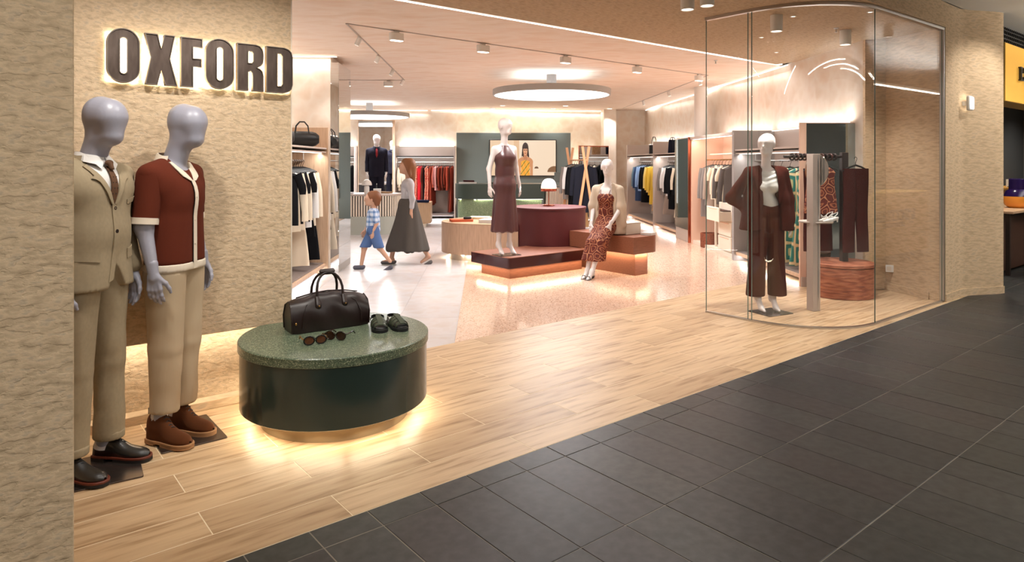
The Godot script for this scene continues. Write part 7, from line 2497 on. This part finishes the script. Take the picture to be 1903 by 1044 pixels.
func make_garments() -> void:
	var blk := fabric(Color(0.075, 0.075, 0.085))
	var ink := fabric(Color(0.11, 0.115, 0.15))
	var crm := fabric(Color(0.86, 0.80, 0.71))
	var wht := fabric(Color(0.87, 0.86, 0.85))
	var grey := fabric(Color(0.50, 0.47, 0.45))
	var taupe := fabric(Color(0.60, 0.53, 0.48))
	var blu := fabric(Color(0.58, 0.70, 0.86))
	var dnm := fabric(Color(0.22, 0.29, 0.42))
	var slate := fabric(Color(0.42, 0.52, 0.58))
	var yel := fabric(Color(0.82, 0.68, 0.26))
	var lem := fabric(Color(0.90, 0.82, 0.52))
	var sand := fabric(Color(0.78, 0.66, 0.50))
	var rust := fabric(Color(0.50, 0.20, 0.14))
	var brick := fabric(Color(0.62, 0.27, 0.20))
	var red := fabric(Color(0.72, 0.12, 0.16))
	var pink := fabric(Color(0.80, 0.58, 0.56))
	var brown := fabric(Color(0.32, 0.16, 0.12))
	var hb: Material = M.black
	# oak bay on the left: hung across the view
	var L := [["tee", "black", blk], ["shirt", "cream", crm], ["tee", "black", blk], ["shirt", "cream", crm], ["dress", "cream", crm], ["tee", "black", blk], ["shirt", "white", wht], ["skirt", "black", blk], ["shirt", "cream", crm], ["dress", "black", blk], ["vest", "black", blk]]
	rail_row(L, I(-2.50, 8.25, 1.558), I(-2.50, 9.44, 1.558), PH + 0.12, "front of the oak bay's rail", "clothes in the oak bay", hb, 0.06, 1.13)
	# far right bay
	rail_row([["shirt", "slate blue", slate], ["coat", "denim blue", dnm], ["shirt", "light blue", blu], ["blouse", "light blue", blu], ["coat", "black", blk], ["blazer", "black", blk], ["shirt", "pale lemon", lem], ["blazer", "yellow", yel], ["coat", "yellow", yel], ["dress", "leopard print", M.print_leopard], ["blouse", "sand", sand]], I(4.29, 18.2, 1.558), I(4.29, 15.75, 1.558), PH - 0.10, "back of the far right bay's rail", "clothes in the far right bay", hb)
	# bay with totes
	rail_row([["shirt", "grey", grey], ["blouse", "white", wht], ["dress", "taupe", taupe], ["shirt", "white", wht], ["blazer", "black", blk], ["coat", "black", blk], ["blazer", "black", blk], ["blouse", "cream", crm], ["dress", "cream", crm], ["blazer", "black", blk]], I(4.29, 15.42, 1.558), I(4.29, 13.95, 1.558), PH - 0.10, "back of the tote bay's rail", "clothes in the tote bay", hb)
	# blush bay
	rail_row([["coat", "grey", grey], ["blazer", "grey", grey], ["coat", "taupe", taupe], ["tee", "cream", crm], ["blouse", "cream", crm], ["shirt", "dark grey", fabric(Color(0.30, 0.28, 0.28))], ["tee", "cream", crm], ["blazer", "dark grey", fabric(Color(0.30, 0.28, 0.28))]], I(4.28, 12.45, 1.578), I(4.28, 11.2, 1.578), PH - 0.10, "back of the blush bay's rail", "clothes in the blush bay", hb)
	# bay behind the window mannequin
	rail_row([["coat", "black", blk], ["sleeve_dress", "black", blk], ["dress", "ink blue", ink], ["long_dress", "teal diamond print", M.print_teal], ["long_dress", "teal diamond print", M.print_teal], ["long_dress", "teal diamond print", M.print_teal]], I(4.29, 10.2, 1.558), I(4.29, 8.55, 1.558), PH - 0.10, "back of the grey bay's rail", "clothes in the grey bay", hb)
	# long back rail, seen edge on
	var B := []
	for k in 6: B.append([["blouse", "cream", crm], ["shirt", "cream", crm]][k % 2])
	B.append_array([["shirt", "sand", sand], ["blouse", "brick red", brick], ["dress", "red print", M.print_red], ["dress", "brick red", brick], ["long_dress", "red print", M.print_red], ["long_dress", "red", red], ["dress", "red", red], ["sleeve_dress", "dark brown", brown], ["dress", "black", blk], ["long_dress", "red print", M.print_red], ["long_dress", "red print", M.print_red], ["dress", "rust", rust], ["sleeve_dress", "rust", rust], ["blouse", "brick red", brick], ["blouse", "pink", pink], ["shirt", "pink", pink], ["blouse", "brown", brown], ["shirt", "rust", rust], ["blouse", "rust", rust], ["shirt", "brown", brown], ["blouse", "rust", rust], ["shirt", "brick red", brick], ["long_dress", "brown", brown], ["long_dress", "rust", rust]])
	rail_row(B, I(-2.36, 18.85, 1.538), I(-0.86, 18.85, 1.538), PH + PI / 2 - 0.25, "left end of the long back rail", "clothes on the long back rail", hb, 0.10)
	# dark clothes behind the fluted counter
	rail_row([["coat", "black", blk], ["blazer", "ink blue", ink], ["shirt", "white", wht], ["coat", "black", blk], ["shirt", "black", blk], ["coat", "ink blue", ink], ["shirt", "white", wht], ["blazer", "black", blk], ["shirt", "grey", grey], ["coat", "black", blk], ["shirt", "cream", crm], ["blazer", "black", blk]], I(-5.0, 18.85, 1.538), I(-3.60, 18.85, 1.538), PH + PI / 2 - 0.25, "left on the rail behind the fluted counter", "clothes behind the fluted counter", hb, 0.10)
	# A-frame rack
	var at := I(2.03, 13.3)
	var rk := thing("a_frame_rack", "pale wooden A-frame clothes rack beside the standing mirror", "rack", at, PH + 0.15)
	var wood: Material = M.oak_warm
	for z in [0.0, -1.15]:
		for s in [-1.0, 1.0]:
			var lg := MB.new()
			var d := V(-0.30 * s, 1.86, 0).normalized()
			lg.box(V(0.075 * s, 0.935, z + 0.02 * s), V(0.05, 1.90, 0.03), 0.003, Basis(V(d.y, -d.x, 0), d, Vector3(0, 0, 1)))
			obj("leg", lg, wood, rk)
	var ra := MB.new()
	ra.tube([V(0, 1.60, 0.04), V(0, 1.60, -1.2)], 0.015, 10)
	obj("rail", ra, wood, rk)
	var ai := [["blazer", "grey", grey], ["blouse", "white", wht], ["long_dress", "sand", sand], ["coat", "black", blk], ["blazer", "black", blk], ["coat", "ink blue", ink]]
	for i in ai.size():
		hang(ai[i][0], ai[i][1], ai[i][2], at + Basis(Vector3.UP, PH + 0.15) * V(0.0, 1.583, -0.12 - 0.17 * (5 - i)), PH - 0.5 + 0.10 * i, "on the A-frame rack, %s from its back" % ORD[i], "clothes on the A-frame rack", hb)
	# clothes on the rack in the window
	var wr := I(4.19, 7.72, 0.39)
	var bw := Basis(Vector3.UP, PH)
	hang("top", "rust geometric print", M.print_rust, wr + bw * V(-0.27, 1.205, 0.06), PH - 0.15, "hanging in front on the window rack", "", M.black)
	for e in [[0, "dark red trousers with wide legs hanging behind the print top in the window", -0.22, -0.10, 0.15], [1, "dark red trousers hanging beside the post of the window rack", 0.17, 0.02, 0.30]]:
		var t := thing("hanging_trousers", e[1], "trousers", wr + bw * V(e[2], 1.20, e[3]), PH + e[4], "trousers on the window rack")
		obj("hanger", gmesh("hanger"), M.black, t)
		obj("cloth", gmesh("trousers"), fabric(Color(0.27, 0.10, 0.09)), t)
# ---------------------------------------------------------------- small things
func folded(called: String, label: String, at: Vector3, turn: float, w: float, d: float, n: int, m: Material, group := "folded clothes") -> void:
	var t := thing(called, label, "clothes", at, turn, group)
	for i in n:
		var b := MB.new()
		rng.seed = int(at.x * 1000.0) + i
		var rows := []
		var q := rrect(w / 2 - 0.004 * rng.randf(), d / 2 - 0.004 * rng.randf(), 0.02, 4)
		for l in [[0.0, -0.004], [0.004, 0.0], [0.014, 0.001], [0.018, -0.006]]:
			var r := []
			for p in q: r.append(V(p.x * (1 + l[1] * 4), 0.019 * i + l[0] + 0.003 * sin(p.x * 40.0), p.y * (1 + l[1] * 4)))
			rows.append(r)
		b.loft(rows)
		obj("layer", b, m, t)

func tote(called: String, label: String, at: Vector3, turn: float, w: float, h: float, d: float, m: Material, strap: float) -> void:
	var t := thing(called, label, "bag", at, turn, "tote bags")
	var b := MB.new()
	var rows := []
	for k in 5:
		var y := h * k / 4.0
		var g := 1.0 + 0.06 * k / 4.0
		var dd := d * (1.0 - 0.45 * k / 4.0)
		var r := []
		for p in rrect(w / 2 * g, dd / 2, minf(0.03, dd * 0.4), 4): r.append(V(p.x, y, p.y))
		rows.append(r)
	b.loft(rows)
	obj("body", b, m, t)
	for s in [-1.0, 1.0]:
		var q := MB.new()
		q.tube([V(-w * 0.22, h * 0.9, s * d * 0.3), V(-w * 0.20, h + strap * 0.6, s * d * 0.2), V(-w * 0.08, h + strap * 0.95, s * d * 0.1), V(w * 0.08, h + strap * 0.95, s * d * 0.1), V(w * 0.20, h + strap * 0.6, s * d * 0.2), V(w * 0.22, h * 0.9, s * d * 0.3)], 0.007, 6)
		obj("handle", q, m, t)

func make_small() -> void:
	duffel()
	clogs()
	sunglasses()
	# dome table lamp on the burgundy table
	var t := thing("table_lamp", "white dome table lamp with copper band on the burgundy table", "lamp", G(7.19, -7.94, 0.864), 0)
	var b := MB.new()
	b.lathe([Vector2(0, 0), Vector2(0.095, 0), Vector2(0.098, 0.004), Vector2(0.098, 0.012), Vector2(0.09, 0.016), Vector2(0, 0.018)], 36)
	obj("base", b, M.copper, t)
	b = MB.new()
	b.tube([V(0, 0.015, 0), V(0, 0.25, 0)], 0.009, 12)
	obj("stem", b, M.copper, t)
	b = MB.new()
	b.lathe([Vector2(0.0, 0.232), Vector2(0.125, 0.232), Vector2(0.128, 0.236), Vector2(0.128, 0.272), Vector2(0.122, 0.276)], 40)
	obj("band", b, M.copper, t)
	b = MB.new()
	var pr := []
	for i in 13:
		var a := PI / 2 * i / 12.0
		pr.append(Vector2(0.124 * pow(cos(a), 0.75), 0.276 + 0.155 * sin(a)))
	b.lathe(pr, 40)
	obj("shade", b, glow(Color(1, 0.97, 0.93), 0.75), t)
	var ol := OmniLight3D.new()
	ol.name = "omni_light"
	ol.light_energy = 0.12
	ol.light_size = 0.08
	ol.shadow_enabled = true
	ol.omni_range = 20.0
	ol.omni_attenuation = 2.0
	ol.light_color = Color(1, 0.95, 0.88)
	ol.position = V(0, 0.36, 0)
	t.add_child(ol, true)
	# mushroom lamp on the fluted counter
	t = thing("mushroom_lamp", "white half-dome table lamp on the fluted counter", "lamp", I(-2.55, 14.75, 0.87), 0)
	b = MB.new()
	b.lathe([Vector2(0, 0), Vector2(0.052, 0), Vector2(0.055, 0.01), Vector2(0.055, 0.14), Vector2(0.045, 0.175), Vector2(0, 0.185)], 24)
	obj("foot", b, M.white, t)
	b = MB.new()
	pr = [Vector2(0.0, 0.185), Vector2(0.108, 0.185)]
	for i in 9:
		var a := PI / 2 * i / 8.0
		pr.append(Vector2(0.11 * cos(a), 0.19 + 0.125 * sin(a)))
	b.lathe(pr, 32)
	obj("dome", b, M.white, t)
	# folded clothes and boxes
	folded("folded_clothes", "neat pile of folded white shirts at the near end of the fluted counter", I(-2.98, 14.72, 0.87), 0.1, 0.30, 0.24, 2, fabric(Color(0.86, 0.85, 0.86)))
	folded("folded_clothes", "folded lilac-grey shirt at the left on the fluted counter", I(-3.15, 14.95, 0.87), 0.1, 0.30, 0.24, 3, fabric(Color(0.64, 0.62, 0.72)))
	folded("folded_clothes", "folded sand jumper at the right end of the fluted counter", I(-2.18, 14.95, 0.87), -0.2, 0.28, 0.22, 2, fabric(Color(0.62, 0.50, 0.38)))
	t = thing("gift_box", "small white box on the fluted counter beside the half-dome lamp", "box", I(-2.33, 14.8, 0.87), 0.15)
	obj("box", bx(V(0, 0.045, 0), V(0.16, 0.09, 0.12), 0.004), M.white, t)
	obj("lid", bx(V(0, 0.098, 0), V(0.166, 0.02, 0.126), 0.004), M.white, t)
	folded("folded_clothes", "pile of folded navy jumpers on the chamfered oak plinth", I(-1.50, 16.42, 0.58), 0.1, 0.34, 0.26, 3, fabric(Color(0.13, 0.15, 0.24)))
	folded("folded_clothes", "folded charcoal jumper at the back of the chamfered oak plinth", I(-1.86, 16.7, 0.58), -0.1, 0.32, 0.26, 2, fabric(Color(0.24, 0.24, 0.26)))
	folded("folded_clothes", "folded terracotta jumper at the round end of the oak counter", V(-0.82, 0.60, -10.85), 0.25, 0.36, 0.26, 2, fabric(Color(0.74, 0.38, 0.26)))
	folded("folded_clothes", "folded cream top behind the terracotta jumper on the oak counter", V(-0.55, 0.60, -11.35), -0.1, 0.34, 0.26, 2, fabric(Color(0.84, 0.78, 0.68)))
	folded("folded_clothes", "folded white shirt at the front of the oak counter", V(-0.30, 0.60, -10.62), -0.3, 0.40, 0.30, 3, fabric(Color(0.86, 0.85, 0.84)))
	t = thing("black_case", "small black spectacle case on the terracotta jumper", "case", V(-0.72, 0.641, -10.82), 0.3)
	b = MB.new()
	b.prism(rrect(0.065, 0.03, 0.02), 0.0, 0.018, 0.004, 0.004)
	obj("lower_shell", b, M.black, t)
	b = MB.new()
	b.prism(rrect(0.065, 0.03, 0.02), 0.019, 0.036, 0.006)
	obj("lid", b, M.black, t)
	folded("folded_clothes", "folded white top at the end of the walnut bench", G(7.40, -6.10, 0.538), TH + 0.3, 0.20, 0.16, 2, fabric(Color(0.88, 0.86, 0.84)))
	folded("folded_clothes", "folded white scarf at the left end of the cash desk", I(-0.38, 15.95, 1.05), 0.1, 0.42, 0.22, 2, fabric(Color(0.86, 0.85, 0.83)))
	folded("folded_clothes", "folded plum scarf on the white scarf at the cash desk", I(-0.36, 15.97, 1.092), 0.2, 0.26, 0.16, 2, fabric(Color(0.26, 0.13, 0.14)))
	t = thing("tablet_till", "flat black tablet till on the cash desk", "till", I(0.32, 15.85, 1.05), PH)
	obj("stand", bx(V(0, 0.01, 0), V(0.30, 0.02, 0.2), 0.004), M.black, t)
	obj("screen", bx(V(0, 0.028, 0), V(0.32, 0.014, 0.22), 0.004), M.black, t)
	t = thing("till_monitor", "pale till monitor on the fluted end of the cash desk", "monitor", I(1.85, 15.95, 0.9975), PH - 0.2)
	obj("screen", bx(V(0, 0.20, 0), V(0.34, 0.24, 0.025), 0.005), M.panel_green, t)
	obj("foot", bx(V(0, 0.045, -0.02), V(0.06, 0.09, 0.03), 0.004), M.panel_taupe, t)
	obj("base", bx(V(0, 0.006, -0.02), V(0.2, 0.012, 0.14), 0.003), M.panel_taupe, t)
	# bags on shelves
	tote("tote_bag", "navy tote bag standing on the shelf of the tote bay", I(4.22, 14.85, 1.757), PH + 0.9, 0.30, 0.30, 0.12, fabric(Color(0.10, 0.11, 0.17)), 0.06)
	tote("tote_bag", "black and white woven tote on the tote bay's shelf", I(4.22, 14.4, 1.757), PH + 0.9, 0.22, 0.27, 0.10, M.print_leopard, 0.05)
	tote("shoulder_bag", "black shoulder bag with gold chain strap on the far bay's shelf", I(4.20, 16.4, 1.757), PH + 0.4, 0.26, 0.22, 0.10, fabric(Color(0.10, 0.09, 0.09)), 0.22)
	tote("tote_bag", "navy leather tote with long straps standing behind the white riser", G(7.42, -6.99, 0.538), TH + 0.7, 0.20, 0.20, 0.09, mat(Color(0.10, 0.12, 0.20), 0.5), 0.24)
	boston("holdall", "black leather holdall with tall handles on the oak bay's shelf", I(-2.42, 9.05, 1.757), PH + 0.25, mat(Color(0.06, 0.065, 0.07), 0.45))
	boston("holdall", "grey canvas holdall at the cut edge of the oak bay's shelf", I(-2.50, 8.15, 1.757), PH + 0.25, fabric(Color(0.30, 0.29, 0.29)))
	# arch rail with a white top over the drawers
	t = thing("arch_frame", "small brass arch frame above the drawer cabinet", "frame", I(4.36, 11.2, 1.711), PH)
	b = MB.new()
	var pth := [V(0, 0, 0.16), V(0, 0.14, 0.16)]
	for i in 11: pth.append(V(0, 0.14 + sin(PI * i / 10.0) * 0.14, cos(PI * i / 10.0) * 0.16))
	pth.append(V(0, 0.0, -0.16))
	b.tube(pth, 0.012, 8)
	obj("arch", b, M.brass, t)
	obj("foot", bx(V(0, 0.006, 0), V(0.10, 0.012, 0.36), 0.003), M.brass, t)
	tote("tote_bag", "white fabric tote hanging inside the brass arch frame", I(4.36, 11.2, 1.724), PH + 1.57, 0.17, 0.17, 0.05, M.shirt_white, 0.05)
	t = thing("garment_stand", "slim cream garment stand beside the drawer cabinet", "stand", I(4.12, 11.62), PH)
	for z in [0.14, -0.14]: obj("post", bx(V(0, 0.75, z), V(0.035, 1.5, 0.035), 0.003), M.cream, t)
	for y in [1.05, 1.45]: obj("cross_bar", bx(V(0, y, 0), V(0.025, 0.03, 0.28), 0.003), M.cream, t)
	obj("foot", bx(V(0, 0.012, 0), V(0.2, 0.024, 0.36), 0.003), M.cream, t)
	folded("folded_clothes", "folded pale blue shirt on top of the drawer cabinet", I(4.28, 11.05, 0.872), 0.1, 0.26, 0.24, 2, fabric(Color(0.70, 0.76, 0.84)))
	folded("folded_clothes", "dark belts and scarves rolled in the open drawer", I(4.02, 11.15, 0.737), PH, 0.17, 0.5, 1, fabric(Color(0.24, 0.16, 0.14)))
	# white slingbacks on the post's shelf
	for k in 2:
		t = thing("slingback_shoe", ["white slingback shoe at the front of the round shelf", "white slingback shoe behind its pair on the round shelf"][k], "shoe", I(3.60, 6.81 + 0.10 * k, 0.93), deg_to_rad(-62), "white slingbacks")
		b = MB.new()
		b.blob([[V(0, 0.045, -0.08), V(0, 0.022, 0.03), 0.022, 0.024], [V(0, 0.022, 0.03), V(0, 0.016, 0.12), 0.026, 0.010, Vector3(1, 1.3, 1)]], 0.005, 0.015, [Plane(Vector3.DOWN, -0.004)], [[V(0, 0.075, -0.08), V(0, 0.055, 0.03), 0.026, 0.022]])
		obj("upper", b, M.white, t)
		b = MB.new()
		b.tube([V(0, 0.04, -0.09), V(0, 0.0, -0.095)], [0.010, 0.006], 8)
		obj("heel", b, M.white, t)
		b = MB.new()
		b.tube([V(-0.022, 0.05, 0.0), V(-0.024, 0.085, -0.06), V(0, 0.10, -0.10), V(0.024, 0.085, -0.06), V(0.022, 0.05, 0.0)], 0.004, 6)
		obj("strap", b, M.white, t)
		b = MB.new()
		b.tube([V(-0.02, 0.045, 0.05), V(-0.03, 0.07, 0.045), V(0, 0.05, 0.05), V(0.03, 0.07, 0.045), V(0.02, 0.045, 0.05)], 0.005, 6)
		obj("bow", b, M.white, t)

func boston(called: String, label: String, at: Vector3, turn: float, m: Material) -> void:
	var t := thing(called, label, "bag", at, turn, "holdalls on the shelf")
	var b := MB.new()
	var rows := []
	for i in 11:
		var x := -0.22 + 0.044 * i
		var k := sqrt(maxf(0.0, 1.0 - pow(absf(x) / 0.235, 4.0)))
		var r := []
		for j in 16:
			var a := TAU * j / 16.0
			r.append(V(x, maxf(0.0, 0.105 + sin(a) * 0.105 * k), cos(a) * 0.10 * (0.6 + 0.4 * k)))
		rows.append(r)
	b.loft(rows)
	obj("body", b, m, t)
	for s in [-1.0, 1.0]:
		var q := MB.new()
		q.tube([V(-0.09, 0.17, s * 0.06), V(-0.075, 0.28, s * 0.04), V(-0.03, 0.335, s * 0.025), V(0.03, 0.335, s * 0.025), V(0.075, 0.28, s * 0.04), V(0.09, 0.17, s * 0.06)], 0.009, 7)
		obj("handle", q, m, t)

func duffel() -> void:
	# brown leather travel bag on the green plinth; long axis along x
	var o := V(-1.185, 0.50, -4.30)
	var t := thing("travel_bag", "dark brown leather travel bag with upright handles on the green plinth", "bag", o, 0.60)
	var b := MB.new()
	var rows := []
	for i in 17:
		var u := i / 16.0
		var x := -0.245 + 0.49 * u
		var e := minf(u, 1.0 - u)
		var top := 0.185 + 0.045 * sin(PI * u)
		var ww := 0.098 * (0.86 + 0.14 * smoothstep(0.0, 0.12, e))
		var r := []
		for q in [[-0.94, 0.0], [-1.0, 0.012], [-1.06, 0.35], [-0.98, 0.62], [-0.72, 0.86], [-0.35, 0.97], [0.0, 1.0], [0.35, 0.97], [0.72, 0.86], [0.98, 0.62], [1.06, 0.35], [1.0, 0.012], [0.94, 0.0]]:
			r.append(V(x + 0.010 * sin(q[1] * 3.0) * (u - 0.5), q[1] * top + 0.004 * sin(u * 23.0 + q[0] * 2.0) * q[1], q[0] * ww + 0.004 * sin(u * 17.0 + q[1] * 6.0)))
		rows.append(r)
	b.loft(rows)
	obj("body", b, M.leather, t)
	# end panels, zip and piping
	for s in [-1.0, 1.0]:
		var p := MB.new()
		p.tube([V(s * 0.247, 0.01, 0.088), V(s * 0.251, 0.09, 0.09), V(s * 0.249, 0.16, 0.06), V(s * 0.247, 0.185, 0.0), V(s * 0.249, 0.16, -0.06), V(s * 0.251, 0.09, -0.09), V(s * 0.247, 0.01, -0.088)], 0.004, 6)
		obj("piping", p, M.leather, t)
		var q := MB.new()
		q.tube([V(s * 0.19, 0.03, 0.106), V(s * 0.185, 0.10, 0.108), V(s * 0.16, 0.165, 0.082), V(s * 0.09, 0.205, 0.045)], 0.003, 5)
		obj("seam", q, M.leather, t)
	var z := MB.new()
	z.tube([V(-0.20, 0.207, 0.004), V(-0.1, 0.225, 0.004), V(0, 0.232, 0.004), V(0.1, 0.225, 0.004), V(0.20, 0.207, 0.004)], 0.004, 5)
	obj("zip", z, M.leather, t)
	for s in [-1.0, 1.0]:
		var h := MB.new()
		var pts := []
		for k in 13:
			var a := PI * k / 12.0
			pts.append(V(cos(a) * 0.085, 0.185 + pow(sin(a), 0.6) * 0.165, s * (0.062 - 0.045 * sin(a))))
		h.tube(pts, 0.0085, 8)
		obj("handle", h, M.leather, t)
		for x in [-0.085, 0.085]:
			var tb := MB.new()
			tb.blob([[V(x, 0.20, s * 0.062), V(x, 0.155, s * 0.090), 0.015, 0.020, Vector3(1, 1, 1.6)]], 0.005, 0.01)
			obj("handle_tab", tb, M.leather, t)
			var rv := MB.new()
			rv.blob([[V(x, 0.158, s * 0.104), V(x, 0.158, s * 0.105), 0.006, 0.006]], 0.003, 0.004)
			obj("rivet", rv, M.brass, t)
	var gp := MB.new()
	gp.tube([V(-0.045, 0.348, 0), V(-0.04, 0.352, 0), V(0.04, 0.352, 0), V(0.045, 0.348, 0)], [0.014, 0.024, 0.024, 0.014], 12, true, 0.8)
	obj("handle_wrap", gp, M.leather, t)
	var st := MB.new()
	st.blob([[V(-0.225, 0.06, 0.094), V(-0.225, 0.065, 0.094), 0.007, 0.007]], 0.003, 0.004)
	obj("stud", st, M.brass, t)

func clogs() -> void:
	var olive := mat(Color(0.20, 0.235, 0.155), 0.6)
	for k in 2:
		var p: Vector3 = [V(-0.845, 0.50, -4.25), V(-0.735, 0.50, -4.28)][k]
		var t := thing("sandal", ["olive closed-toe sandal of the pair on the green plinth, nearer the bag", "olive closed-toe sandal of the pair on the green plinth, farther from the bag"][k], "shoe", p, deg_to_rad(18 + 10 * k), "olive sandals")
		var ol := PackedVector2Array()
		for sgn in [1.0, -1.0]:
			for i in 16:
				var u: float = i / 15.0 if sgn > 0.0 else 1.0 - i / 15.0
				ol.append(Vector2(sgn * (tab(OX_W, u) * 0.052), (u - 0.5) * 0.27))
		var s := MB.new(); s.prism(ol, 0.0, 0.022, 0.003)
		obj("sole", s, M.black_rubber, t)
		var fb := MB.new(); fb.prism(Geometry2D.offset_polygon(ol, -0.006)[0], 0.022, 0.03, 0.003)
		obj("footbed", fb, M.black, t)
		# woven upper over the toes: broad strips with gaps
		for e in [[-0.020, 0.000, 0.047, 0.070], [0.006, 0.036, 0.050, 0.064], [0.042, 0.075, 0.050, 0.056], [0.080, 0.112, 0.040, 0.044]]:
			var st := MB.new()
			var rows := []
			for z in [e[0], e[1]]:
				var r := []
				for j in 11:
					var a := PI * j / 10.0
					r.append(V(cos(a) * e[2], 0.026 + sin(a) * (e[3] - 0.2 * (z - e[0])) * 0.72, z))
				rows.append(r)
			st.sheet(rows, Vector3.UP, 0.004)
			obj("strap", st, olive, t)
		var mid := MB.new()
		mid.sheet([[V(-0.016, 0.082, -0.028), V(0.016, 0.082, -0.028)], [V(-0.017, 0.076, 0.02), V(0.017, 0.076, 0.02)], [V(-0.016, 0.068, 0.07), V(0.016, 0.068, 0.07)], [V(-0.014, 0.052, 0.118), V(0.014, 0.052, 0.118)]], Vector3.UP, 0.005)
		obj("centre_strip", mid, olive, t)
		var hs := MB.new()
		var rows2 := []
		for j in 9:
			var a := PI * j / 8.0
			rows2.append([V(cos(a) * 0.043, 0.042, -0.055 - sin(a) * 0.07), V(cos(a) * 0.041, 0.066, -0.055 - sin(a) * 0.066)])
		hs.grid(rows2, false, V(0, 0.3, -1))
		obj("heel_strap", hs, M.black, t)
		obj("buckle", bx(V(-0.048, 0.058, -0.03), V(0.006, 0.022, 0.026), 0.002), M.steel, t)

func sunglasses() -> void:
	for k in 2:
		var p: Vector3 = [V(-1.135, 0.50, -3.87), V(-1.045, 0.50, -3.97)][k]
		var t := thing("sunglasses", ["folded black sunglasses with gold bars on the green plinth's edge", "tortoiseshell sunglasses against the travel bag on the green plinth"][k], "sunglasses", p, [0.5, -0.2][k], "sunglasses on the plinth")
		var fm := mat([Color(0.05, 0.045, 0.04), Color(0.13, 0.06, 0.04)][k], 0.15)
		var lens := mat([Color(0.36, 0.20, 0.11), Color(0.20, 0.11, 0.07)][k], 0.08)
		for s in [-1.0, 1.0]:
			var r := MB.new()
			var ring := []
			for i in 21:
				var a := TAU * i / 20.0
				ring.append(V(s * 0.034 + cos(a) * 0.030, 0.027 + sin(a) * 0.024, 0))
			r.tube(ring, 0.004, 6, false)
			obj("rim", r, fm, t)
			var l := MB.new()
			l.xf = Transform3D(Basis(Vector3.RIGHT, PI / 2), V(s * 0.034, 0.027, -0.001))
			l.lathe([Vector2(0, 0.002), Vector2(0.026, 0.0), Vector2(0.026, -0.001), Vector2(0, 0.0)], 20)
			l.xf = Transform3D()
			obj("lens", l, lens, t)
			var a2 := MB.new()
			a2.tube([V(s * 0.066, 0.036, 0), V(s * 0.069, 0.036, -0.03), V(s * 0.066, 0.034, -0.10), V(s * 0.062, 0.012, -0.135)], 0.004, 6)
			obj("temple", a2, fm if k else M.brass, t)
		var br := MB.new()
		br.tube([V(-0.008, 0.034, 0), V(0, 0.038, 0.003), V(0.008, 0.034, 0)], 0.003, 6)
		obj("bridge", br, fm, t)
